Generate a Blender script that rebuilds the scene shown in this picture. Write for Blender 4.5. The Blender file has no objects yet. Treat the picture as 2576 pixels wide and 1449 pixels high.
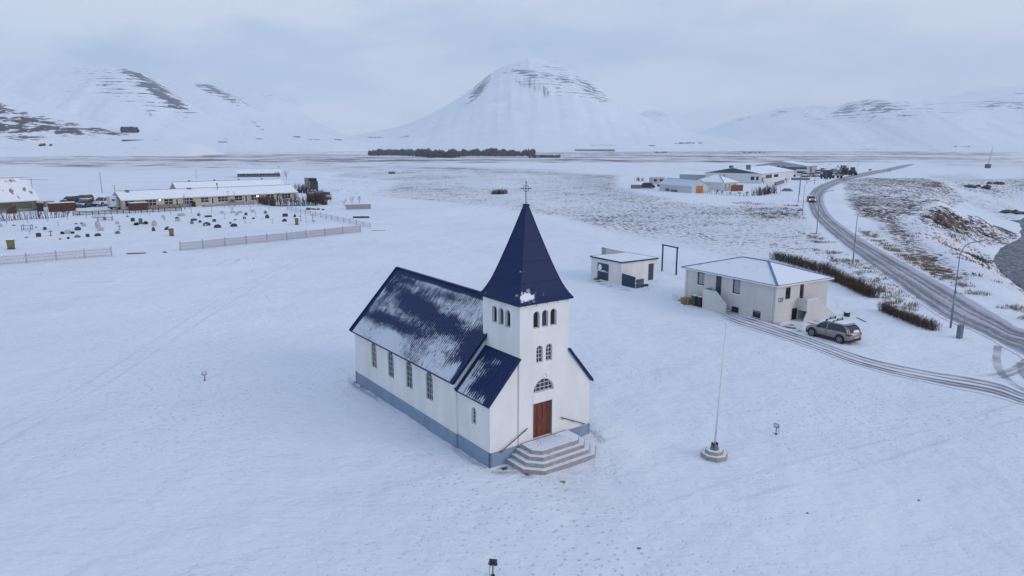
import bpy, bmesh, math, random
import numpy as np
from mathutils import Vector, Matrix
from mathutils.geometry import tessellate_polygon
random.seed(7)
R = math.radians
C = bpy.context.scene.collection
sc = bpy.context.scene

# ------------------------------------------------------------ survey camera
FPX, PITCH, H = 1741., R(11.4), 18.
CP, SP = math.cos(PITCH), math.sin(PITCH)
def ray(x, y):
    u = (x-1288)/FPX; v = -(y-724)/FPX
    return (u, CP+v*SP, -SP+v*CP)
def G(x, y, z=0.):
    d = ray(x, y); t = (z-H)/d[2]
    return (d[0]*t, d[1]*t, z)
# surveyed crops -> picture units
def c3(x, y): return ((3000+x/2.337)/1.49068, (560+y/2.337)/1.49068)
def c5(x, y): return ((2900+x/2.196)/1.49068, (900+y/2.196)/1.49068)
def c6(x, y): return (x/5.143, 402.5+y/5.143)
def c7(x, y): return (402.5+x/4.683, 389.1+y/4.683)
def cF(x, y): return ((2380+x/2.8622)/1.49068, (580+y/2.8622)/1.49068)

# ------------------------------------------------------------ numpy noise + terrain
rs = np.random.RandomState(3)
TAB = rs.rand(256, 256)
def vnoise(x, y):
    x = np.asarray(x, float); y = np.asarray(y, float)
    xi = np.floor(x).astype(int); yi = np.floor(y).astype(int)
    fx = x-xi; fy = y-yi
    fx = fx*fx*(3-2*fx); fy = fy*fy*(3-2*fy)
    a = TAB[xi & 255, yi & 255]; b = TAB[(xi+1) & 255, yi & 255]
    c = TAB[xi & 255, (yi+1) & 255]; d = TAB[(xi+1) & 255, (yi+1) & 255]
    return (a*(1-fx)+b*fx)*(1-fy)+(c*(1-fx)+d*fx)*fy
def fbm(x, y, o=4):
    s = 0; a = .5; t = 0
    for i in range(o):
        s = s+a*vnoise(x*2**i+17*i, y*2**i+31*i); t += a; a *= .5
    return s/t
def sstep(x, a, b):
    t = np.clip((x-a)/(b-a), 0, 1); return t*t*(3-2*t)
SEAZ = -12.
_sh = [G(*p, SEAZ)[:2] for p in [(3800,1400),(2950,960),(2700,800),(2600,735),(2545,690),(2520,660),(2535,630),(2585,602),(2600,575),(2600,558),(2620,548),(2660,542),(2800,534)]]
SHORE = _sh + [(900., 330.), (1600., 420.), (1600., -300.), (60., -300.)]
def pip(x, y, poly):
    x = np.asarray(x, float); y = np.asarray(y, float)
    ins = np.zeros(x.shape, bool); n = len(poly)
    for i in range(n):
        x0, y0 = poly[i]; x1, y1 = poly[(i+1) % n]
        if y0 == y1: continue
        c = ((y0 > y) != (y1 > y)) & (x < (x1-x0)*(y-y0)/(y1-y0)+x0)
        ins ^= c
    return ins
def pdist(x, y, poly, closed=True):
    x = np.asarray(x, float); y = np.asarray(y, float)
    d = np.full(x.shape, 1e9); n = len(poly)
    for i in range(n if closed else n-1):
        x0, y0 = poly[i]; x1, y1 = poly[(i+1) % n]
        dx, dy = x1-x0, y1-y0; L = dx*dx+dy*dy+1e-9
        t = np.clip(((x-x0)*dx+(y-y0)*dy)/L, 0, 1)
        d = np.minimum(d, np.hypot(x-x0-t*dx, y-y0-t*dy))
    return d
def T(x, y):
    x = np.asarray(x, float); y = np.asarray(y, float)
    r = np.hypot(x, y)
    ins = pip(x, y, SHORE); d = pdist(x, y, SHORE)
    jit = (fbm(x*.06, y*.06, 3)-.5)*14
    w = 24+50*sstep(y, 235, 300)
    z = np.where(ins, SEAZ-1.5*sstep(d, 0, 15), SEAZ*(1-sstep(d+jit*sstep(d, 0, 12), 0, w)))
    z = z+sstep(r, 260, 900)*(fbm(x*.004, y*.004)-.5)*2.2*(1-ins)
    z = z+sstep(r, 800, 3000)*(fbm(x*.0012+5, y*.0012)-.5)*14
    # rough tussock ground beside the road and on the bluff
    z = z+(1-ins)*sstep(d, 4, 14)*(1-sstep(d, 30, 60))*(fbm(x*.2, y*.2, 3)-.5)*2.0*sstep(x, 88, 104)*(r < 500)
    # wind-blown drift against the church's far front corner
    z = z+.36*np.exp(-((x-6.2)**2+(y-41.2)**2)/6.)
    z = z+.10*(fbm(x*.55+3, y*.55, 3)-.5)*np.exp(-((x+1)**2+(y-46)**2)/500.)*2
    return z
def P(x, y):
    z = 0.
    for i in range(8):
        g = G(x, y, z); z = .4*z+.6*float(T(np.array([g[0]]), np.array([g[1]]))[0])
    g = G(x, y, z)
    return Vector((g[0], g[1], z))

# ------------------------------------------------------------ materials
MATS = {}
def nd(nt, t, **k):
    n = nt.nodes.new(t)
    for a, b in k.items():
        if a in n.inputs: n.inputs[a].default_value = b
        else: setattr(n, a, b)
    return n
def new_mat(name):
    m = bpy.data.materials.new(name); m.use_nodes = True
    nt = m.node_tree; return m, nt, nt.nodes['Principled BSDF']
def M(name, col, rough=.6, metal=0., var=.18, scale=3., bump=.0, bscale=20., emit=None, es=0., spec=.5, streak=False):
    if name in MATS: return MATS[name]
    m, nt, b = new_mat(name)
    tc = nd(nt, 'ShaderNodeTexCoord')
    src = tc.outputs['Object']
    if streak:
        mp = nd(nt, 'ShaderNodeMapping'); mp.inputs['Scale'].default_value = (1, 1, .25)
        nt.links.new(src, mp.inputs[0]); src = mp.outputs[0]
    no = nd(nt, 'ShaderNodeTexNoise', Scale=scale, Detail=6., Roughness=.6)
    nt.links.new(src, no.inputs['Vector'])
    mx = nd(nt, 'ShaderNodeMix', data_type='RGBA')
    mr = nd(nt, 'ShaderNodeMapRange'); mr.inputs[1].default_value = .3; mr.inputs[2].default_value = .7
    nt.links.new(no.outputs[0], mr.inputs[0]); nt.links.new(mr.outputs[0], mx.inputs[0])
    mx.inputs[6].default_value = (*[c*(1-var) for c in col], 1)
    mx.inputs[7].default_value = (*[min(1, c*(1+var*.5)) for c in col], 1)
    nt.links.new(mx.outputs[2], b.inputs['Base Color'])
    b.inputs['Roughness'].default_value = rough; b.inputs['Metallic'].default_value = metal
    b.inputs['Specular IOR Level'].default_value = spec
    if bump:
        n2 = nd(nt, 'ShaderNodeTexNoise', Scale=bscale, Detail=5.)
        nt.links.new(tc.outputs['Object'], n2.inputs['Vector'])
        bp = nd(nt, 'ShaderNodeBump', Strength=1., Distance=bump)
        nt.links.new(n2.outputs[0], bp.inputs['Height']); nt.links.new(bp.outputs[0], b.inputs['Normal'])
    if emit:
        b.inputs['Emission Color'].default_value = (*emit, 1); b.inputs['Emission Strength'].default_value = es
    MATS[name] = m; return m

SNOWC = (.80, .815, .85)
snow = M('snow', SNOWC, .75, var=.05, scale=1.2, bump=.03, bscale=6., spec=.2)
white = M('white_plaster', (.75, .74, .73), .85, var=.11, scale=.9, bump=.004, bscale=40, streak=True, spec=.2)
housew = M('house_plaster', (.59, .575, .56), .85, var=.09, scale=.8, bump=.004, bscale=40, streak=True, spec=.2)
plinthm = M('plinth_paint', (.22, .29, .40), .8, var=.15, scale=1.2, streak=True)
bluem = M('blue_metal', (.004, .020, .088), .5, spec=.25, var=.2, scale=1.) #, .0, var=.2, scale=1.)
glass = M('window_glass', (.022, .026, .035), .06, 0, var=.3, scale=1.5, spec=.6)
amber = M('amber_reflection_glass', (.16, .11, .03), .15, 0, var=.6, scale=4., spec=.5)  # stained-glass amber; an orange reflection is painted into this pane colour
framem = M('painted_frame', (.50, .53, .58), .5, var=.08)
wdoor = M('varnished_wood', (.15, .036, .014), .42, var=.4, scale=5., streak=True, bump=.004)
conc = M('concrete', (.34, .31, .30), .9, var=.25, scale=4., bump=.01)
black = M('black_metal', (.014, .016, .024), .5, var=.2)
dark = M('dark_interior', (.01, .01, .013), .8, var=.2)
steel = M('galvanised_steel', (.20, .24, .29), .45, .6, var=.15)
brownm = M('brown_pipe', (.10, .055, .045), .5, .3)
wood = M('brown_boards', (.075, .026, .017), .8, var=.35, scale=3., streak=True)
palew = M('pale_wood', (.42, .27, .14), .8, var=.3, scale=8.)
tealp = M('teal_paint', (.014, .042, .085), .55, var=.2)
polew = M('flagpole_paint', (.66, .67, .68), .4, var=.05)
stoned = M('dark_granite', (.028, .032, .045), .5, var=.3, scale=6)
stonel = M('pale_stone', (.42, .40, .42), .85, var=.2, scale=6, bump=.02)
stoneg = M('grey_stone', (.15, .16, .18), .8, var=.3, scale=6, bump=.02)
twig = M('bare_twigs', (.060, .036, .030), .9, var=.5, scale=1.)
twigd = M('dark_twigs', (.030, .023, .022), .9, var=.5, scale=.5)
twigr = M('red_twigs', (.10, .052, .034), .9, var=.6, scale=1.)
drygrass = M('dry_grass', (.26, .17, .085), .9, var=.5, scale=.3)
tyre = M('tyre_rubber', (.009, .009, .010), .85)
rim = M('alloy_rim', (.42, .42, .42), .35, .8)
plastic = M('black_plastic', (.014, .015, .018), .6)
redl = M('tail_light', (.16, .006, .008), .2, spec=.7)
whitel = M('headlight_glass', (.62, .64, .67), .15, spec=.7)

# ------------------------------------------------------------ mesh builder
class MB:
    def __init__(s): s.v = []; s.f = []; s.m = Matrix.Identity(4)
    def add(s, vs, fs):
        o = len(s.v); s.v += [tuple(s.m @ Vector(v)) for v in vs]
        s.f += [tuple(i+o for i in f) for f in fs]; return s
    def box(s, x0, x1, y0, y1, z0, z1):
        return s.add([(x, y, z) for z in (z0, z1) for y in (y0, y1) for x in (x0, x1)],
            [(0,2,3,1),(4,5,7,6),(0,1,5,4),(2,6,7,3),(0,4,6,2),(1,3,7,5)])
    def bar(s, a, b, w, h=None, up=(0, 0, 1)):
        a = Vector(a); b = Vector(b); h = h or w; d = (b-a).normalized()
        sd = d.cross(Vector(up))
        if sd.length < 1e-4: sd = Vector((1, 0, 0))
        sd.normalize(); u = sd.cross(d).normalized()
        vs = [p+sd*i*w/2+u*j*h/2 for p in (a, b) for j in (-1, 1) for i in (-1, 1)]
        return s.add(vs, [(0,2,3,1),(4,5,7,6),(0,1,5,4),(2,6,7,3),(0,4,6,2),(1,3,7,5)])
    def cyl(s, a, b, r0, r1=None, n=10, caps=True):
        a = Vector(a); b = Vector(b); r1 = r0 if r1 is None else r1
        d = (b-a).normalized(); q = d.orthogonal().normalized(); w = d.cross(q)
        vs = []
        for p, r in ((a, r0), (b, r1)):
            for i in range(n):
                t = 2*math.pi*i/n; vs.append(p+q*math.cos(t)*r+w*math.sin(t)*r)
        fs = [(i, (i+1) % n, n+(i+1) % n, n+i) for i in range(n)]
        if caps: fs += [tuple(range(n))[::-1], tuple(range(n, 2*n))]
        return s.add(vs, fs)
    def tube(s, pts, rad, n=8):
        rad = rad if isinstance(rad, (list, tuple)) else [rad]*len(pts)
        for i in range(len(pts)-1): s.cyl(pts[i], pts[i+1], rad[i], rad[i+1], n)
        return s
    def prism(s, poly, z0, z1, top=None):
        n = len(poly); tp = top or poly
        vs = [(x, y, z0) for x, y in poly]+[(x, y, z1) for x, y in tp]
        return s.add(vs, [tuple(range(n))[::-1], tuple(range(n, 2*n))]+[(i, (i+1) % n, n+(i+1) % n, n+i) for i in range(n)])
    def extr(s, poly, o, ux, uz, nrm, d0, d1):
        """polygon (u,w) in plane (o,ux,uz), extruded along nrm from d0 to d1"""
        o, ux, uz, nrm = map(Vector, (o, ux, uz, nrm)); n = len(poly)
        vs = [o+ux*a+uz*b+nrm*d for d in (d0, d1) for a, b in poly]
        return s.add(vs, [tuple(range(n)), tuple(range(n, 2*n))[::-1]]+[(i, n+i, n+(i+1) % n, (i+1) % n) for i in range(n)])
    def loft(s, secs, cap=True):
        n = len(secs[0]); vs = [p for q in secs for p in q]; fs = []
        for k in range(len(secs)-1):
            for i in range(n):
                j = (i+1) % n; fs.append((k*n+i, k*n+j, (k+1)*n+j, (k+1)*n+i))
        if cap: fs += [tuple(range(n))[::-1], tuple(range((len(secs)-1)*n, len(secs)*n))]
        return s.add(vs, fs)
    def face(s, *vs): return s.add(vs, [tuple(range(len(vs)))])
    def blob(s, c, r, n=8, m=6, jit=.15, rnd=random):
        vs = []; fs = []
        for j in range(m+1):
            ph = math.pi*j/m
            for i in range(n):
                t = 2*math.pi*i/n; k = 1+rnd.uniform(-jit, jit)
                vs.append((c[0]+r[0]*k*math.sin(ph)*math.cos(t), c[1]+r[1]*k*math.sin(ph)*math.sin(t), c[2]+r[2]*k*math.cos(ph)))
        for j in range(m):
            for i in range(n): fs.append((j*n+i, j*n+(i+1) % n, (j+1)*n+(i+1) % n, (j+1)*n+i))
        return s.add(vs, fs)
    def build(s, name, mat, parent=None, smooth=False, bevel=0., uv=None):
        me = bpy.data.meshes.new(name); me.from_pydata(s.v, [], s.f)
        bm = bmesh.new(); bm.from_mesh(me); bmesh.ops.recalc_face_normals(bm, faces=bm.faces)
        bm.to_mesh(me); bm.free()
        me.materials.append(mat)
        if smooth: me.polygons.foreach_set('use_smooth', [True]*len(me.polygons))
        o = bpy.data.objects.new(name, me); C.objects.link(o)
        if parent: o.parent = parent
        if bevel:
            bv = o.modifiers.new('b', 'BEVEL'); bv.width = bevel; bv.segments = 2; bv.limit_method = 'ANGLE'; bv.angle_limit = R(40)
        return o
def tag(o, label=None, cat=None, group=None, kind=None):
    for k, v in (('label', label), ('category', cat), ('group', group), ('kind', kind)):
        if v: o[k] = v
    return o
def thing(name, label, cat, loc=(0, 0, 0), rz=0., group=None, scale=1.):
    o = bpy.data.objects.new(name, None); C.objects.link(o)
    o.location = loc; o.rotation_euler = (0, 0, rz); o.scale = (scale,)*3; o.empty_display_size = .3
    return tag(o, label, cat, group)
KIDS = {}
def copy_tree(o, parent=None):
    c = o.copy(); C.objects.link(c)
    if parent: c.parent = parent
    for ch in [x for x in bpy.data.objects if x.parent == o and x != c]: copy_tree(ch, c)
    return c
def copy_thing(o, label, loc, rz=None, scale=None, group=None, cat=None):
    c = copy_tree(o); c.location = loc; c['label'] = label
    if rz is not None: c.rotation_euler = (0, 0, rz)
    if scale: c.scale = (scale,)*3
    if group: c['group'] = group
    if cat: c['category'] = cat
    return c

# wall face with real openings: outer & holes are (u,w) lists in plane (o,ux,uz); nrm points outwards
def wall(mb, o, ux, nrm, outer, holes=(), depth=.2):
    o = Vector(o); ux = Vector(ux); nrm = Vector(nrm); uz = Vector((0, 0, 1))
    loops = [outer]+list(holes)
    pts = [o+ux*a+uz*b for lp in loops for a, b in lp]
    tris = tessellate_polygon([[Vector((a, b, 0)) for a, b in lp] for lp in loops])
    mb.add(pts, tris)
    for lp in holes:
        n = len(lp)
        vs = [o+ux*a+uz*b for a, b in lp]+[o+ux*a+uz*b-nrm*depth for a, b in lp]
        mb.add(vs, [(i, (i+1) % n, n+(i+1) % n, n+i) for i in range(n)])
def rect(u0, u1, w0, w1): return [(u0, w0), (u1, w0), (u1, w1), (u0, w1)]
def arch(u0, u1, w0, w1, n=10, flat=None):
    """round-headed opening; flat = height of the arch part"""
    r = (u1-u0)/2; h = flat or r; cx = (u0+u1)/2
    return [(u0, w0), (u1, w0)]+[(cx+r*math.cos(math.pi*i/n), w1-h+h*math.sin(math.pi*i/n)) for i in range(n+1)]
def inset(poly, d):
    n = len(poly); out = []
    for i in range(n):
        p0, p1, p2 = poly[i-1], poly[i], poly[(i+1) % n]
        def nr(a, b):
            dx, dy = b[0]-a[0], b[1]-a[1]; L = math.hypot(dx, dy) or 1e-9
            return (-dy/L, dx/L)
        a = nr(p0, p1) if math.dist(p0, p1) > 1e-6 else nr(p1, p2); b = nr(p1, p2) if math.dist(p1, p2) > 1e-6 else a
        mx, my = a[0]+b[0], a[1]+b[1]; L = math.hypot(mx, my) or 1
        k = d/max(.4, (a[0]*mx+a[1]*my)/L); out.append((p1[0]+mx/L*k, p1[1]+my/L*k))
    return out
def window(parent, o, ux, nrm, poly, depth, cols=2, rows=3, fw=.05, gm=None, fm=None, label=None, name='window', bars=True, barw=None):
    """frame (with glazing bars) as the part, pane as its child"""
    o = Vector(o); ux = Vector(ux); nrm = Vector(nrm); uz = Vector((0, 0, 1))
    mb = MB(); inn = inset(poly, fw); n = len(poly)
    q = lambda p, d: o+ux*p[0]+uz*p[1]-nrm*d
    d0, d1 = depth-.06, depth-.005
    vs = [q(p, d0) for p in poly]+[q(p, d0) for p in inn]+[q(p, d1) for p in inn]
    mb.add(vs, [(i, (i+1) % n, n+(i+1) % n, n+i) for i in range(n)]+[(n+i, n+(i+1) % n, 2*n+(i+1) % n, 2*n+i) for i in range(n)])
    us = [p[0] for p in inn]; ws = [p[1] for p in inn]; u0, u1, w0, w1 = min(us), max(us), min(ws), max(ws)
    bw = barw or fw*.8
    def span_w(u):
        r = []
        for i in range(n):
            a, b = inn[i], inn[(i+1) % n]
            if (a[0]-u)*(b[0]-u) <= 0 and abs(a[0]-b[0]) > 1e-9: r.append(a[1]+(b[1]-a[1])*(u-a[0])/(b[0]-a[0]))
        return (min(r), max(r)) if r else (w0, w1)
    def span_u(w):
        r = []
        for i in range(n):
            a, b = inn[i], inn[(i+1) % n]
            if (a[1]-w)*(b[1]-w) <= 0 and abs(a[1]-b[1]) > 1e-9: r.append(a[0]+(b[0]-a[0])*(w-a[1])/(b[1]-a[1]))
        return (min(r), max(r)) if r else (u0, u1)
    if bars:
        for c in range(1, cols):
            u = u0+(u1-u0)*c/cols; a, b = span_w(u)
            mb.extr(rect(u-bw/2, u+bw/2, a, b), o-nrm*(depth-.05), ux, uz, nrm, -.035, 0)
        for r_ in range(1, rows):
            w = w0+(w1-w0)*r_/rows; a, b = span_u(w)
            mb.extr(rect(a, b, w-bw/2, w+bw/2), o-nrm*(depth-.046), ux, uz, nrm, -.035, 0)
    f = mb.build(name, fm or framem, parent)
    if label: f['label'] = label
    pm = MB(); pts = [q(p, depth-.01) for p in poly]
    pm.add(pts, tessellate_polygon([[Vector((a, b, 0)) for a, b in poly]]))
    pm.build('pane', gm or glass, f)
    return f
# ============================================================ GROUND
def wpoly(pts, z=0.): return [tuple(P(x, y)[:2]) if y > 428 else G(x, y, z)[:2] for x, y in pts]
def soft(x, y, poly, w):
    ins = pip(x, y, poly); d = pdist(x, y, poly)
    return np.where(ins, sstep(d, -w, w), 1-sstep(d, -w, w))
VEG = [  # polygon in picture units on the plain, strength, edge softness (m)
 ([(800,497),(930,492),(1240,521),(1400,545),(1490,572),(1620,603),(1800,648),(1900,655),(1930,645),(2080,700),(2145,668),(2085,620),(2030,560),(2010,525),(1830,515),(1650,492),(1560,470),(1560,440),(1300,425),(1000,415),(830,440)], .50, 6),
 ([(1500,470),(1640,500),(1900,503),(2015,515),(2035,560),(1990,560),(1850,545),(1700,560),(1560,540)], .25, 5),
 ([(1840,505),(2015,515),(2028,552),(1900,548)], .42, 5),
 ([(1930,600),(2060,590),(2090,640),(2140,680),(2080,705),(1990,650)], .22, 2),
 ([(-300,385),(2500,392),(2560,402),(2300,403),(1600,409),(1100,412),(0,415),(-300,420)], .52, 80),
 ([(0,415),(1000,408),(1500,430),(1000,440),(780,430),(300,428)], .40, 15),
 ([(-200,377.5),(900,376.5),(2576,382),(2576,390),(1500,386),(900,383),(0,386)], .52, 120),
 ([(1500,402),(1900,403),(2250,404),(2260,410),(1900,409),(1560,409)], .65, 8),
 ([(2118,452),(2180,446),(2330,448),(2380,460),(2440,480),(2400,520),(2330,530),(2290,545),(2220,560),(2160,545),(2125,500)], .62, 3),
 ([(2220,560),(2330,530),(2400,570),(2470,620),(2540,665),(2600,690),(2640,760),(2560,740),(2420,700),(2300,620),(2215,590)], .36, 3),
 ([(2330,530),(2370,520),(2470,560),(2548,580),(2556,600),(2540,612),(2480,620),(2420,590),(2360,560)], .85, 3),
 ([(2300,440),(2440,434),(2500,450),(2560,440),(2700,430),(2750,470),(2560,480),(2400,470)], .50, 10),
 ([(2400,470),(2560,480),(2600,540),(2540,560),(2470,530),(2400,500)], .42, 8),
 ([(2262,792),(2330,790),(2330,830),(2290,820)], .2, 1),
 ([(1340,1190),(1500,1110),(1560,1180),(1600,1300),(1450,1330),(1350,1230)], .26, 1.5),
 ([(1236,1180),(1270,1166),(1285,1172),(1345,1190),(1330,1200),(1290,1190),(1240,1192)], .62, .35),
 ([(888,950),(903,962),(960,1000),(955,1006),(900,975),(880,958)], .5, .35),
 ([(1480,1082),(1500,1090),(1520,1112),(1500,1112),(1486,1100)], .5, .35),
 ([(1150,1120),(1232,1172),(1228,1182),(1140,1130)], .35, .3),
 ([(1820,772),(1850,778),(1900,792),(1960,812),(2010,812),(2020,835),(1960,835),(1880,815),(1830,795)], .62, .8),
 ([(2010,800),(2060,800),(2075,815),(2030,830)], .42, .8),
 ([(1700,742),(1724,748),(1730,760),(1705,758)], .7, .6),
 ([(1495,695),(1520,706),(1560,722),(1600,728),(1640,715),(1650,705),(1625,730),(1560,735),(1490,708)], .45, .7),
 ([(2075,770),(2095,760),(2160,790),(2140,800)], .3, 1.5),
 ([(1500,390),(2600,393),(2700,430),(2300,418),(2260,404),(1700,402)], .42, 60),
]
FIELDS = [ # swept, perfectly white fields
 ([(1560,425),(1700,412),(2230,409),(2255,416),(2180,440),(2050,470),(1700,440),(1600,436)], 1, 6),
 ([(0,432),(560,430),(1000,455),(930,490),(800,500),(0,560)], 1, 8),
 ([(1650,502),(1990,500),(2040,430),(2100,440),(2050,480),(2020,520),(1960,506),(1800,516)], .8, 3),
]
def mk_ground():
    # polar sheet: fine near the church, reaching the horizon all round
    fine = np.arange(50, 130.01, .3); rest = np.arange(131, 410, 2.)
    az = np.radians(np.concatenate([fine, rest]))
    rr = [4.]
    while rr[-1] < 16000:
        r = rr[-1]; rr.append(r*(1.05 if r < 24 else 1.012 if r < 62 else 1.016 if r < 420 else 1.03))
    rr = np.array(rr); A, RR = np.meshgrid(az, rr)
    X = RR*np.cos(A); Y = RR*np.sin(A); Z = T(X, Y)
    na = len(az); nr = len(rr)
    V = np.stack([X, Y, Z], -1).reshape(-1, 3)
    idx = np.arange(na*nr).reshape(nr, na)
    a = idx[:-1, :]; b = np.roll(idx, -1, 1)[:-1, :]; c = np.roll(idx, -1, 1)[1:, :]; d = idx[1:, :]
    F = np.stack([a, b, c, d], -1).reshape(-1, 4)
    vs = V.tolist(); fs = F.tolist()
    o = len(vs); vs.append((0, 0, float(T(np.array([0.]), np.array([0.]))[0])))
    fs += [(o, int(idx[0, (i+1) % na]), int(idx[0, i])) for i in range(na)]
    me = bpy.data.meshes.new('ground'); me.from_pydata(vs, [], fs)
    x = np.append(X.ravel(), 0); y = np.append(Y.ravel(), 0)
    veg = np.zeros(x.shape)
    for poly, s, w in VEG: veg = np.maximum(veg, s*soft(x, y, wpoly(poly), w))
    for poly, s, w in FIELDS: veg *= 1-s*soft(x, y, wpoly(poly), w)
    veg *= np.where(np.hypot(x, y) > 120, .45+1.1*fbm(x*.018+2, y*.018, 4), 1.)
    d = pdist(x, y, SHORE); ins = pip(x, y, SHORE)
    # tussocky brow of the bluff
    brow = np.exp(-((d-27)/4.)**2)*(~ins)*(y > 95)*(y < 235)*(x > 40)
    veg = np.maximum(veg, brow*.8)
    r = np.hypot(x, y)
    veg = np.where((r > 2500) & (veg < .25), .25, veg)
    at = me.attributes.new('veg', 'FLOAT', 'POINT'); at.data.foreach_set('value', veg.astype(np.float32))
    me.polygons.foreach_set('use_smooth', [True]*len(me.polygons))
    me.materials.append(ground_mat()); me.update()
    o = bpy.data.objects.new('ground', me); C.objects.link(o); o['kind'] = 'structure'
    return o
def ramp(nt, src, a, b, smooth=True):
    mr = nd(nt, 'ShaderNodeMapRange', interpolation_type='SMOOTHSTEP' if smooth else 'LINEAR')
    nt.links.new(src, mr.inputs[0])
    for i, v in ((1, a), (2, b)):
        if hasattr(v, 'is_linked') or hasattr(v, 'links'): nt.links.new(v, mr.inputs[i])
        else: mr.inputs[i].default_value = v
    return mr.outputs[0]
def mth(nt, op, a, b=None, c=None):
    n = nd(nt, 'ShaderNodeMath', operation=op)
    for i, v in enumerate((a, b, c)):
        if v is None: continue
        if hasattr(v, 'links'): nt.links.new(v, n.inputs[i])
        else: n.inputs[i].default_value = v
    return n.outputs[0]
def noise(nt, vec, scale, detail=4, rough=.55, sc3=None, ntype=None):
    if sc3:
        mp = nd(nt, 'ShaderNodeMapping'); mp.inputs['Scale'].default_value = sc3
        nt.links.new(vec, mp.inputs[0]); vec = mp.outputs[0]
    n = nd(nt, 'ShaderNodeTexNoise', Scale=scale, Detail=float(detail), Roughness=rough)
    nt.links.new(vec, n.inputs['Vector']); return n.outputs[0]
def mixc(nt, f, a, b):
    n = nd(nt, 'ShaderNodeMix', data_type='RGBA')
    if hasattr(f, 'links'): nt.links.new(f, n.inputs[0])
    else: n.inputs[0].default_value = f
    for i, v in ((6, a), (7, b)):
        if hasattr(v, 'links'): nt.links.new(v, n.inputs[i])
        else: n.inputs[i].default_value = (*v, 1)
    return n.outputs[2]
def ground_mat():
    m, nt, b = new_mat('snow_ground'); L = nt.links.new
    tc = nd(nt, 'ShaderNodeTexCoord').outputs['Object']
    at = nd(nt, 'ShaderNodeAttribute', attribute_name='veg').outputs['Fac']
    n1 = noise(nt, tc, .9, 8, .62); n2 = noise(nt, tc, .11, 6, .6); n3 = noise(nt, tc, .012, 4)
    n4 = noise(nt, tc, 3.5, 4, .6)
    s = mth(nt, 'ADD', mth(nt, 'MULTIPLY', n1, .62), mth(nt, 'ADD', mth(nt, 'MULTIPLY', n2, .28), mth(nt, 'MULTIPLY', n3, .10)))
    ln = nd(nt, 'ShaderNodeVectorMath', operation='LENGTH'); L(tc, ln.inputs[0])
    nf = noise(nt, tc, .035, 7, .65, (.45, 1, 1)); nf2 = noise(nt, tc, .0035, 4, .6, (.4, 1, 1))
    sf = mth(nt, 'ADD', mth(nt, 'MULTIPLY', nf, .62), mth(nt, 'MULTIPLY', nf2, .42))
    wf = ramp(nt, ln.outputs['Value'], 320., 900.)
    s = mth(nt, 'ADD', mth(nt, 'MULTIPLY', s, mth(nt, 'SUBTRACT', 1., wf)), mth(nt, 'MULTIPLY', sf, wf))
    thr = mth(nt, 'SUBTRACT', .635, mth(nt, 'MULTIPLY', at, .225))
    thr2 = mth(nt, 'ADD', thr, .045)
    mask = mth(nt, 'MULTIPLY', ramp(nt, s, thr, thr2), ramp(nt, at, .03, .12))
    gc = mixc(nt, ramp(nt, noise(nt, tc, .35, 5), .35, .65), (.070, .046, .040), (.21, .14, .09))
    gc = mixc(nt, ramp(nt, n4, .35, .7), gc, (.085, .060, .055))
    # far moor: fine heather showing evenly through thin snow
    thin = mixc(nt, mth(nt, 'MULTIPLY', ramp(nt, at, .1, .6), mth(nt, 'MULTIPLY', ramp(nt, n1, .40, .60), .42)), SNOWC, (.40, .30, .29))
    # faint grains and dimples where grass tips come through in the field
    tips = mth(nt, 'MULTIPLY', ramp(nt, noise(nt, tc, 4.5, 3, .6), .60, .70), mth(nt, 'ADD', .25, ramp(nt, noise(nt, tc, .06, 3), .42, .62)))
    thin = mixc(nt, mth(nt, 'MULTIPLY', tips, .27), thin, (.35, .32, .33))
    var = noise(nt, tc, .035, 5, .6)
    thin2 = nd(nt, 'ShaderNodeMix', data_type='RGBA', blend_type='MULTIPLY'); thin2.inputs[0].default_value = 1
    L(thin, thin2.inputs[6]); L(mixc(nt, ramp(nt, var, .3, .7), (.90, .915, .95), (1, .985, .98)), thin2.inputs[7])
    L(mixc(nt, mask, thin2.outputs[2], gc), b.inputs['Base Color'])
    b.inputs['Roughness'].default_value = .8; b.inputs['Specular IOR Level'].default_value = .15
    # relief: wind ripples, trampled dimples, tussocks
    # cloven dimples: warped voronoi
    vo = nd(nt, 'ShaderNodeTexVoronoi', Scale=2.6, Randomness=1.)
    wv = nd(nt, 'ShaderNodeVectorMath', operation='ADD')
    nc = nd(nt, 'ShaderNodeTexNoise', Scale=1.2, Detail=3.); L(tc, nc.inputs['Vector'])
    nsc = nd(nt, 'ShaderNodeVectorMath', operation='SCALE'); nsc.inputs['Scale'].default_value = .25; L(nc.outputs['Color'], nsc.inputs[0]); L(nsc.outputs[0], wv.inputs[0]); L(tc, wv.inputs[1]); L(wv.outputs[0], vo.inputs['Vector'])
    dim = mth(nt, 'MULTIPLY', ramp(nt, vo.outputs['Distance'], .05, .30), .062)
    dimm = mth(nt, 'MULTIPLY', dim, mth(nt, 'ADD', .30, ramp(nt, noise(nt, tc, .05, 3), .38, .62)))
    rip = mth(nt, 'MULTIPLY', noise(nt, tc, .8, 6, .65, (1, 2.2, 1)), .17)
    big = mth(nt, 'MULTIPLY', noise(nt, tc, .12, 4), 1.1)
    h = mth(nt, 'ADD', mth(nt, 'ADD', dimm, rip), big)
    h = mth(nt, 'ADD', h, mth(nt, 'MULTIPLY', s, mth(nt, 'MULTIPLY', at, 1.3)))
    bp = nd(nt, 'ShaderNodeBump', Strength=1., Distance=1.); L(h, bp.inputs['Height']); L(bp.outputs[0], b.inputs['Normal'])
    return m
ground = mk_ground()

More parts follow.
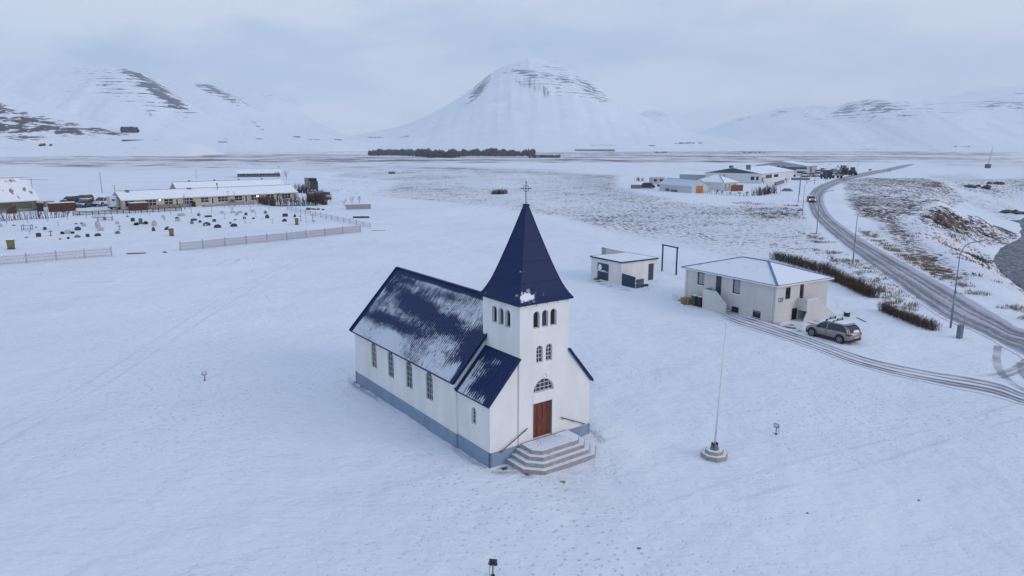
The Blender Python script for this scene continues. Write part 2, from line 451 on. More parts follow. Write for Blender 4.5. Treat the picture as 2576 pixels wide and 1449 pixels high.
# water
wm, nt, b = new_mat('sea_water')
tc = nd(nt, 'ShaderNodeTexCoord').outputs['Object']
wn = noise(nt, tc, .9, 7, .8); wl = noise(nt, tc, .25, 3); b.inputs['Specular IOR Level'].default_value = .25
nt.links.new(mixc(nt, ramp(nt, wn, .46, .60), (.018, .022, .036), (.26, .27, .33)), b.inputs['Base Color'])
b.inputs['Roughness'].default_value = .4
bp = nd(nt, 'ShaderNodeBump', Strength=1., Distance=.5); nt.links.new(mth(nt, 'ADD', wn, wl), bp.inputs['Height']); nt.links.new(bp.outputs[0], b.inputs['Normal'])
w = MB(); w.add([(60, -250, SEAZ+.3), (900, -250, SEAZ+.3), (900, 360, SEAZ+.3), (60, 360, SEAZ+.3)], [(0, 1, 2, 3)])
tag(w.build('water', wm), kind='structure')

# ------------------------------------------------------------ road and tracks (ribbons lying on the ground)
def resample(pts, n):
    pts = [Vector(p) for p in pts]
    # catmull-rom through the points
    out = []
    P_ = [pts[0]*2-pts[1]]+pts+[pts[-1]*2-pts[-2]]
    for i in range(len(pts)-1):
        a, b_, c, d = P_[i:i+4]
        for k in range(12):
            t = k/12
            out.append(.5*((2*b_)+(c-a)*t+(2*a-5*b_+4*c-d)*t*t+(3*b_-a-3*c+d)*t**3))
    out.append(pts[-1])
    L = [0]
    for i in range(1, len(out)): L.append(L[-1]+(out[i]-out[i-1]).length)
    res = []
    j = 0
    for k in range(n):
        s = L[-1]*k/(n-1)
        while j < len(L)-2 and L[j+1] < s: j += 1
        t = (s-L[j])/((L[j+1]-L[j]) or 1); res.append(out[j].lerp(out[j+1], t))
    return res
def ribbon(name, A, B, mat, nv=400, nu=10, lift=.04, label=None):
    A = resample(A, nv); B = resample(B, nv)
    vs = []; uv = []; L = 0
    for i in range(nv):
        if i: L += ((A[i]-A[i-1]).length+(B[i]-B[i-1]).length)/2
        wd = (A[i]-B[i]).length
        for j in range(nu+1):
            p = A[i].lerp(B[i], j/nu); vs.append(p); uv.append((j/nu*(wd if name == 'tyre_track' else 1), L))
    x = np.array([p[0] for p in vs]); y = np.array([p[1] for p in vs]); z = T(x, y)+lift
    vv = [(float(a), float(b_), float(c)) for a, b_, c in zip(x, y, z)]
    fs = [(i*(nu+1)+j, i*(nu+1)+j+1, (i+1)*(nu+1)+j+1, (i+1)*(nu+1)+j) for i in range(nv-1) for j in range(nu)]
    me = bpy.data.meshes.new(name); me.from_pydata(vv, [], fs)
    ul = me.uv_layers.new(name='UVMap'); li = np.zeros(len(me.loops), int); me.loops.foreach_get('vertex_index', li)
    ul.data.foreach_set('uv', np.array(uv)[li].astype(np.float32).ravel())
    me.polygons.foreach_set('use_smooth', [True]*len(me.polygons)); me.materials.append(mat)
    # make sure it faces up
    me.update()
    if me.polygons[0].normal.z < 0:
        me.flip_normals()
    o = bpy.data.objects.new(name, me); C.objects.link(o); o['kind'] = 'structure'; return o
def road_mat(name, lanes, dark_, snowy, cover, edge=.10, uscale=26., sh=.7, wander=.12):
    """lanes: (centre u, half width) of worn wheel paths across 0..1"""
    m, nt, b = new_mat(name); L = nt.links.new
    uv = nd(nt, 'ShaderNodeTexCoord').outputs['UV']; ob = nd(nt, 'ShaderNodeTexCoord').outputs['Object']
    sx = nd(nt, 'ShaderNodeSeparateXYZ'); L(uv, sx.inputs[0]); u, v = sx.outputs[0], sx.outputs[1]
    wob = mth(nt, 'MULTIPLY', mth(nt, 'SUBTRACT', noise(nt, uv, .09, 3, .5, (4., 1, 1)), .5), wander)
    uu = mth(nt, 'ADD', u, wob)
    cb = nd(nt, 'ShaderNodeCombineXYZ'); L(uu, cb.inputs[0]); L(mth(nt, 'MULTIPLY', v, .004), cb.inputs[1])
    st = noise(nt, cb.outputs[0], uscale, 3, .7)
    cb2 = nd(nt, 'ShaderNodeCombineXYZ'); L(uu, cb2.inputs[0]); L(mth(nt, 'MULTIPLY', v, .03), cb2.inputs[1])
    st2 = noise(nt, cb2.outputs[0], uscale*1.7, 4, .7)
    acc = None
    for c_, hw in lanes:
        g_ = mth(nt, 'DIVIDE', mth(nt, 'SUBTRACT', uu, c_), hw)
        g_ = mth(nt, 'POWER', 2.718, mth(nt, 'MULTIPLY', mth(nt, 'MULTIPLY', g_, g_), -1.))
        acc = g_ if acc is None else mth(nt, 'MAXIMUM', acc, g_)
    f = mth(nt, 'ADD', mth(nt, 'MULTIPLY', acc, .62), mth(nt, 'MULTIPLY', mth(nt, 'ADD', mth(nt, 'SUBTRACT', st, .5), mth(nt, 'MULTIPLY', mth(nt, 'SUBTRACT', st2, .5), .8)), 1.5))
    f = mth(nt, 'ADD', f, mth(nt, 'MULTIPLY', mth(nt, 'SUBTRACT', noise(nt, ob, .11, 4, .6), .5), .9)); f = ramp(nt, f, cover-.28, cover+.42)
    pat = noise(nt, ob, .5, 5, .6)
    dk = mixc(nt, ramp(nt, pat, .35, .65), dark_, [c*1.35 for c in dark_])
    col = mixc(nt, f, snowy, dk)
    ed = mth(nt, 'MINIMUM', u, mth(nt, 'SUBTRACT', 1., u))
    ed = mth(nt, 'ADD', ed, mth(nt, 'MULTIPLY', mth(nt, 'SUBTRACT', noise(nt, ob, .45, 5, .7), .5), edge*1.3))
    al = ramp(nt, ed, edge*.2, edge)
    L(mixc(nt, al, SNOWC, col), b.inputs['Base Color'])
    L(mth(nt, 'SUBTRACT', .85, mth(nt, 'MULTIPLY', f, .38)), b.inputs['Roughness'])
    b.inputs['Specular IOR Level'].default_value = .3
    bp = nd(nt, 'ShaderNodeBump', Strength=sh, Distance=.06); L(mth(nt, 'ADD', st2, mth(nt, 'MULTIPLY', pat, .5)), bp.inputs['Height']); L(bp.outputs[0], b.inputs['Normal'])
    # snow drifted over the edge: the sheet thins out into the snow beside it
    tr = nd(nt, 'ShaderNodeBsdfTransparent'); ms = nd(nt, 'ShaderNodeMixShader')
    L(ramp(nt, ed, 0., edge*.3), ms.inputs[0]); L(tr.outputs[0], ms.inputs[1]); L(b.outputs[0], ms.inputs[2])
    L(ms.outputs[0], nt.nodes['Material Output'].inputs[0])
    return m
def w2(pts): return [Vector((*G(x, y)[:2], 0)) for x, y in pts]
rl = [c3(*p) for p in [(985,128),(940,133),(780,163),(620,188),(450,218),(300,262),(165,312),(88,370),(62,440),(85,550),(160,650),(290,770),(430,885),(600,1015),(780,1150),(1000,1315),(1230,1475)]]+[c5(1700,775),c5(1880,880),c5(2064,990),(2700,1010),(2950,1140),(3350,1360)]
rr_ = [c3(*p) for p in [(1010,132),(960,152),(800,188),(650,218),(500,255),(360,300),(270,345),(222,395),(218,460),(262,555),(350,640),(475,728),(618,820),(800,922),(1012,1035),(1212,1142),(1412,1250)]]+[c5(1815,585),c5(1950,665),c5(2064,730),(2720,850),(3020,985),(3500,1180)]
roadm = road_mat('icy_road', [(.16, .07), (.34, .10), (.56, .05), (.70, .09)], (.10, .092, .102), (.46, .45, .51), .33, .09, 17.)
ribbon('road', w2(rl), w2(rr_), roadm, 900, 14, .05)
dtop = [(1790,758),(1822,775),(1880,795),(1960,820),(2050,852),(2150,886),(2250,912),(2340,930),(2440,945),(2520,962),(2576,985),(2760,1040)]
dbot = [(1795,782),(1840,812),(1900,832),(1980,858),(2060,885),(2150,918),(2250,945),(2340,965),(2440,985),(2520,1003),(2576,1020),(2760,1072)]
drivem = road_mat('driveway_tracks', [(.22, .07), (.42, .06), (.66, .07), (.84, .06)], (.12, .11, .125), (.72, .71, .77), .37, .14, 13., wander=.35)
ribbon('driveway', w2(dtop), w2(dbot), drivem, 400, 10, .035)
def trk_mat(name, c1, soft_, patch=.0):
    m, nt, b = new_mat(name); L = nt.links.new
    uv = nd(nt, 'ShaderNodeTexCoord').outputs['UV']; ob = nd(nt, 'ShaderNodeTexCoord').outputs['Object']
    sx = nd(nt, 'ShaderNodeSeparateXYZ'); L(uv, sx.inputs[0]); u = sx.outputs[0]
    at = nd(nt, 'ShaderNodeAttribute', attribute_name='e').outputs['Fac']
    n_ = noise(nt, ob, 2.5, 5, .7)
    a = mth(nt, 'MULTIPLY', ramp(nt, mth(nt, 'ADD', at, mth(nt, 'MULTIPLY', mth(nt, 'SUBTRACT', n_, .5), .7)), .15, .6), ramp(nt, noise(nt, ob, .12, 4, .6), .42-patch, .62-patch))
    b.inputs['Base Color'].default_value = (*c1, 1); b.inputs['Roughness'].default_value = .8
    bp = nd(nt, 'ShaderNodeBump', Strength=1., Distance=.05); L(n_, bp.inputs['Height']); L(bp.outputs[0], b.inputs['Normal'])
    tr = nd(nt, 'ShaderNodeBsdfTransparent'); ms = nd(nt, 'ShaderNodeMixShader')
    L(mth(nt, 'MULTIPLY', a, soft_), ms.inputs[0]); L(tr.outputs[0], ms.inputs[1]); L(b.outputs[0], ms.inputs[2])
    L(ms.outputs[0], nt.nodes['Material Output'].inputs[0]); return m
def track(pts, width, mat, lift=.02, nv=160):
    c = resample(w2(pts), nv); A = []; B = []
    for i, p in enumerate(c):
        d = (c[min(i+1, nv-1)]-c[max(i-1, 0)]).normalized(); n = Vector((-d.y, d.x, 0))
        A.append(p+n*width/2); B.append(p-n*width/2)
    o = ribbon('tyre_track', A, B, mat, nv, 4, lift)
    me = o.data; at = me.attributes.new('e', 'FLOAT', 'POINT')
    at.data.foreach_set('value', np.tile([0, .8, 1, .8, 0], nv).astype(np.float32)); return o
tm_dark = trk_mat('fresh_track', (.30, .28, .32), .55, .05)
tm_soft = trk_mat('old_track', (.70, .72, .77), .17, .12)
tm_rim = trk_mat('old_track_faint', (.70, .71, .75), .28, -.02)
k = 0
for pts, wd, m_ in [
  ([c5(1850,870),c5(1838,960),c5(1850,1040),c5(1900,1120),c5(1990,1200),c5(2064,1250),(2700,1110)], .8, tm_dark),
  ([c5(1560,1125),c5(1700,1122),c5(1830,1108),c5(1950,1070),c5(2040,1020),c5(2100,960)], .7, tm_dark),
  ([c5(1600,1150),c5(1740,1145),c5(1880,1130),c5(1990,1098),c5(2080,1060)], .5, tm_dark),
  ([c5(2040,1010),c5(2050,1090),c5(2100,1150)], .8, tm_dark),
  ([(0,1082),(120,1022),(280,925),(430,830),(560,748),(660,695),(745,655)], .45, tm_soft),
  ([(0,1122),(130,1045),(300,945),(450,845),(590,755),(680,700),(760,662)], .45, tm_soft),
  ([(0,700),(150,712),(320,705),(450,690)], .5, tm_rim),
  ([(545,668),(565,655),(590,648),(600,655),(575,668)], .6, tm_rim),
  ([(555,672),(580,662),(605,650),(595,643)], .5, tm_rim),
  ([(1380,1449),(1560,1330),(1760,1235),(2050,1150),(2300,1090),(2576,1010)], .35, tm_rim),
  ([(1500,1449),(1640,1360),(1850,1260),(2150,1180),(2420,1095),(2576,1050)], .35, tm_rim),
  ([(620,640),(640,700),(680,760),(700,800)], .3, tm_rim),
  ([(2190,640),(2330,700),(2460,770),(2576,840)], .0001, tm_rim),
]:
    if wd > .01:
        track(pts, wd, m_, .012+.003*k); k += 1

# ============================================================ MOUNTAINS
def mount_mat(name, z0, z1, rockc, period, ba=.17, lo_=1.17, fq=1.):
    m, nt, b = new_mat(name); L = nt.links.new
    ob = nd(nt, 'ShaderNodeTexCoord').outputs['Object']
    sx = nd(nt, 'ShaderNodeSeparateXYZ'); L(ob, sx.inputs[0]); z = sx.outputs[2]
    rk = nd(nt, 'ShaderNodeAttribute', attribute_name='rock').outputs['Fac']
    sc_ = nd(nt, 'ShaderNodeAttribute', attribute_name='scree').outputs['Fac']
    u = nd(nt, 'ShaderNodeAttribute', attribute_name='along').outputs['Fac']
    wz = mth(nt, 'ADD', z, mth(nt, 'MULTIPLY', mth(nt, 'SUBTRACT', noise(nt, ob, .0035, 3), .5), period*1.4))
    band = mth(nt, 'SINE', mth(nt, 'MULTIPLY', wz, 2*math.pi/period))
    band2 = mth(nt, 'SINE', mth(nt, 'MULTIPLY', wz, 2*math.pi/period*2.3))
    n1 = noise(nt, ob, .022*fq, 6, .68, (1, 1, .45)); n2 = noise(nt, ob, .006*fq, 5, .65)
    tick = noise(nt, ob, .05, 4, .7, (1, 1, .12)); n1 = mth(nt, 'ADD', mth(nt, 'MULTIPLY', n1, .5), mth(nt, 'MULTIPLY', tick, .5))
    s = mth(nt, 'ADD', mth(nt, 'ADD', mth(nt, 'MULTIPLY', band, ba), mth(nt, 'MULTIPLY', band2, ba*.7)), mth(nt, 'ADD', mth(nt, 'MULTIPLY', n1, 1.1), mth(nt, 'MULTIPLY', n2, .5)))
    brk = noise(nt, ob, .0075*fq, 5, .7, (1, 1, .6)); rk2 = mth(nt, 'MULTIPLY', rk, mth(nt, 'MULTIPLY', ramp(nt, brk, .30, .66), 1.5))
    mask = ramp(nt, mth(nt, 'ADD', s, mth(nt, 'MULTIPLY', rk2, .62)), lo_, lo_+.16)
    mask = mth(nt, 'MULTIPLY', mask, ramp(nt, rk, .05, .35))
    cb = nd(nt, 'ShaderNodeCombineXYZ'); L(mth(nt, 'MULTIPLY', u, 1.), cb.inputs[0]); L(mth(nt, 'MULTIPLY', z, .0016), cb.inputs[1])
    ns = noise(nt, cb.outputs[0], 1., 5, .7)
    m2 = mth(nt, 'MULTIPLY', ramp(nt, mth(nt, 'ADD', ns, mth(nt, 'MULTIPLY', sc_, .3)), .62, .76), ramp(nt, sc_, .05, .4))
    # thin speckle of boulders
    spk = mth(nt, 'MULTIPLY', ramp(nt, noise(nt, ob, .03, 5, .7), .62, .72), .22)
    col = mixc(nt, mth(nt, 'ADD', spk, mth(nt, 'MULTIPLY', mth(nt, 'MULTIPLY', ramp(nt, tick, .52, .66), ramp(nt, n2, .48, .62)), .35)), SNOWC, (.26, .26, .31))
    col = mixc(nt, mask, col, rockc); col = mixc(nt, m2, col, (.13, .10, .09))
    L(col, b.inputs['Base Color']); b.inputs['Roughness'].default_value = .9; b.inputs['Specular IOR Level'].default_value = .1
    bp = nd(nt, 'ShaderNodeBump', Strength=.7, Distance=10.); L(mth(nt, 'ADD', n1, mth(nt, 'MULTIPLY', band, .12)), bp.inputs['Height']); L(bp.outputs[0], b.inputs['Normal'])
    return m
def blobs(px, py, spots):
    r = np.zeros(px.shape)
    for (x, y, a, b_, ang, s) in spots:
        t = R(ang); dx = px-x; dy = py-y
        u = dx*math.cos(t)+dy*math.sin(t); v = -dx*math.sin(t)+dy*math.cos(t)
        r = np.maximum(r, s*np.exp(-((u/a)**2+(v/b_)**2)**1.5))
    return r
def proj(X, Y, Z):
    dz = Z-H; f = Y*CP-dz*SP; u = Y*SP+dz*CP
    return 1288+FPX*X/f, 724-FPX*u/f
def mountain(sil, foot, mat, rocks, scree, nu=260, nv=110, pw=1.7, back=2500., rough=30., seed=0, spur=0., footz=-6):
    """sil: crest points (px, py, depth). foot: depth of the foot. Real ridge with a concave apron."""
    xs = np.array([s[0] for s in sil], float); ys = np.array([s[1] for s in sil], float); ds = np.array([s[2] for s in sil], float)
    pu = np.linspace(xs[0], xs[-1], nu)
    # smooth interpolation
    py = np.interp(pu, xs, ys); dd = np.interp(pu, xs, ds)
    ker = np.ones(5)/5
    dd = np.convolve(np.pad(dd, 2, 'edge'), ker, 'valid')
    jag = (fbm(pu*.05+seed, pu*0+seed, 4)-.5)*3
    py = py+jag*sstep(370-py, 10, 60)
    d = [ray(a, b_) for a, b_ in zip(pu, py)]
    cx = np.array([r[0]/r[1]*D for r, D in zip(d, dd)]); cz = np.array([H+r[2]/r[1]*D for r, D in zip(d, dd)])
    fy = np.interp(pu, [f[0] for f in foot], [f[1] for f in foot])
    fx = cx*fy/dd*.55+cx*.45
    t = np.concatenate([np.linspace(-.35, 0, 18)[:-1], np.linspace(0, 1, nv)])
    TT, CX = np.meshgrid(t, cx, indexing='ij'); _, CZ = np.meshgrid(t, cz, indexing='ij')
    _, DD = np.meshgrid(t, dd, indexing='ij'); _, FY = np.meshgrid(t, fy, indexing='ij'); _, FX = np.meshgrid(t, fx, indexing='ij')
    U = np.meshgrid(t, pu, indexing='ij')[1]
    tp = np.clip(TT, 0, 1); e = tp**.8
    X = CX+(FX-CX)*e; Y = DD+(FY-DD)*e
    Y = np.where(TT < 0, DD-TT*back, Y)
    # steep rock band under the crest, then a long concave apron
    prof = (1-tp)**pw
    Z = footz+(CZ-footz)*prof
    n = (fbm(X*.0022+seed, Y*.0022+seed*3, 5)-.5)
    n2 = fbm(U*.035+seed, TT*1.2+seed, 3)-.5
    amp = np.sin(np.clip(tp*1.15, 0, 1)*math.pi)**.7
    Z = Z+amp*(n*rough*3.4+n2*rough*1.1)*np.clip(CZ/400, .1, 1.2)
    Z = np.where(TT < 0, CZ*(1-(TT/.35)**2), Z)
    ci = np.arange(nu); et = sstep(np.minimum(ci, nu-1-ci), 0, 7)[None, :]
    Z = Z*et-22*(1-et)
    PX, PY = proj(X, Y, Z)
    rock = blobs(PX, PY, rocks); scr = blobs(PX, PY, scree)
    nr, nc = X.shape; idx = np.arange(nr*nc).reshape(nr, nc)
    F = np.stack([idx[:-1, :-1], idx[:-1, 1:], idx[1:, 1:], idx[1:, :-1]], -1).reshape(-1, 4)
    me = bpy.data.meshes.new('hills'); me.from_pydata(np.stack([X, Y, Z], -1).reshape(-1, 3).tolist(), [], F.tolist())
    me.update()
    if sum(me.polygons[i].normal.z for i in range(0, len(me.polygons), 50)) < 0: me.flip_normals()
    for nm, arr in (('rock', rock), ('scree', scr), ('along', U*.12)):
        me.attributes.new(nm, 'FLOAT', 'POINT').data.foreach_set('value', arr.ravel().astype(np.float32))
    me.polygons.foreach_set('use_smooth', [True]*len(me.polygons)); me.materials.append(mat)
    o = bpy.data.objects.new('hills', me); C.objects.link(o); o['kind'] = 'structure'; return o
mmA = mount_mat('basalt_snow_west', 0, 600, (.045, .038, .052), 27.)
mmC = mount_mat('basalt_snow_centre', 0, 900, (.035, .042, .060), 36.)
mmH = mount_mat('heath_slope', 0, 200, (.075, .052, .060), 30., 0., .98, 3.2)
# western table mountain, three noses behind one another
mountain([(-700,120,5600),(-300,135,5600),(0,148,5500),(60,152,5500),(200,163,5200),(300,170,4900),(340,179,4700),(380,207,4500),(425,240,4350),(470,270,4250),(530,298,4100),(600,318,3950),(690,338,3800),(790,352,3650),(850,364,3600),(900,376,3600)],
  [(-700,2600),(200,2700),(790,3000),(900,3100)], mmA,
  [(345,194,56,20,30,1.15),(400,226,66,21,36,1.2),(430,252,56,19,38,1.15),(455,268,40,13,30,.95),(320,184,30,8,20,.6),(258,190,22,9,25,.35),(295,210,24,9,40,.4),(195,175,6,18,0,.35),(385,290,30,5,38,.5),(400,296,26,4,38,.5),(60,180,60,12,2,.22),(180,235,60,14,20,.25),(340,330,10,4,0,.5),(330,230,190,48,22,.40)],
  [(380,205,60,10,34,.3)], seed=2)
mountain([(380,192,6600),(430,204,6500),(520,209,6300),(560,226,6100),(600,252,5900),(650,285,5600),(720,312,5300),(800,335,5000),(860,348,4800),(940,362,4700),(1010,376,4600)],
  [(380,3600),(860,3900)], mmA, [(530,222,44,14,22,.95),(565,237,50,12,25,1.),(615,252,34,11,30,.8),(650,318,26,5,42,.55),(590,262,20,6,25,.55)], [], nu=200, seed=5)
mountain([(600,236,9000),(640,234,9000),(700,240,8800),(740,270,8500),(790,305,8200),(860,335,7800),(950,355,7500),(1040,374,7200)],
  [(600,5200),(860,5200)], mmA, [(700,248,40,8,20,.4),(705,300,20,5,35,.4)], [], nu=120, seed=8)
# near heath slope at the left edge
mountain([(-800,60,2500),(-300,140,2350),(0,222,2200),(100,259,2100),(200,296,2000),(260,312,1950),(345,334,1850),(420,345,1750),(480,360,1700),(540,378,1680)],
  [(-800,1350),(420,1500)], mmH, [(0,300,120,40,14,.78),(120,314,120,20,12,.75),(240,328,90,9,6,.72),(-200,300,200,60,10,.75)], [], nu=200, seed=11, rough=8, pw=1.25, back=500.)
# central peak
mountain([(640,372,6400),(760,360,6500),(850,346,6600),(900,338,6700),(1000,319,6900),(1050,301,7050),(1110,272,7200),(1160,243,7300),(1200,214,7350),(1228,190,7400),(1258,170,7450),(1290,157,7500),(1330,147,7500),(1380,156,7500),(1430,170,7500),(1468,190,7500),(1500,216,7450),(1525,243,7400),(1560,263,7300),(1610,290,7200),(1680,320,7100),(1760,338,7000),(1850,350,6900),(1980,366,6800),(2080,374,6700)],
  [(850,4200),(1300,3600),(1850,4200)], mmC,
  [(1205,222,50,14,-55,1.),(1225,200,20,10,-50,.95),(1190,245,34,10,-45,.6),(1310,182,66,12,4,.85),(1345,188,76,10,6,.9),(1400,196,66,10,14,.75),(1485,226,60,15,40,.85),(1515,240,26,8,40,.75),(1340,165,80,7,5,.5),(1430,178,50,10,20,.4),(1380,205,170,42,8,.42)],
  [(1350,218,55,16,34,.55),(1315,210,30,10,30,.4)], nu=360, nv=150, pw=1.45, seed=14)
mountain([(1500,330,9500),(1580,300,9500),(1620,280,9500),(1650,275,9500),(1675,285,9400),(1690,305,9300),(1720,325,9200),(1780,345,9000),(1880,368,8900)],
  [(1580,6500),(1780,6500)], mmC, [(1660,288,26,9,15,.55)], [], nu=80, seed=17)
# eastern range
mountain([(1560,372,8800),(1700,345,8800),(1780,325,8600),(1840,302,8500),(1880,290,8400),(1940,277,8400),(1990,268,8300),(2060,266,8200),(2100,268,7900),(2135,258,7500),(2190,247,7400),(2260,252,7400),(2300,258,7500),(2350,250,7800),(2400,240,8000),(2440,229,8000),(2500,221,7900),(2560,216,7800),(2640,220,7700),(2900,180,7500),(3300,170,7300)],
  [(1700,5200),(2300,4000),(3300,3600)], mmC,
  [(1870,298,30,7,-14,.45),(1960,284,44,8,-15,.6),(2050,270,40,6,-4,.4),(2130,276,50,12,-20,.95),(2200,268,76,17,4,1.),(2230,280,50,8,4,.6),(2400,266,50,8,-6,.45),(2250,280,330,30,-4,.42),(2520,262,90,14,2,.75),(2620,240,90,12,0,.5)],
  [], nu=360, nv=120, pw=1.4, seed=21)

# ============================================================ LIGHT, AIR, CAMERA
SUN_EL, SUN_AZ = R(20), R(-24)      # azimuth measured from +X towards +Y
sd = Vector((math.cos(SUN_EL)*math.cos(SUN_AZ), math.cos(SUN_EL)*math.sin(SUN_AZ), math.sin(SUN_EL)))
sl = bpy.data.lights.new('sun', 'SUN'); sl.energy = 1.2; sl.angle = R(28); sl.color = (1., .86, .77)
so = bpy.data.objects.new('sun', sl); C.objects.link(so); so.rotation_euler = (-sd).to_track_quat('-Z', 'Y').to_euler()
wd = bpy.data.worlds.new('World'); sc.world = wd; wd.use_nodes = True
nt = wd.node_tree; L = nt.links.new; bg = nt.nodes['Background']
sky = nt.nodes.new('ShaderNodeTexSky'); sky.sky_type = 'NISHITA'; sky.sun_disc = False
sky.sun_elevation = SUN_EL; sky.sun_rotation = math.pi/2-SUN_AZ
bg.inputs[1].default_value = .1; L(sky.outputs[0], bg.inputs[0])
gen = nt.nodes.new('ShaderNodeTexCoord').outputs['Generated']
sx = nd(nt, 'ShaderNodeSeparateXYZ'); L(gen, sx.inputs[0])
# project the direction on a cloud deck so clouds flatten towards the horizon
zz = mth(nt, 'ADD', mth(nt, 'MAXIMUM', sx.outputs[2], 0.), .16)
cb = nd(nt, 'ShaderNodeCombineXYZ'); L(mth(nt, 'DIVIDE', sx.outputs[0], zz), cb.inputs[0]); L(mth(nt, 'DIVIDE', sx.outputs[1], zz), cb.inputs[1]); cb.inputs[2].default_value = 3.1
c1 = noise(nt, cb.outputs[0], .55, 6, .55); c2 = noise(nt, cb.outputs[0], 1.7, 5, .55)
cl = mth(nt, 'ADD', mth(nt, 'MULTIPLY', c1, .7), mth(nt, 'MULTIPLY', c2, .3))
def lobe(px, py, w):
    d = Vector(ray(px, py)).normalized()
    vm = nd(nt, 'ShaderNodeVectorMath', operation='DOT_PRODUCT'); nv_ = nd(nt, 'ShaderNodeVectorMath', operation='NORMALIZE')
    L(gen, nv_.inputs[0]); L(nv_.outputs[0], vm.inputs[0]); vm.inputs[1].default_value = d
    return ramp(nt, vm.outputs['Value'], math.cos(R(w)), 1.)
bright = mth(nt, 'MULTIPLY', mth(nt, 'ADD', lobe(560, 110, 15), mth(nt, 'ADD', mth(nt, 'MULTIPLY', lobe(300, 20, 14), .5), mth(nt, 'MULTIPLY', lobe(2300, 120, 16), .45))), mth(nt, 'ADD', .10, mth(nt, 'MULTIPLY', ramp(nt, c2, .38, .62), .32)))
darkl = mth(nt, 'MULTIPLY', mth(nt, 'ADD', lobe(120, 130, 8), mth(nt, 'MULTIPLY', lobe(1350, 40, 16), .5)), .25)
tone = mth(nt, 'SUBTRACT', mth(nt, 'ADD', ramp(nt, cl, .39, .61), bright), darkl)
ccol = mixc(nt, tone, (.43, .555, .765), (.73, .80, .89)); ccol = mixc(nt, mth(nt, 'MULTIPLY', lobe(2500, 160, 26), .40), ccol, (.72, .72, .82))
# overhead the deck is thicker and lights the ground
up = ramp(nt, sx.outputs[2], .25, .9)
ccol = mixc(nt, up, ccol, (.51, .665, .93))
bg2 = nd(nt, 'ShaderNodeBackground'); L(ccol, bg2.inputs[0]); bg2.inputs[1].default_value = 1.06
ms = nd(nt, 'ShaderNodeMixShader'); ms.inputs[0].default_value = .88
L(bg.outputs[0], ms.inputs[1]); L(bg2.outputs[0], ms.inputs[2]); L(ms.outputs[0], nt.nodes['World Output'].inputs[0])

hz = MB().box(-11500, 11500, -900, 13500, -40, 1500)
hm = bpy.data.materials.new('haze'); hm.use_nodes = True; hn = hm.node_tree
hn.nodes.remove(hn.nodes['Principled BSDF'])
pv = hn.nodes.new('ShaderNodeVolumePrincipled'); pv.inputs['Density'].default_value = 8.6e-5
pv.inputs['Color'].default_value = (.86, .92, 1., 1); pv.inputs['Anisotropy'].default_value = .2
hn.links.new(pv.outputs[0], hn.nodes['Material Output'].inputs['Volume'])
ho = hz.build('haze', hm); ho['kind'] = 'stuff'

cam = bpy.data.cameras.new('camera'); cam.sensor_width = 36; cam.lens = 36*FPX/2576; cam.clip_start = .5; cam.clip_end = 60000
co = bpy.data.objects.new('camera', cam); C.objects.link(co); co.location = (0, 0, H); co.rotation_euler = (math.pi/2-PITCH, 0, 0)
sc.camera = co
sc.view_settings.view_transform = 'Standard'; sc.view_settings.look = 'None'; sc.view_settings.gamma = 1
sc.view_settings.exposure = 0.; sc.render.engine = 'CYCLES'
sc.cycles.volume_bounces = 1; sc.cycles.max_bounces = 6; sc.cycles.transparent_max_bounces = 12
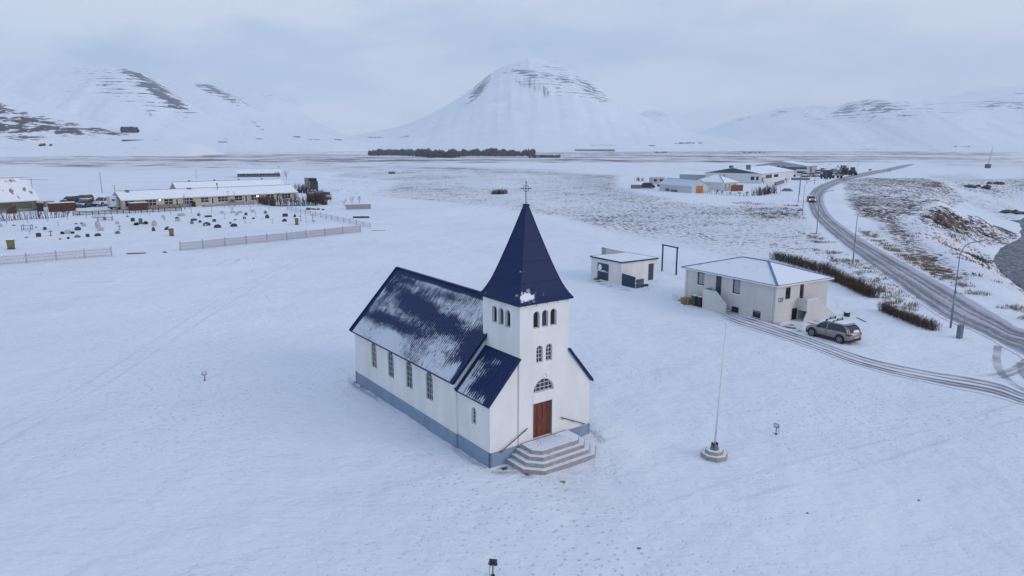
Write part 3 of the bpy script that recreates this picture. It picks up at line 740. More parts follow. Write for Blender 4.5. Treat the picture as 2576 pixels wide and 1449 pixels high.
# ============================================================ CHURCH
CH_A = R(35.94); P0 = G(1233.0, 1177.0)
def roof_mat(name, L_, W_, kind):
    """corrugated blue sheet with drifted snow; UV in metres: u along the eave, v down the slope"""
    m, nt, b = new_mat(name); L = nt.links.new
    uv = nd(nt, 'ShaderNodeTexCoord').outputs['UV']
    sx = nd(nt, 'ShaderNodeSeparateXYZ'); L(uv, sx.inputs[0]); u, v = sx.outputs[0], sx.outputs[1]
    cor = mth(nt, 'SINE', mth(nt, 'MULTIPLY', u, 2*math.pi/.21))
    n1 = noise(nt, uv, .55, 5, .6, (.45, 1.1, 1)); n2 = noise(nt, uv, 3., 6, .7, (1, .6, 1)); n3 = noise(nt, uv, 6., 5, .8, (1, .35, 1))
    s = mth(nt, 'ADD', mth(nt, 'MULTIPLY', n1, 1.15), mth(nt, 'ADD', mth(nt, 'MULTIPLY', n2, .75), mth(nt, 'MULTIPLY', n3, .6)))
    s = mth(nt, 'ADD', s, mth(nt, 'MULTIPLY', cor, .12))
    # where wind has scoured the sheet (bands), in metres on the roof
    def gs(u0, v0, a, bb, ang, k_):
        t = R(ang); du = mth(nt, 'SUBTRACT', u, u0); dv = mth(nt, 'SUBTRACT', v, v0)
        p = mth(nt, 'DIVIDE', mth(nt, 'ADD', mth(nt, 'MULTIPLY', du, math.cos(t)), mth(nt, 'MULTIPLY', dv, math.sin(t))), a)
        q = mth(nt, 'DIVIDE', mth(nt, 'SUBTRACT', mth(nt, 'MULTIPLY', dv, math.cos(t)), mth(nt, 'MULTIPLY', du, math.sin(t))), bb)
        return mth(nt, 'MULTIPLY', mth(nt, 'POWER', 2.718, mth(nt, 'MULTIPLY', mth(nt, 'ADD', mth(nt, 'MULTIPLY', p, p), mth(nt, 'MULTIPLY', q, q)), -1.)), k_)
    acc = 0.
    for g_ in kind: acc = mth(nt, 'ADD', acc, gs(*g_))
    s = mth(nt, 'SUBTRACT', s, acc)
    s = mth(nt, 'SUBTRACT', s, mth(nt, 'MULTIPLY', ramp(nt, mth(nt, 'MINIMUM', mth(nt, 'MINIMUM', u, mth(nt, 'SUBTRACT', L_, u)), v), .55, .15), 1.2))
    s = mth(nt, 'ADD', s, mth(nt, 'MULTIPLY', ramp(nt, v, W_*.55, W_), .14))
    mask = ramp(nt, s, 1.04, 1.26)
    mask = mth(nt, 'MULTIPLY', mask, mth(nt, 'SUBTRACT', 1., mth(nt, 'MULTIPLY', ramp(nt, cor, -.3, .9), .32)))
    L(mixc(nt, mask, (.004, .019, .088), (.71, .75, .82)), b.inputs['Base Color'])
    L(mth(nt, 'ADD', .45, mth(nt, 'MULTIPLY', mask, .4)), b.inputs['Roughness']); b.inputs['Specular IOR Level'].default_value = .22
    bp = nd(nt, 'ShaderNodeBump', Strength=1., Distance=.03); L(mth(nt, 'ADD', cor, mth(nt, 'MULTIPLY', mask, 1.3)), bp.inputs['Height']); L(bp.outputs[0], b.inputs['Normal'])
    return m
def roof_slab(name, quad, mat, parent, th=.07, L_=None, W_=None, label=None):
    """quad: top-back(u0,v0), top-front(u1,v0), eave-front, eave-back"""
    q = [Vector(p) for p in quad]; n = (q[1]-q[0]).cross(q[3]-q[0]).normalized()
    if n.z < 0: n = -n
    vs = q+[p-n*th for p in q]
    fs = [(0, 1, 2, 3), (7, 6, 5, 4), (0, 4, 5, 1), (1, 5, 6, 2), (2, 6, 7, 3), (3, 7, 4, 0)]
    me = bpy.data.meshes.new(name); me.from_pydata([tuple(v) for v in vs], [], fs)
    ul = me.uv_layers.new(name='UVMap'); UV = [(0, 0), (L_, 0), (L_, W_), (0, W_)]
    for l in me.loops: ul.data[l.index].uv = UV[l.vertex_index % 4] if l.vertex_index < 4 or True else (0, 0)
    bm = bmesh.new(); bm.from_mesh(me); bmesh.ops.recalc_face_normals(bm, faces=bm.faces); bm.to_mesh(me); bm.free()
    me.materials.append(mat); o = bpy.data.objects.new(name, me); C.objects.link(o); o.parent = parent
    if label: o['label'] = label
    return o
church = thing('church', 'white plastered church with blue spire, snow-dusted blue roof and grey-blue plinth', 'church', (P0[0], P0[1], 0), CH_A)
X_, Y_, mX_, mY_ = (1, 0, 0), (0, 1, 0), (-1, 0, 0), (0, -1, 0)
W_, TL, TR = 7.55, 2.06, 5.72
# wing walls (either side of the tower)
mb = MB()
wall(mb, (0, 3.45, 0), X_, Y_, [(0, 0), (W_, 0), (W_, 3.8), (0, 3.8)])
wall(mb, (0, 0, 0), X_, mY_, [(0, 0), (TL+.02, 0), (TL+.02, 6.12), (0, 3.83)])
wall(mb, (0, 0, 0), X_, mY_, [(TR-.02, 0), (W_, 0), (W_, 3.83), (TR-.02, 6.12)])
wing_win = arch(1.42, 1.94, 2.12, 3.16)
wall(mb, (0, 0, 0), Y_, mX_, rect(0, 3.5, 0, 3.83), [wing_win], .16)
wall(mb, (W_, 0, 0), Y_, X_, rect(0, 3.5, 0, 3.83), [wing_win], .16)
mb.build('wing_wall', white, church)
window(church, (0, 0, 0), Y_, mX_, wing_win, .16, 2, 4, .05)
window(church, (W_, 0, 0), Y_, X_, wing_win, .16, 2, 4, .05)
# nave
n0, n1, nx0, nx1, nc_ = 3.5, 18.5, -.1, 7.65, 3.775
mb = MB(); nh = [arch(c_-.46, c_+.46, 2.08, 4.02) for c_ in (6.8, 9.56, 12.33, 15.1)]
wall(mb, (nx0, 0, 0), Y_, mX_, rect(n0, n1, 0, 4.36), nh, .13)
wall(mb, (nx1, 0, 0), Y_, X_, rect(n0, n1, 0, 4.36), nh, .13)
gab = [(nx0, 0), (nx1, 0), (nx1, 4.36), (nc_, 8.6), (nx0, 4.36)]
wall(mb, (0, n0, 0), X_, mY_, gab); wall(mb, (0, n1, 0), X_, Y_, gab)
mb.build('nave_wall', white, church)
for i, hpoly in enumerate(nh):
    window(church, (nx0, 0, 0), Y_, mX_, hpoly, .12, 3, 5, .035, gm=amber if i == 3 else None, label='rearmost nave window, its panes tinted amber with an orange reflection painted in' if i == 3 else None)
    window(church, (nx1, 0, 0), Y_, X_, hpoly, .12, 3, 5, .035)
# plinth
pm = MB()
for (o_, u_, n_, L0, L1, dd) in [((0, 0, 0), X_, mY_, -.05, W_+.05, .05), ((0, 0, 0), Y_, mX_, -.05, 3.5, .05), ((W_, 0, 0), Y_, X_, -.05, 3.5, .05),
        ((nx0, 0, 0), Y_, mX_, n0-.05, n1+.05, .05), ((nx1, 0, 0), Y_, X_, n0-.05, n1+.05, .05), ((0, n1, 0), X_, Y_, nx0-.05, nx1+.05, .05)]:
    pm.extr([(L0, -.6), (L1, -.6), (L1, .885), (L0, .885)], o_, u_, (0, 0, 1), n_, -.1, dd)
pm.build('plinth', plinthm, church)
# tower
ty0, ty1, tz = -.05, 3.72, 9.34
mb = MB()
door_h = rect(3.05, 4.50, .98, 3.2)
fan = arch(3.06, 4.62, 3.84, 4.64, 14, flat=.80)
tw = [arch(3.27, 3.76, 5.68, 6.72), arch(3.98, 4.47, 5.68, 6.72)]
bel = [arch(c_-.235, c_+.235, 7.79, 8.80) for c_ in (3.27, 3.90, 4.53)]
bels = [arch(c_-.26, c_+.26, 7.79, 8.83) for c_ in (1.13, 1.81, 2.50)]
wall(mb, (0, ty0, 0), X_, mY_, rect(TL, TR, 0, tz), [door_h, fan]+tw+bel, .22)
wall(mb, (TL, 0, 0), Y_, mX_, rect(ty0, ty1, 0, tz), bels, .22)
wall(mb, (TR, 0, 0), Y_, X_, rect(ty0, ty1, 0, tz), bels, .22)
wall(mb, (0, ty1, 0), X_, Y_, rect(TL, TR, 5, tz), bel, .22)
mb.build('tower_wall', white, church)
window(church, (0, ty0, 0), X_, mY_, fan, .2, 5, 3, .05, name='fanlight')
for p in tw: window(church, (0, ty0, 0), X_, mY_, p, .14, 2, 4, .045)
for i, p in enumerate(bel):
    for (o_, u_, n_, pl) in (((0, ty0, 0), X_, mY_, p), ((TL, 0, 0), Y_, mX_, bels[i]), ((TR, 0, 0), Y_, X_, bels[i]), ((0, ty1, 0), X_, Y_, p)):
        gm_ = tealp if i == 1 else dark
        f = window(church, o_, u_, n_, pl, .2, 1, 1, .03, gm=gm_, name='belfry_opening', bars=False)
mb = MB()
for p in bels+bel: pass
# lintel panel over the door and recess reveal band
MB().box(3.0, 4.6, ty0-.025, ty0, 3.36, 3.74).build('lintel', white, church)
# double door
dr = MB(); y0 = ty0+.16
for a, b_ in ((3.05, 3.772), (3.778, 4.50)):
    dr.box(a, b_, y0, y0+.05, .98, 3.2)
    w_ = (b_-a)
    for k_ in range(2):
        xa = a+.07+k_*(w_-.07)/2; xb = xa+(w_-.07)/2-.07
        for za, zb in ((1.12, 1.75), (1.83, 2.05), (2.13, 3.08)):
            dr.box(xa, xb, y0-.012, y0, za, zb); dr.box(xa+.035, xb-.035, y0-.03, y0-.012, za+.035, zb-.035)
door = dr.build('door', wdoor, church)
MB().cyl((3.84, y0-.07, 2.0), (3.84, y0, 2.0), .018).bar((3.84, y0-.07, 2.0), (3.97, y0-.07, 1.99), .025).build('door_handle', steel, door)
MB().box(3.0, 3.05, ty0-.02, y0, .98, 3.25).box(4.5, 4.56, ty0-.02, y0, .98, 3.25).box(3.0, 4.56, ty0-.02, y0-.02, 3.2, 3.26).build('door_frame', white, church)
lm = MB().tube([(3.92, ty0, 4.86), (3.92, ty0-.14, 5.0), (3.92, ty0-.2, 4.88)], .015, 6); lm.cyl((3.92, ty0-.2, 4.88), (3.92, ty0-.2, 4.78), .02, .06); lm.build('wall_lamp', framem, church)
# roofs
naveL = 15.35; naveW = math.hypot(4.12, 4.6)
nm1 = roof_mat('nave_roof_west', naveL, naveW, [(4.6, 1.9, 5.5, .55, 6, .30), (10.5, 2.9, 4.5, .6, 8, .36), (14.6, 3.4, .9, 1.8, 0, .42), (2.2, 4.4, 2.8, .45, -6, .45), (6.5, 4.3, 3.0, .55, 4, .42), (7.0, 2.9, 3.2, .7, 8, .25), (13.6, 4.9, .6, .7, 0, .25), (2.5, .8, 3., .3, 4, .28), (9, .9, 3., .35, 0, .12), (1.2, 2.2, .6, 1.2, 0, .22)])
nm2 = roof_mat('nave_roof_east', naveL, naveW, [(7, 2.9, 5.2, .7, 8, .25)])
ez = 4.36-.30
roof_slab('nave_roof', [(nc_, n1+.17, 8.72), (nc_, n0-.18, 8.72), (nx0-.28, n0-.18, 4.24), (nx0-.28, n1+.17, 4.24)], nm1, church, .08, naveL, naveW)
roof_slab('nave_roof', [(nc_, n1+.17, 8.72), (nc_, n0-.18, 8.72), (nx1+.28, n0-.18, 4.24), (nx1+.28, n1+.17, 4.24)], nm2, church, .08, naveL, naveW)
tr = MB()
for s_ in (-1, 1):
    ex = nx0-.30 if s_ < 0 else nx1+.30
    for yy in (n1+.19, n0-.20): tr.bar((nc_, yy, 8.72), (ex, yy, 4.23), .05, .17)
    tr.bar((ex, n0-.2, 4.20), (ex, n1+.2, 4.20), .06, .08)
tr.bar((nc_, n0-.2, 8.76), (nc_, n1+.2, 8.76), .22, .05)
tr.build('roof_trim', bluem, church)
wL = 3.55+.12; wWd = math.hypot(2.25, 2.35)
wm1 = roof_mat('wing_roof_west', wL, wWd, [(2.2, 2.0, 1.0, .9, 30, .42), (1.0, .8, .9, .4, 20, .25), (2.8, 1.2, .5, 1.3, 0, .3), (1.6, 2.7, .7, .4, 0, .25), (3.3, 1.6, .35, 2., 0, .5), (1.8, .25, 2., .3, 0, .4)])
for s_ in (0, 1):
    xt, xe = (TL, -.18) if not s_ else (TR, W_+.18)
    roof_slab('wing_roof', [(xt, 3.6, 6.20), (xt, -.13, 6.20), (xe, -.13, 3.78), (xe, 3.6, 3.78)], wm1, church, .07, wL, wWd)
    t2 = MB().bar((xt, -.14, 6.19), (xe, -.14, 3.77), .05, .14); t2.bar((xe, -.16, 3.74), (xe, 3.46, 3.74), .05, .07)
    t2.build('wing_roof_trim', bluem, church)
# spire
def spire_mat():
    m, nt, b = new_mat('spire_sheet'); L = nt.links.new
    ob = nd(nt, 'ShaderNodeTexCoord').outputs['Object']
    sx = nd(nt, 'ShaderNodeSeparateXYZ'); L(ob, sx.inputs[0]); x, y, z = sx.outputs
    def g3(c_, r_, k_):
        a = None
        for o_, cc, rr2 in zip((x, y, z), c_, r_):
            t = mth(nt, 'DIVIDE', mth(nt, 'SUBTRACT', o_, cc), rr2); t = mth(nt, 'MULTIPLY', t, t)
            a = t if a is None else mth(nt, 'ADD', a, t)
        return mth(nt, 'MULTIPLY', mth(nt, 'POWER', 2.718, mth(nt, 'MULTIPLY', a, -1.)), k_)
    sp = g3((-1.30, -1.8, .35), (.66, .5, .34), .80)
    for s_ in [((-1.15, -1.25, 1.72), (.12, .4, .14), .5), ((.2, -1.75, .35), (.4, .4, .22), .42), ((1.5, -1.9, .2), (.15, .4, .15), .4), ((.3, -1.4, 1.2), (.12, .4, .10), .42), ((.35, -1.2, 1.95), (.18, .4, .05), .42), ((-1.85, 1.5, .15), (.3, .1, .15), .45), ((-.9, -1.6, .8), (.9, .5, .5), .2)]:
        sp = mth(nt, 'ADD', sp, g3(*s_))
    n1 = noise(nt, ob, 4., 6, .7)
    mask = ramp(nt, mth(nt, 'ADD', mth(nt, 'MULTIPLY', mth(nt, 'SUBTRACT', n1, .5), 1.9), sp), .40, .62)
    seam = mth(nt, 'GREATER_THAN', mth(nt, 'FRACT', mth(nt, 'ADD', mth(nt, 'MULTIPLY', z, .87), mth(nt, 'MULTIPLY', noise(nt, ob, .4, 2), .08))), .97)
    cc = mixc(nt, mth(nt, 'MULTIPLY', ramp(nt, noise(nt, ob, 1.4, 6, .7), .35, .7), .5), (.004, .016, .074), (.006, .022, .088))
    cc = mixc(nt, mth(nt, 'MULTIPLY', seam, .5), cc, (.004, .006, .025))
    L(mixc(nt, mask, cc, (.74, .76, .82)), b.inputs['Base Color']); b.inputs['Roughness'].default_value = .5; b.inputs['Specular IOR Level'].default_value = .2
    bp = nd(nt, 'ShaderNodeBump', Strength=1., Distance=.012); L(mth(nt, 'ADD', mth(nt, 'MULTIPLY', seam, -1.), mth(nt, 'MULTIPLY', mask, 2.5)), bp.inputs['Height']); L(bp.outputs[0], b.inputs['Normal'])
    return m
sx0, sy0 = (TL+TR)/2, (ty0+ty1)/2
sp = MB(); secs = []
for f_, w_ in ((0, 1.0), (.05, .905), (.1, .832), (.15, .768), (.2, .712), (.27, .645), (.36, .563), (.57, .385), (.78, .215), (1, .045)):
    h_ = 2.03*w_; secs.append([(-h_, -h_, 5.42*f_), (h_, -h_, 5.42*f_), (h_, h_, 5.42*f_), (-h_, h_, 5.42*f_)])
secs = [[(a*.9, b_*.9, -.06) for a, b_, _ in secs[0]], [(a, b_, -.06) for a, b_, _ in secs[0]]]+secs
sp.loft(secs); spire = sp.build('spire', spire_mat(), church); spire.location = (sx0, sy0, 9.32)
hp = MB()
for sgx in (-1, 1):
    for sgy in (-1, 1):
        pts = [(sgx*a[0][0]*-1, sgy*a[0][1]*-1, a[0][2]) for a in secs[2:]]
        hp.tube(pts, .035, 5)
hp.build('hip_cap', bluem, spire)
cp = MB().box(-.14, .14, -.14, .14, 5.22, 5.50); cp.build('spire_cap', bluem, spire)
cr = MB(); cr.cyl((0, 0, 5.45), (0, 0, 6.78), .028, .022, 8); ct = R(-36)
ux = Vector((math.cos(ct), math.sin(ct), 0)); zc = 6.40
cr.bar(ux*-.30+Vector((0, 0, zc)), ux*.30+Vector((0, 0, zc)), .035); 
for s_ in (-1, 1): cr.cyl(ux*s_*.24+Vector((0, 0, zc)), ux*s_*.34+Vector((0, 0, zc)), .045, .005, 6)
cr.cyl((0, 0, 6.74), (0, 0, 6.86), .045, .004, 6)
cr.tube([ux*math.cos(t)*.17+Vector((0, 0, zc+.17*math.sin(t))) for t in [2*math.pi*i/20 for i in range(21)]], .016, 5)
cr.build('cross', black, church).location = (sx0, sy0, 9.32)
# steps with snow lying on the treads
stp = MB(); tops = [.98, .74, .50, .26]; cxs = 3.86
def octo(hw, f_, ch): return [(cxs-hw, -.06), (cxs-hw, -f_+ch), (cxs-hw+ch*.95, -f_), (cxs+hw-ch*.95, -f_), (cxs+hw, -f_+ch), (cxs+hw, -.06)][::-1]
dims = [(1.80, 1.70, .45), (2.12, 2.00, .60), (2.44, 2.30, .75), (2.76, 2.60, .90)]
for z_, d_ in zip(tops, dims):
    stp.prism(octo(*d_), z_-.24 if z_ > .3 else -.4, z_)
steps = stp.build('entrance_steps', conc, church, bevel=.012)
def patchy(name, thr, c0=(.25, .22, .21)):
    m, nt, b = new_mat(name); L = nt.links.new; ob = nd(nt, 'ShaderNodeTexCoord').outputs['Object']
    n_ = noise(nt, ob, 7., 6, .75); n2 = noise(nt, ob, 1.2, 3)
    L(mixc(nt, ramp(nt, mth(nt, 'ADD', n_, mth(nt, 'MULTIPLY', mth(nt, 'SUBTRACT', n2, .5), .5)), thr, thr+.10), c0, (.74, .76, .82)), b.inputs['Base Color'])
    b.inputs['Roughness'].default_value = .85
    bp = nd(nt, 'ShaderNodeBump', Strength=1., Distance=.02); L(n_, bp.inputs['Height']); L(bp.outputs[0], b.inputs['Normal']); return m
ss = MB()
for i, (z_, d_) in enumerate(zip(tops, dims)):
    o_ = octo(d_[0]-.03, d_[1]-.03, d_[2]); o_ = [(a, min(b_, -.22 if i == 0 else -.1)) for a, b_ in o_]
    ss.prism(o_, z_+.003, z_+.022)
ss.build('snow_cover', patchy('trodden_snow', .31), steps)
# handrails on the front wall
for (a, b_, lx) in (((.61, .85), (2.57, 1.84), 0), ((5.15, 1.91), (7.12, 1.02), 1)):
    mb = MB(); yy = -.16; mb.cyl((a[0], yy, a[1]), (b_[0], yy, b_[1]), .03, None, 8)
    for t in (.08, .5, .92):
        x, z = a[0]+(b_[0]-a[0])*t, a[1]+(b_[1]-a[1])*t
        mb.tube([(x, yy, z), (x, yy, z-.09), (x, -.02, z-.09)], .016, 5)
    mb.build('handrail', brownm, church)
# gutter hooks under the spire eave
for i in range(5):
    gk = MB(); x = TL+.3+i*.78; gk.tube([(x, ty0-.12, 9.27), (x+.02, ty0-.17, 9.17), (x+.06, ty0-.12, 9.12)], .012, 4); gk.build('eave_hook', black, church)
dp = MB().cyl((TL-.05, -.07, .9), (TL-.05, -.07, 6.0), .035, None, 8); dp.build('downpipe', white, church)
# ============================================================ VEGETATION BUILDERS
def twigs(mb, cx, cy, n, h, spread, rad, rnd, r0=.03, lean=.5, sub=3, z0=0.):
    for i in range(n):
        a = rnd.uniform(0, 2*math.pi); q = rnd.random()**.5
        bx, by = cx+rad*q*math.cos(a), cy+rad*q*math.sin(a)
        a2 = rnd.uniform(0, 2*math.pi); l = rnd.uniform(0, lean); hh = h*rnd.uniform(.6, 1.05)
        tx, ty = bx+math.cos(a2)*l*hh*spread, by+math.sin(a2)*l*hh*spread
        p0 = Vector((bx, by, z0)); p1 = Vector((tx, ty, z0+hh)); pm_ = p0.lerp(p1, .5)+Vector((rnd.uniform(-.1, .1)*hh, rnd.uniform(-.1, .1)*hh, 0))
        mb.cyl(p0, pm_, r0, r0*.7, 3, False); mb.cyl(pm_, p1, r0*.7, r0*.2, 3, False)
        for k in range(sub):
            t = rnd.uniform(.25, .9); q0 = p0.lerp(pm_, t*2) if t < .5 else pm_.lerp(p1, t*2-1)
            a3 = rnd.uniform(0, 2*math.pi); ll = hh*rnd.uniform(.2, .42)
            q1 = q0+Vector((math.cos(a3)*ll*.55, math.sin(a3)*ll*.55, ll*.8)); mb.cyl(q0, q1, r0*.5, r0*.15, 3, False)
def tree_mb(h, rnd, r0, crown=.55, depth=4, first=.25, up=.55):
    tr = MB(); cr = MB()
    def grow(p, d, L, r, k):
        q = p+d*L; (tr if k >= depth-1 else cr).cyl(p, q, r, r*.7, 5 if k >= depth-1 else 3, False)
        if k == 0: return
        for i in range(3 if k < depth else 4):
            a = rnd.uniform(0, 2*math.pi); nd_ = (d*up+Vector((math.cos(a), math.sin(a), rnd.uniform(-.1, .6)))*crown).normalized()
            grow(p.lerp(q, rnd.uniform(.55, 1)), nd_, L*rnd.uniform(.55, .8), r*.55, k-1)
    grow(Vector((0, 0, -.1)), Vector((rnd.uniform(-.1, .1), rnd.uniform(-.1, .1), 1)).normalized(), h*first, r0, depth)
    return tr, cr
def bare_tree(pos, h, label, r0=.12, group=None, seed=0, mat=None, **k):
    rnd = random.Random(seed); t = thing('bare_tree', label, 'tree', pos, rnd.uniform(0, 6), group)
    a, b = tree_mb(h, rnd, r0, **k); a.build('trunk', mat or twigd, t); b.build('crown', mat or twig, t); return t
def hedge(pts, wd, h, label, mat, dens=9, group=None, r0=.03, sub=3, seed=1, lean=.6, name='hedge', cat='hedge', wz=None):
    rnd = random.Random(seed); mb = MB(); o = P(*pts[0])
    W = [P(*p)-o for p in pts]
    for i in range(len(W)-1):
        a, b = W[i], W[i+1]; L = (b-a).length; n = int(L*dens)
        for k in range(n):
            p = a.lerp(b, (k+rnd.random())/n); s_ = rnd.gauss(0, .42)*wd; d = (b-a).normalized()
            hv = h*(.78+.35*float(vnoise(p.x*.5+seed, p.y*.5)))
            twigs(mb, p.x-d.y*s_, p.y+d.x*s_, 1, hv, .8, .1, rnd, r0, lean, sub, p.z-.05)
    ob = mb.build(name, mat); ob.location = o; tag(ob, label, cat, group); return ob
def hedge_local(name, mat, *a): pass

# near hedges along the yard of the white house
G_H = 'bare hedges behind the white house'
hedge([(1948,650),(2010,668),(2060,682),(2102,697)], 1.2, 1.55, 'long bare thicket hedge emerging from behind the hipped roof of the white house', twig, 60, G_H, .020, 4, 1, .9)
hedge([(2098,705),(2140,722),(2178,742),(2200,750)], 1.0, 1.65, 'bushy brown hedge section right of the white house, its tallest part', twigr, 90, G_H, .018, 4, 2, .9)
hedge([(2218,780),(2260,798),(2310,818),(2352,832)], 0.7, 1.1, 'low brown hedge nearest the road, ending by the street lamp', twigr, 110, G_H, .015, 4, 3, .9)

# ============================================================ FLAGPOLE
fb = P(1796, 1148)
fp = thing('flagpole', 'tall leaning white flagpole on an octagonal stepped stone base in the snow', 'flagpole', fb, .35)
sb = MB()
o8 = lambda r: [(r*math.cos(math.pi/8+i*math.pi/4), r*math.sin(math.pi/8+i*math.pi/4)) for i in range(8)]
sb.prism(o8(.80), -.3, .24); sb.prism(o8(.56), .24, .46)
sb = sb.build('stone_base', conc, fp, bevel=.015)
MB().prism(o8(.74), .243, .275).prism(o8(.50), .463, .485).build('snow_cover', snow, sb)
mt_ = MB(); mt_.cyl((0, 0, .46), (0, 0, .64), .27, .22, 14); mt_.cyl((0, 0, .64), (0, 0, .80), .20, .14, 14)
mt_.build('mount', stoneg, fp, smooth=False)
MB().box(-.16, -.09, -.12, .12, .62, .9).box(.09, .16, -.12, .12, .62, .9).build('clamp', black, fp)
# pole from its measured foot to its measured top
topw = None
d_ = ray(1827, 816); t_ = (fb.y+.25)/d_[1]; topw = Vector((d_[0]*t_, fb.y+.25, H+d_[2]*t_))
lt = Matrix.Rotation(-.35, 3, 'Z') @ (topw-fb)
MB().cyl((0, 0, .5), lt, .065, .028, 12).build('pole', polew, fp, smooth=True)
MB().blob(lt+Vector((0, 0, .05)), (.075, .075, .06), 10, 6, 0).build('finial', polew, fp, smooth=True)

# ============================================================ FLOODLIGHTS
def floodlight(pxy, rz, tilt, label, lit_side=True, h=.55, s=1.):
    p = P(*pxy); t = thing('floodlight', label, 'floodlight', p, rz, 'ground floodlights round the church', s)
    MB().cyl((0, 0, -.2), (0, 0, h), .035, .03, 8).cyl((0, 0, -.1), (0, 0, .06), .12, .09, 8).build('post', black, t)
    MB().tube([(-.22, 0, h+.2), (-.22, 0, h+.05), (0, 0, h), (.22, 0, h+.05), (.22, 0, h+.2)], .016, 5).build('bracket', black, t)
    hd = thing('lamp_head', None, None, (0, 0, h+.2), 0)
    hb = MB(); hb.loft([[(-.14, .12, -.10), (.14, .12, -.10), (.14, .12, .10), (-.14, .12, .10)], [(-.21, -.06, -.16), (.21, -.06, -.16), (.21, -.06, .16), (-.21, -.06, .16)]])
    ob = hb.build('lamp_head', black, t, bevel=.01); bpy.data.objects.remove(hd)
    ob.location = (0, 0, h+.2); ob.rotation_euler = (tilt, 0, 0)
    g = MB().box(-.17, .17, -.072, -.062, -.125, .125).build('lens', M('frosted_lens', (.52, .53, .60), .3), ob)
    cb_ = MB().tube([(.1, .05, h+.15), (.16, .15, h*.6), (.12, .2, .1), (.04, .06, -.02)], .012, 4); cb_.build('cable', black, t)
    return t
floodlight((515, 957), R(38), R(-25), 'small floodlight on a post in the open snow left of the church', s=.8)
floodlight((1952, 1092), R(-42), R(-25), 'small square floodlight in the snow right of the flagpole', s=.8)
floodlight((1240, 1448), R(170), R(15), 'black floodlight nearest the camera, seen from behind in front of the church', s=.85)
for i, (x, y, r_) in enumerate([(2311,1259,.05), (2031,1291,.05), (1607,1380,.06)]):
    p = P(x, y); ob = MB().blob((0, 0, .02), (r_*1.6, r_, r_), 6, 4, .3).build('stone', stoneg); ob.location = p
    tag(ob, ['tiny dark stone in the snow at the far right of the near field', 'tiny dark stone in the snow below the right floodlight', 'dark stone chip beside the faint wheel track in the foreground'][i], 'stone', 'stones poking through the snow')

# ============================================================ WHITE HOUSE
HA = R(31); HP = G(*[(2180+1860/2.576)/1.49068, (900+806/2.576)/1.49068])
hs = thing('white_house', 'two-storey white concrete house with snow-covered hipped roof and outside stairs', 'house', (HP[0], HP[1], 0), HA)
HL, HW, HE = 13., 8.6, 4.05
mb = MB()
def ywin(b0, b1, z0, z1): return rect(b0, b1, z0, z1)
lw = [rect(9.98, 11.05, 2.36, 3.86), rect(4.72, 5.76, 2.26, 3.82), rect(4.72, 5.76, .12, .84), rect(1.76, 2.82, .16, .92)]
ld = rect(7.38, 8.22, 1.56, 3.9)
wall(mb, (0, 0, 0), Y_, mX_, rect(0, HL, -.4, HE), lw+[ld], .16)
rw = [rect(1.50, 2.32, 2.42, 3.68)]; rd = rect(3.82, 4.50, 1.5, 3.80); rb = rect(2.75, 3.75, -.3, 1.3)
wall(mb, (0, 0, 0), X_, mY_, rect(0, HW, -.4, HE), rw+[rd, rb], .16)
wall(mb, (HW, 0, 0), Y_, X_, rect(0, HL, -.4, HE)); wall(mb, (0, HL, 0), X_, Y_, rect(0, HW, -.4, HE))
mb.build('wall', housew, hs)
curt = M('drawn_curtain', (.30, .30, .33), .3, var=.15, scale=2.)
for i, p in enumerate(lw):
    f = window(hs, (0, 0, 0), Y_, mX_, p, .14, 1, 1, .09 if i < 2 else .07, gm=curt if i < 2 else glass, fm=tealp, bars=False)
    MB().extr(rect(p[0][0]-.06, p[1][0]+.06, p[0][1]-.10, p[0][1]-.02), (0, 0, 0), Y_, (0, 0, 1), mX_, -.1, .06).build('sill', snow if i < 2 else conc, f)
for p in rw: window(hs, (0, 0, 0), X_, mY_, p, .14, 1, 1, .08, fm=tealp, bars=False)
for nm, o_, u_, n_, p in (('stair_door', (0, 0, 0), Y_, mX_, ld), ('balcony_door', (0, 0, 0), X_, mY_, rd), ('basement_door', (0, 0, 0), X_, mY_, rb)):
    d0 = MB(); d0.extr(p, o_, u_, (0, 0, 1), n_, -.13, -.10)
    q = rect(p[0][0]+.16, p[1][0]-.16, p[0][1]+1.0, p[2][1]-.2) if nm != 'basement_door' else rect(p[0][0]+.2, p[1][0]-.2, .3, .9)
    do = d0.build(nm, black if nm != 'stair_door' else tealp, hs)
    MB().extr(q, o_, u_, (0, 0, 1), n_, -.10, -.09).build('pane', glass, do)
    hx = Vector(o_)+Vector(u_)*(p[0][0]+.08)+Vector((0, 0, p[0][1]+1.0))+Vector(n_)*-.07
    MB().bar(hx, hx+Vector(u_)*.12, .03).build('handle', steel, do)
# thin string course
MB().extr(rect(0, 8.4, .80, .83), (0, 0, 0), Y_, (0, 0, 1), mX_, 0, .02).extr(rect(0.02, 2.7, .80, .83), (0, 0, 0), X_, (0, 0, 1), mY_, 0, .02).build('string_course', white, hs)
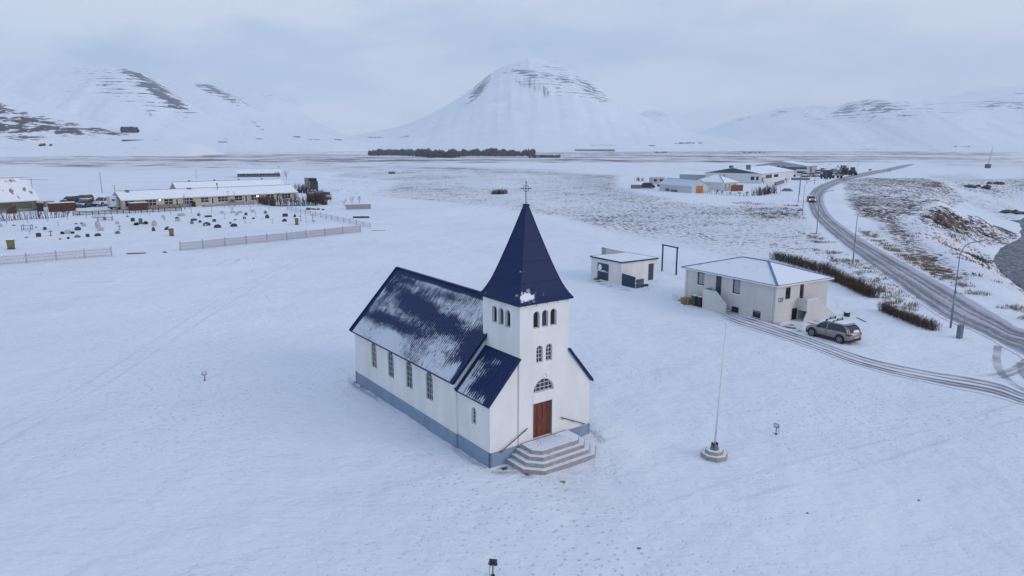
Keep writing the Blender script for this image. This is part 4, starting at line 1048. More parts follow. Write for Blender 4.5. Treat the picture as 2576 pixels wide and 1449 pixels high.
# roof
ov = .35; ez_, rz_ = 4.12, 5.63
A_ = [(-ov, -ov), (HW+ov, -ov), (HW+ov, HL+ov), (-ov, HL+ov)]; ry0, ry1, rx = 4.7, 8.3, HW/2
def house_roof_mat():
    m, nt, b = new_mat('snowy_tin_roof'); L = nt.links.new; ob = nd(nt, 'ShaderNodeTexCoord').outputs['Object']
    n_ = noise(nt, ob, .9, 6, .7, (1, 1, 1)); n2 = noise(nt, ob, .25, 3)
    f = ramp(nt, mth(nt, 'ADD', mth(nt, 'MULTIPLY', n_, .7), mth(nt, 'MULTIPLY', n2, .5)), .70, .80)
    L(mixc(nt, f, (.76, .775, .81), (.26, .36, .52)), b.inputs['Base Color']); b.inputs['Roughness'].default_value = .8
    bp = nd(nt, 'ShaderNodeBump', Strength=.6, Distance=.03); L(n_, bp.inputs['Height']); L(bp.outputs[0], b.inputs['Normal']); return m
tinb = M('blue_tin', (.10, .19, .32), .5, .2)
rf = MB(); rf.add([(x, y, ez_) for x, y in A_]+[(rx, ry0, rz_), (rx, ry1, rz_)]+[(x, y, ez_-.10) for x, y in A_],
  [(0, 1, 4), (1, 2, 5, 4), (2, 3, 5), (3, 0, 4, 5), (0, 6, 7, 1), (1, 7, 8, 2), (2, 8, 9, 3), (3, 9, 6, 0), (6, 9, 8, 7)])
roof = rf.build('roof', house_roof_mat(), hs)
hc = MB()
for c_, e_ in ((A_[0], ry0), (A_[1], ry0), (A_[2], ry1), (A_[3], ry1)): hc.bar((c_[0], c_[1], ez_+.02), (rx, e_, rz_+.02), .26, .05)
hc.bar((rx, ry0, rz_+.02), (rx, ry1, rz_+.02), .26, .05); hc.build('hip_cap', tinb, roof)
eg = MB()
for i in range(4): a, b_ = A_[i], A_[(i+1) % 4]; eg.bar((*a, ez_+.012), (*b_, ez_+.012), .10, .035)
eg.build('roof_edge', tinb, roof)
gt = MB()
for i in range(4): a, b_ = A_[i], A_[(i+1) % 4]; gt.bar((a[0]*1.005, a[1]*1.005, ez_-.12), (b_[0]*1.005, b_[1]*1.005, ez_-.12), .11, .10)
gt.build('gutter', white, hs)
for yy in (.35, HL-.3): MB().cyl((-.07, yy, -.2), (-.07, yy, ez_-.1), .05, None, 8).build('downpipe', white, hs)
# stairs on the long side: solid parapet wall, landing, treads
sw = MB(); sw.extr([(8.95, -.3), (8.95, 2.30), (6.98, 2.30), (5.50, 1.18), (5.50, -.3)], (-1.2, 0, 0), Y_, (0, 0, 1), mX_, -.14, 0)
sw.build('stair_parapet', housew, hs)
sw = MB(); sw.box(-1.06, -.003, 8.81, 8.95, -.3, 2.30); sw.box(-1.06, -.003, 7.2, 8.81, -.3, 1.5)
for k_ in range(7): sw.box(-1.06, -.003, 7.2-.25*(k_+1), 7.2-.25*k_-.002, -.3, 1.5-.2*(k_+1)+.001*k_)
sw.build('stair', conc, hs)
sc_ = MB(); sc_.box(-1.0, -.1, 7.3, 8.75, 1.503, 1.53)
for k_ in range(7): sc_.box(-1.0, -.15, 7.2-.25*(k_+1)+.02, 7.2-.25*k_-.02, 1.5-.2*(k_+1)+.004, 1.5-.2*(k_+1)+.025)
sc_.build('stair_snow', snow, hs)
MB().tube([(-1.13, 8.5, 2.3), (-1.13, 8.5, 2.5), (-1.13, 7.3, 2.5), (-1.13, 7.3, 2.3)], .02, 5).build('stair_rail', steel, hs)
# balcony and stairs on the gable side
sw = MB(); sw.extr([(2.62, -.3), (3.05, -.3), (3.75, 1.12), (7.5, 1.12), (7.5, 1.9), (5.32, 2.36), (3.55, 2.36), (3.55, 1.12)], (0, -1.2, 0), X_, (0, 0, 1), mY_, -.14, 0)
sw2 = MB(); sw2.extr([(3.75, 1.12), (3.05, -.3), (8.55, -.3), (8.55, .1), (5.32, 2.36), (3.55, 2.36), (3.55, 1.12)], (0, -1.2, 0), X_, (0, 0, 1), mY_, -.14, 0)
sw2.box(3.55, 3.69, -1.06, -.003, 1.10, 2.36)
sw2.build('balcony_parapet', housew, hs)
sw = MB(); sw.box(3.69, 5.3, -1.06, -.003, 1.3, 1.45)
for k_ in range(7): sw.box(5.3+.25*k_+.001, 5.3+.25*(k_+1), -1.06, -.003, -.3, 1.45-.2*(k_+1))
sw.build('balcony_stair', conc, hs)
MB().extr([(3.50, 2.363), (5.34, 2.363), (5.34, 2.395), (3.50, 2.395)], (0, -1.2, 0), X_, (0, 0, 1), mY_, -.16, .02).build('parapet_snow', snow, hs)
MB().box(4.02, 4.66, -.16, -.003, 3.90, 4.0).build('wall_lamp', M('lit_tube', (1, .9, .7), .4, emit=(1., .80, .50), es=3.2), hs)
# small blue sign beside the window
sg = MB().box(.40, 1.18, -.03, -.003, 2.24, 2.68).build('wall_sign', M('sign_blue', (.03, .10, .30), .4), hs)
sgw = M('sign_white', (.62, .66, .72), .4)
t_ = MB(); t_.box(.43, .56, -.036, -.031, 2.34, 2.60)
for r_, (a, b_) in enumerate(((.60, 1.12), (.60, 1.02), (.60, 1.14))):
    x = a; z = 2.56-r_*.115; rnd = random.Random(r_)
    while x < b_: w_ = rnd.uniform(.03, .09); t_.box(x, x+w_, -.036, -.031, z, z+.045); x += w_+.018
t_.build('sign_lettering', sgw, sg)
# pallets and bins
HM = Matrix.Translation(Vector((HP[0], HP[1], 0))) @ Matrix.Rotation(HA, 4, 'Z')
def hpos(x, y, z=0): return HM @ Vector((x, y, z))
pal = thing('pallet', 'wooden pallet, lowest of the stack under the stair wall of the white house', 'pallet', hpos(-1.0, 11.6, -.02), HA, 'stacked wooden pallets')
for y in (-.5, -.25, 0, .25, .5): MB().box(-.42, .42, y-.05, y+.05, .12, .145).build('deck_board', palew, pal)
for x in (-.36, 0, .36): MB().box(x-.05, x+.05, -.6, .6, 0, .02).box(x-.05, x+.05, -.6, .6, .10, .118).build('bearer', palew, pal)
for x in (-.36, 0, .36):
    for y in (-.52, 0, .52): MB().box(x-.05, x+.05, y-.07, y+.07, .02, .10).build('block', palew, pal)
for k_ in range(1, 5):
    copy_thing(pal, ['second pallet from the bottom of the stack beside the green bin', 'middle pallet of the stack beside the green bin', 'pallet just under the snowy top one in the stack', 'snow-dusted topmost pallet of the stack beside the green bin'][k_-1], hpos(-1.0+.02*k_, 11.6+.03*(k_ % 2), -.02+.155*k_), HA+.03*(k_ % 3))
def bin_(x, y, m_, label):
    t = thing('wheelie_bin', label, 'bin', hpos(x, y, 0), HA-R(90), 'bins by the stair wall', 1.1)
    b_ = MB().loft([[(-.22, -.25, .05), (.22, -.25, .05), (.22, .22, .05), (-.22, .22, .05)], [(-.3, -.33, 1.0), (.3, -.33, 1.0), (.3, .32, 1.0), (-.3, .32, 1.0)]]); b_.build('body', m_, t, bevel=.02)
    l_ = MB().loft([[(-.32, -.36, 1.0), (.32, -.36, 1.0), (.32, .38, 1.02), (-.32, .38, 1.02)], [(-.28, -.3, 1.09), (.28, -.3, 1.09), (.28, .34, 1.10), (-.28, .34, 1.10)]]).build('lid', m_, t, bevel=.02)
    MB().box(-.27, .27, -.28, .32, 1.1, 1.13).build('snow_cover', snow, l_)
    for s_ in (-.24, .24): MB().cyl((s_-.03, .24, .1), (s_+.03, .24, .1), .1, None, 10).build('wheel', tyre, t)
grn = M('green_plastic', (.018, .075, .035), .5, var=.1)
bin_(-.8, 10.45, grn, 'green wheelie bin next to the pallet stack'); bin_(-.8, 9.6, plastic, 'black wheelie bin tight against the stair wall')
# old tub
tb = P(2130, 795); t = thing('fire_tub', 'small dark round tub standing in the snow between the white house and the hedge', 'tub', tb, .3)
MB().cyl((0, 0, -.05), (0, 0, .42), .30, .34, 18).build('body', plastic, t); MB().cyl((0, 0, .42), (0, 0, .44), .34, None, 18).build('rim', black, t); MB().cyl((0, 0, .443), (0, 0, .46), .26, .22, 14).build('snow_cover', snow, t)
for k_, (x0, y0_, x1, y1_, lb) in enumerate([(2155,799,2178,810,'thin stick lying on the snow beside the dark tub'), (1712,750,1722,768,'scrap timber half buried at the left corner of the white house')]):
    a, b_ = P(x0, y0_), P(x1, y1_); ob = MB().bar((0, 0, .03), b_-a+Vector((0, 0, .05)), .06).build('stick', twigd); ob.location = a; tag(ob, lb, 'stick')

# ============================================================ FLAT-ROOFED SHED
SA = R(33); SP_ = G((2180+382/2.576)/1.49068, (900+434/2.576)/1.49068)
sh = thing('flat_roofed_shed', 'small white flat-roofed shed with dark double door and blue roof edge', 'shed', (SP_[0], SP_[1], 0), SA)
SL, SW, SH = 6.3, 6.5, 3.05; mb = MB()
gd = rect(2.55, 4.95, .12, 2.45); sd_ = rect(4.95, 5.95, .12, 2.45)
wall(mb, (0, 0, 0), Y_, mX_, rect(0, SL, -.3, SH), [gd], .1); wall(mb, (0, 0, 0), X_, mY_, rect(0, SW, -.3, SH), [sd_], .1)
wall(mb, (SW, 0, 0), Y_, X_, rect(0, SL, -.3, SH)); wall(mb, (0, SL, 0), X_, Y_, rect(0, SW, -.3, SH))
mb.build('wall', M('shed_plaster', (.70, .67, .66), .85, var=.16, scale=.7, streak=True), sh)
g_ = MB(); g_.extr(gd, (0, 0, 0), Y_, (0, 0, 1), mX_, -.09, -.05)
for y in (3.4, 3.75, 4.1): g_.extr(rect(y-.02, y+.02, .12, 2.45), (0, 0, 0), Y_, (0, 0, 1), mX_, -.05, -.04)
gdo = g_.build('garage_door', tealp, sh)
MB().extr(rect(2.7, 4.9, 1.27, 1.38), (0, 0, 0), Y_, (0, 0, 1), mX_, -.05, .05).build('cross_rail', framem, gdo)
sn = MB(); sn.blob((.03, 4.45, 1.85), (.03, .38, .35), 9, 6, .25); sn.blob((.03, 4.5, 1.46), (.05, .38, .09), 9, 5, .2); sn.blob((.03, 3.6, 1.42), (.05, .34, .06), 9, 5, .2); sn.build('snow_patch', snow, gdo)
so_ = MB().extr(sd_, (0, 0, 0), X_, (0, 0, 1), mY_, -.09, -.05).build('side_door', tealp, sh)
MB().box(5.05, 5.17, -.07, .02, 1.2, 1.24).build('handle', steel, so_)
MB().box(-.12, SW+.12, -.12, SL+.12, SH, SH+.06).box(-.06, SW+.06, -.06, SL+.06, SH+.061, SH+.11).build('roof', M('roof_snow', (.78, .79, .82), .8, var=.05, bump=.02), sh)
ed = MB()
for a, b_ in (((-.14, -.14), (SW+.14, -.14)), ((SW+.14, -.14), (SW+.14, SL+.14)), ((SW+.14, SL+.14), (-.14, SL+.14)), ((-.14, SL+.14), (-.14, -.14))): ed.bar((*a, SH+.03), (*b_, SH+.03), .06, .20)
ed.build('fascia', tealp, sh)
# raised back part of the roof
rb_ = MB(); rb_.add([(SW-.25, SL-.1, SH+.1), (SW-.25, SL-.1, SH+.18), (2.6, SL-.1, SH+.1), (2.6, SL-.1, SH+1.05), (SW-.25, SL+.9, SH+.0), (SW-.25, SL+.9, SH+.18), (2.6, SL+.9, SH+.0), (2.6, SL+.9, SH+1.05)],
  [(0, 2, 3, 1), (4, 5, 7, 6), (2, 6, 7, 3), (1, 3, 7, 5), (0, 1, 5, 4), (0, 4, 6, 2)]); rb_.build('roof_upstand', M('upstand_paint', (.30, .34, .38), .7), sh)
# plank screen by the shed
SM = Matrix.Translation(Vector((SP_[0], SP_[1], 0))) @ Matrix.Rotation(SA, 4, 'Z')
pf = thing('plank_screen', 'dark blue upright plank screen at the corner of the flat-roofed shed', 'fence', SM @ Vector((.05, -.1, 0)), SA)
rnd = random.Random(4)
def plank(px_, x, y, h, r_):
    MB().box(x-.07, x+.07, y-.02, y+.02, -.1, h).build('plank', tealp, pf)
for i in range(14): y = -.1-i*.185; MB().box(-.03, .03, y-.075, y+.075, -.2, 1.62+.03*rnd.random()-.01*i).build('plank', tealp, pf)
for i in range(7): MB().box(.12+i*.2, .25+i*.2, -2.68, -2.63, -.2, 1.18).build('plank', tealp, pf)
MB().box(-.02, 1.5, -2.62, -2.58, .3, .4).box(-.02, 1.5, -2.62, -2.58, .9, 1.0).box(.031, .08, -2.6, 0, .4, .5).box(.031, .08, -2.6, 0, 1.2, 1.3).build('rail', tealp, pf)
tb_ = MB().box(1.5, 2.6, -2.4, -2.1, -.05, .28).build('low_timber', black); tb_.matrix_world = pf.matrix_basis; tb_.location = pf.location; tb_.rotation_euler = pf.rotation_euler
tag(tb_, 'short dark timber baulk lying at the end of the plank screen', 'timber')
ro = P(1502, 703); ob = MB().blob((0, 0, .1), (.5, .3, .18), 7, 4, .3).blob((.9, .6, .06), (.35, .2, .12), 6, 4, .3).build('rubble', stoneg); ob.location = ro; tag(ob, 'low dark rubble at the left corner of the flat-roofed shed', 'rubble', kind='stuff')
# frame (carpet beater / swing)
a, b_ = P((2180+778/2.576)/1.49068, (900+300/2.576)/1.49068), P((2180+915/2.576)/1.49068, (900+335/2.576)/1.49068)
fr = thing('swing_frame', 'dark goalpost-like timber frame standing between the shed and the house', 'frame', a)
d_ = b_-a; hh = 3.9
for q in (Vector((0, 0, 0)), d_): MB().bar(q+Vector((0, 0, -.2)), q+Vector((0, 0, hh)), .2, .2).build('post', tealp, fr)
u_ = d_.normalized(); MB().bar(-u_*.25+Vector((0, 0, hh+.08)), d_+u_*.25+Vector((0, 0, hh+.08)), .16, .18).build('crossbar', tealp, fr)

# ============================================================ CABINET AND STREET LAMPS
cb0 = P(2413, 850); cbt = thing('utility_cabinet', 'grey-blue steel utility cabinet beside the road and the nearest street lamp', 'cabinet', cb0, R(35))
cbm = M('cabinet_paint', (.12, .17, .20), .5)
MB().box(-.32, .32, -.18, .18, -.1, 1.25).build('body', cbm, cbt, bevel=.02); MB().box(-.36, .36, -.22, .22, 1.25, 1.31).build('lid', cbm, cbt, bevel=.02)
MB().box(-.28, -.01, -.195, -.181, .1, 1.2).box(.01, .28, -.195, -.181, .1, 1.2).build('door', cbm, cbt)
mp = P(2421, 846); mo = thing('marker_post', 'thin wooden marker post standing behind the utility cabinet', 'post', mp)
MB().cyl((0, 0, -.1), (0, 0, 2.1), .045, None, 6).build('post', palew, mo); MB().cyl((0, 0, 1.6), (0, 0, 1.75), .05, None, 6).build('reflector', M('reflector', (.7, .3, .1), .4), mo)
lampm = M('lamp_head_grey', (.30, .33, .37), .4, .3)
def make_lamp(h, arm, label, loc, rz, group, r=.09):
    t = thing('street_lamp', label, 'street lamp', loc, rz, group)
    MB().cyl((0, 0, -.2), (0, 0, h*.42), r, r*.85, 10).cyl((0, 0, h*.42), (0, 0, h*.80), r*.62, r*.5, 10).build('pole', steel, t, smooth=True)
    pts = [(arm*(1-math.cos(a))*.62, 0, h*.80+h*.175*math.sin(a)) for a in [i*math.pi/2/8 for i in range(9)]]+[(arm*.85, 0, h*.985)]
    MB().tube(pts, [r*.5]*8+[r*.38]*2, 8).build('arm', steel, t, smooth=True)
    hd_ = MB().loft([[(arm*.82, y*.07, h*.985+z*.06) for y, z in ((-1, -1), (1, -1), (1, 1), (-1, 1))], [(arm*.92, y*.14, h*.99+z*.08) for y, z in ((-1, -1), (1, -1), (1, 1), (-1, 1))], [(arm*1.12, y*.09, h*1.0+z*.05) for y, z in ((-1, -1), (1, -1), (1, 1), (-1, 1))]])
    hd_.build('lamp_head', lampm, t)
    MB().box(-.05, .05, -r-.1, -r+.02, h*.40, h*.43).build('junction_box', steel, t)
    return t
GL = 'street lamps along the road'
def lamp_h(base, top):
    p = P(*base); d = ray(*top); k_ = p.y/d[1]; return p, H+d[2]*k_-p.z, d[0]*k_-p.x
p, hgt, ar = lamp_h((2391, 824), (2478, 603))
lamp0 = make_lamp(1., 1., 'x', p, R(0), GL) if False else None
lamps = [((2391,824),(2478,603),'nearest street lamp, beside the utility cabinet at the right'),
 ((2145,664),(2195,521),'street lamp standing behind the white house hedge at the near road bend'),
 ((2054,588),(2098,478),'street lamp on the bend just in front of the oncoming car'),
 (c3(20,578),c3(145,268),'street lamp left of the oncoming car on the far side of the bend'),
 ((2007,510),None,'twin')]
for (b_, tp, lb) in lamps[:4]:
    p, hgt, ar = lamp_h(b_, tp); make_lamp(hgt, max(1.6, ar*.86), lb, p, R(-4), GL, .10)
far_l = [(cF(1930,320),cF(2020,100),'curved street lamp in front of the parked cars at the farm road'),(cF(1843,300),cF(1922,124),'street lamp right of the white van at the farm road'),(cF(2050,285),cF(2068,100),'street lamp before the dark trailer'),
 (cF(2180,180),cF(2184,100),'street lamp rising behind the blue container'),(cF(2290,215),cF(2296,92),'street lamp rising behind the green tractor'),(cF(2383,222),cF(2400,90),'farthest street lamp, right of the last tractor')]
for i, (b_, tp, lb) in enumerate(far_l):
    p, hgt, ar = lamp_h(b_, tp); make_lamp(hgt, max(2.2, abs(ar)), lb, p, R(8), GL, .13)
for b_, tp, lb in ((cF(1752,520),cF(1785,205),'plain leaning pole left of the street lamp, nearer of the two close together'), (cF(1768,430),cF(1790,190),'plain pole standing just behind the nearer leaning pole')):
    p, hgt, ar = lamp_h(b_, tp); ob = MB().cyl((0, 0, -.2), (ar, 0, hgt), .13, .09, 6).build('utility_pole', steel); ob.location = p; tag(ob, lb, 'pole', 'plain poles by the road')
# ============================================================ VEHICLES
def paint(name, col, metal=.3): return M(name, col, .32, metal, var=.05, spec=.6)
def disc(mb, x, y0, y1, z, r, n=20): mb.cyl((x, y0, z), (x, y1, z), r, None, n)
def car(label, pos, rz, pm_, L_=4.45, W=1.85, Hh=1.62, kind='suv', scale=1., group=None, snowy=True, detail=False, cat='car', name='parked_car', lit=False, lean=0.):
    t = thing(name, label, cat, pos, rz, group, scale)
    hw = W/2; f = L_/2; belt = .98*Hh/1.62
    if kind == 'suv': st = [(-1, .80, .46, .93), (-.97, .90, .36, 1.0), (-.86, .96, .28, 1.04), (-.6, .995, .24, 1.05), (0, 1., .22, 1.0), (.45, .99, .23, .98), (.66, .97, .26, .93), (.84, .93, .30, .84), (.96, .84, .36, .74), (1, .72, .42, .66)]
    else: st = [(-1, .82, .42, .80), (-.95, .92, .32, .92), (-.75, .97, .24, .95), (-.4, 1., .2, .92), (.3, 1., .2, .88), (.6, .96, .22, .82), (.85, .92, .26, .74), (.97, .82, .32, .62), (1, .72, .36, .56)]
    k = Hh/1.62; secs = []
    for x, w, zs, zb in st:
        w *= hw; zs *= k; zb *= k; m_ = (zs+zb)/2
        secs.append([(x*f, y*w, z) for y, z in ((-.86, zs), (-1, zs+.10), (-1.0, m_+.05), (-.965, zb-.08), (-.86, zb), (0, zb+.035), (.86, zb), (.965, zb-.08), (1.0, m_+.05), (1, zs+.10), (.86, zs))])
    body = MB().loft(secs).build('body', pm_, t, smooth=False, bevel=0)
    for p in body.data.polygons: p.use_smooth = True
    # glasshouse
    if kind == 'suv': g = ((-.94, .56, .925), (-.86, .40, .86), (-.70, .18, .74))
    elif kind == 'pickup': g = ((-.20, .50, .90), (-.16, .40, .84), (-.12, .22, .74))
    else: g = ((-.80, .52, .90), (-.68, .38, .82), (-.50, .14, .72))
    zb, zm, zt = belt, belt+(Hh-belt)*.5, Hh-.055
    def ring(a, b_, w, z): 
        a *= f; b_ *= f; w *= hw; c_ = .10
        return [(a, -w+c_, z), (a+c_, -w, z), (b_-c_*1.5, -w, z), (b_, -w+c_*2.4, z), (b_, w-c_*2.4, z), (b_-c_*1.5, w, z), (a+c_, w, z), (a, w-c_, z)]
    gh = MB().loft([ring(*g[0], zb-.03), ring(*g[1], zm), ring(*g[2], zt)]); wn = gh.build('windows', glass, t)
    a, b_, w = g[2]
    MB().loft([ring(a-.015, b_+.015, w+.03, zt-.03), ring(a, b_, w-.01, Hh-.01), ring(a+.06, b_-.06, w-.12, Hh+.02)]).build('roof', pm_, t)
    pl = MB()
    r0, r1, r2 = ring(*g[0], zb-.03), ring(*g[1], zm), ring(*g[2], zt)
    for i, wdt in ((2, .07), (5, .07), (0, .10), (7, .10), (1, .12), (6, .12)):
        for p, q in ((r0[i], r1[i]), (r1[i], r2[i])): pl.bar(p, q, wdt*.6, wdt*.8)
    xm = .0
    for s_ in (-1, 1):
        y0_, y1_, y2_ = g[0][2]*hw, g[1][2]*hw, g[2][2]*hw
        pl.bar((xm, s_*(y0_+.004), zb), (xm-.02, s_*(y1_+.004), zm), .03, .08, (1, 0, 0)); pl.bar((xm-.02, s_*(y1_+.004), zm), (xm-.05, s_*(y2_+.004), zt), .03, .08, (1, 0, 0))
    for i in range(8): pl.bar(r2[i], r2[(i+1) % 8], .05, .05)
    pl.build('pillars', pm_, t)
    wr = .345*k if kind != 'pickup' else .38; wx = f*.60
    for s_ in (-1, 1):
        for xw in (-wx, wx*1.03):
            ar = MB(); disc(ar, xw, s_*hw*.90, s_*(hw+.012), wr+.03, wr+.10); ar.build('wheel_arch', plastic, t)
            wh = MB(); disc(wh, xw, s_*hw*.80, s_*(hw+.03), wr, wr, 22); wo = wh.build('wheel', tyre, t)
            rm = MB(); y_ = s_*(hw+.032)
            if detail:
                rm.cyl((xw, y_, wr), (xw, y_+s_*.02, wr), wr*.2, None, 10)
                for q in range(10):
                    an = 2*math.pi*(q//2)/5+(.16 if q % 2 else -.16); rm.bar((xw+math.cos(an)*wr*.12, y_+s_*.01, wr+math.sin(an)*wr*.12), (xw+math.cos(an)*wr*.62, y_+s_*.012, wr+math.sin(an)*wr*.62), .028, .03, (0, 1, 0))
                pts = [(xw+math.cos(2*math.pi*q/24)*wr*.64, y_+s_*.008, wr+math.sin(2*math.pi*q/24)*wr*.64) for q in range(25)]; rm.tube(pts, .018, 6)
            else: rm.cyl((xw, y_-s_*.01, wr), (xw, y_+s_*.01, wr), wr*.6, None, 14)
            rm.build('rim', rim, wo)
    # lights, bumpers, plates, mirrors
    lm_ = M('headlamp_on', (1, .95, .8), .3, emit=(1., .86, .62), es=14.) if lit else whitel
    for s_ in (-1, 1):
        MB().loft([[(f*.80, s_*hw*.90, .76*k), (f*.80, s_*hw*.93, .66*k), (f*.93, s_*hw*.86, .62*k), (f*.93, s_*hw*.82, .74*k)], [(f*.88, s_*hw*.60, .80*k), (f*.93, s_*hw*.60, .68*k), (f*1.0, s_*hw*.55, .64*k), (f*.975, s_*hw*.55, .74*k)]]).build('headlight', lm_, t)
        zt_ = .86*k if kind == 'suv' else .72*k
        MB().loft([[(-f*.80, s_*hw*.985, zt_+.02), (-f*.80, s_*hw*.99, zt_-.02), (-f*.80, s_*hw*.9, zt_-.02), (-f*.80, s_*hw*.9, zt_+.02)], [(-f*.97, s_*hw*.93, zt_+.08), (-f*.97, s_*hw*.93, zt_-.09), (-f*.97, s_*hw*.7, zt_-.09), (-f*.97, s_*hw*.7, zt_+.08)], [(-f*1.006, s_*hw*.72, zt_+.07), (-f*1.006, s_*hw*.72, zt_-.06), (-f*1.006, s_*hw*.55, zt_-.04), (-f*1.006, s_*hw*.55, zt_+.06)]]).build('tail_light', redl, t)
        mi = MB().blob((f*.42, s_*(hw+.10), zb+.06), (.08, .12, .08), 8, 5, .03); mi.bar((f*.42, s_*hw*.9, zb), (f*.42, s_*(hw+.06), zb+.05), .04); mi.build('mirror', pm_ if detail else plastic, t)
    bp = MB(); bp.loft([[(-f*1.012, -hw*.74, .28*k), (-f*1.012, hw*.74, .28*k), (-f*1.012, hw*.74, .46*k), (-f*1.012, -hw*.74, .46*k)], [(-f*.90, -hw*.95, .24*k), (-f*.90, hw*.95, .24*k), (-f*.90, hw*.95, .42*k), (-f*.90, -hw*.95, .42*k)]])
    bp.build('rear_bumper', plastic, t)
    bp = MB(); bp.loft([[(f*1.012, -hw*.68, .26*k), (f*1.012, hw*.68, .26*k), (f*1.012, hw*.68, .50*k), (f*1.012, -hw*.68, .50*k)], [(f*.90, -hw*.93, .22*k), (f*.90, hw*.93, .22*k), (f*.90, hw*.93, .40*k), (f*.90, -hw*.93, .40*k)]])
    bp.build('front_bumper', plastic, t)
    sk = MB()
    for s_ in (-1, 1): sk.box(-wx+wr+.06, wx-wr-.03, s_*(hw-.02)-.025, s_*(hw-.02)+.025, .2*k, .38*k)
    sk.box(-f*.9, f*.9, -hw*.85, hw*.85, .22*k, .3*k); sk.build('sill_cladding', plastic, t)
    MB().box(-f*1.022, -f*1.012, -.26, .26, .56*k, .67*k).build('number_plate', M('plate_white', (.55, .53, .48), .5), t)
    if detail:
        MB().box(-f*1.012, -f*.985, -hw*.78, -hw*.42, .44*k, .49*k).box(-f*1.012, -f*.985, hw*.42, hw*.78, .44*k, .49*k).build('reflector', redl, t)
        rk = MB()
        for xr in (-.42, .28):
            rk.bar((xr, -.66, Hh+.10), (xr, .66, Hh+.10), .07, .05)
            for s_ in (-.62, .62): rk.box(xr-.05, xr+.05, s_-.05, s_+.05, Hh-.06, Hh+.10)
            rk.bar((xr-.02, -.6, Hh+.22), (xr-.02, .1, Hh+.20), .05, .04); rk.box(xr-.05, xr+.02, -.64, -.56, Hh+.1, Hh+.26); rk.box(xr-.05, xr+.02, .06, .14, Hh+.1, Hh+.26)
        rk.build('roof_rack', black, t)
        for s_ in (-1, 1):
            for xh in (.15, -.75): MB().box(xh-.09, xh+.09, s_*hw*.995-.012, s_*hw*.995+.03*1, .86, .90).build('door_handle', pm_, t)
        dl = MB()
        for s_ in (-1, 1):
            for xh, z1_ in ((.92, .9), (.02, .95), (-.98, .92)): dl.bar((xh, s_*(hw*1.0+.001), .42), (xh-.02, s_*(hw*1.0+.001), z1_), .012, .012)
        dl.build('door_seam', plastic, t)
        th = MB().tube([(-f*1.0, 0, .34), (-f*1.04, 0, .34), (-f*1.06, 0, .42)], .03, 6); th.build('tow_hitch', black, t)
        MB().loft([ring(g[0][0]-.01, g[0][0]+.05, .86, zb+.01)[:8], ring(g[1][0]-.035, g[1][0]+.02, .80, zm)[:8]]).build('rear_screen', glass, t) if False else None
        MB().bar((-f*.72, -.55, Hh-.06), (-f*.72, .55, Hh-.06), .22, .04).build('rear_spoiler', pm_, t)
        w1 = MB().blob((-f*.93, -.15, zb+.08), (.16, .42, .14), 12, 6, .15); w1.build('rear_snow', snow, t)
        w2_ = MB().box(f*.33, f*.47, -.62, .62, zm-.09, zm+.01)
    if snowy:
        sn_ = MB().loft([ring(a+.04, b_-.02, w-.05, Hh+.0), ring(a+.08, b_-.05, w-.10, Hh+.05)]); sn_.build('roof_snow', snow, t)
        if not detail:
            MB().box(f*.55, f*.88, -hw*.8, hw*.8, (.955 if kind == 'suv' else .87)*k-.05, (.99 if kind == 'suv' else .90)*k-.02).build('bonnet_snow', snow, t)
        else:
            s2 = MB(); q0, q1 = r0, r1
            s2.add([(f*.56-.02, -.62, zb+.05), (f*.56-.02, .62, zb+.05), (f*.40+.05, .62, zm+.04), (f*.40+.05, -.62, zm+.04), (f*.56-.1, -.62, zb), (f*.56-.1, .62, zb), (f*.40-.05, .62, zm), (f*.40-.05, -.62, zm)],
              [(0, 1, 2, 3), (7, 6, 5, 4), (0, 4, 5, 1), (2, 6, 7, 3), (0, 3, 7, 4), (1, 5, 6, 2)]); s2.build('windscreen_snow', snow, t)
    return t
silver = paint('silver_paint', (.27, .26, .27), .5); goldp = paint('beige_paint', (.30, .25, .20), .4); blackp = paint('black_paint', (.012, .013, .018)); bluep = paint('blue_grey_paint', (.12, .16, .22)); whitep = paint('white_paint', (.62, .63, .65), 0.); tanp = paint('tan_paint', (.30, .20, .13)); darkg = paint('dark_green_paint', (.012, .03, .028)); redp = paint('dark_red_paint', (.09, .012, .012))
fw = P(*c5(318, 790)); rw_ = P(*c5(545, 850)); dv = (fw-rw_); ca = math.atan2(dv.y, dv.x)
n_ = Vector((-dv.y, dv.x, 0)).normalized(); nside = n_ if n_.dot(Vector((0, 1, 0))) > 0 else -n_
cc_ = (fw+rw_)/2+nside*.98
car('silver estate SUV with roof racks parked beside the white house', (cc_.x, cc_.y, 0), ca, silver, 4.5, 1.88, 1.66, scale=dv.length/2.75, detail=True, snowy=True, group=None)
p = P(2045, 509); car('beige car with lit headlights driving towards the camera on the snowy road bend', (p.x, p.y+1.5, .06), R(-103), goldp, 4.4, 1.85, 1.7, scale=1.22, lit=True, name='moving_car')

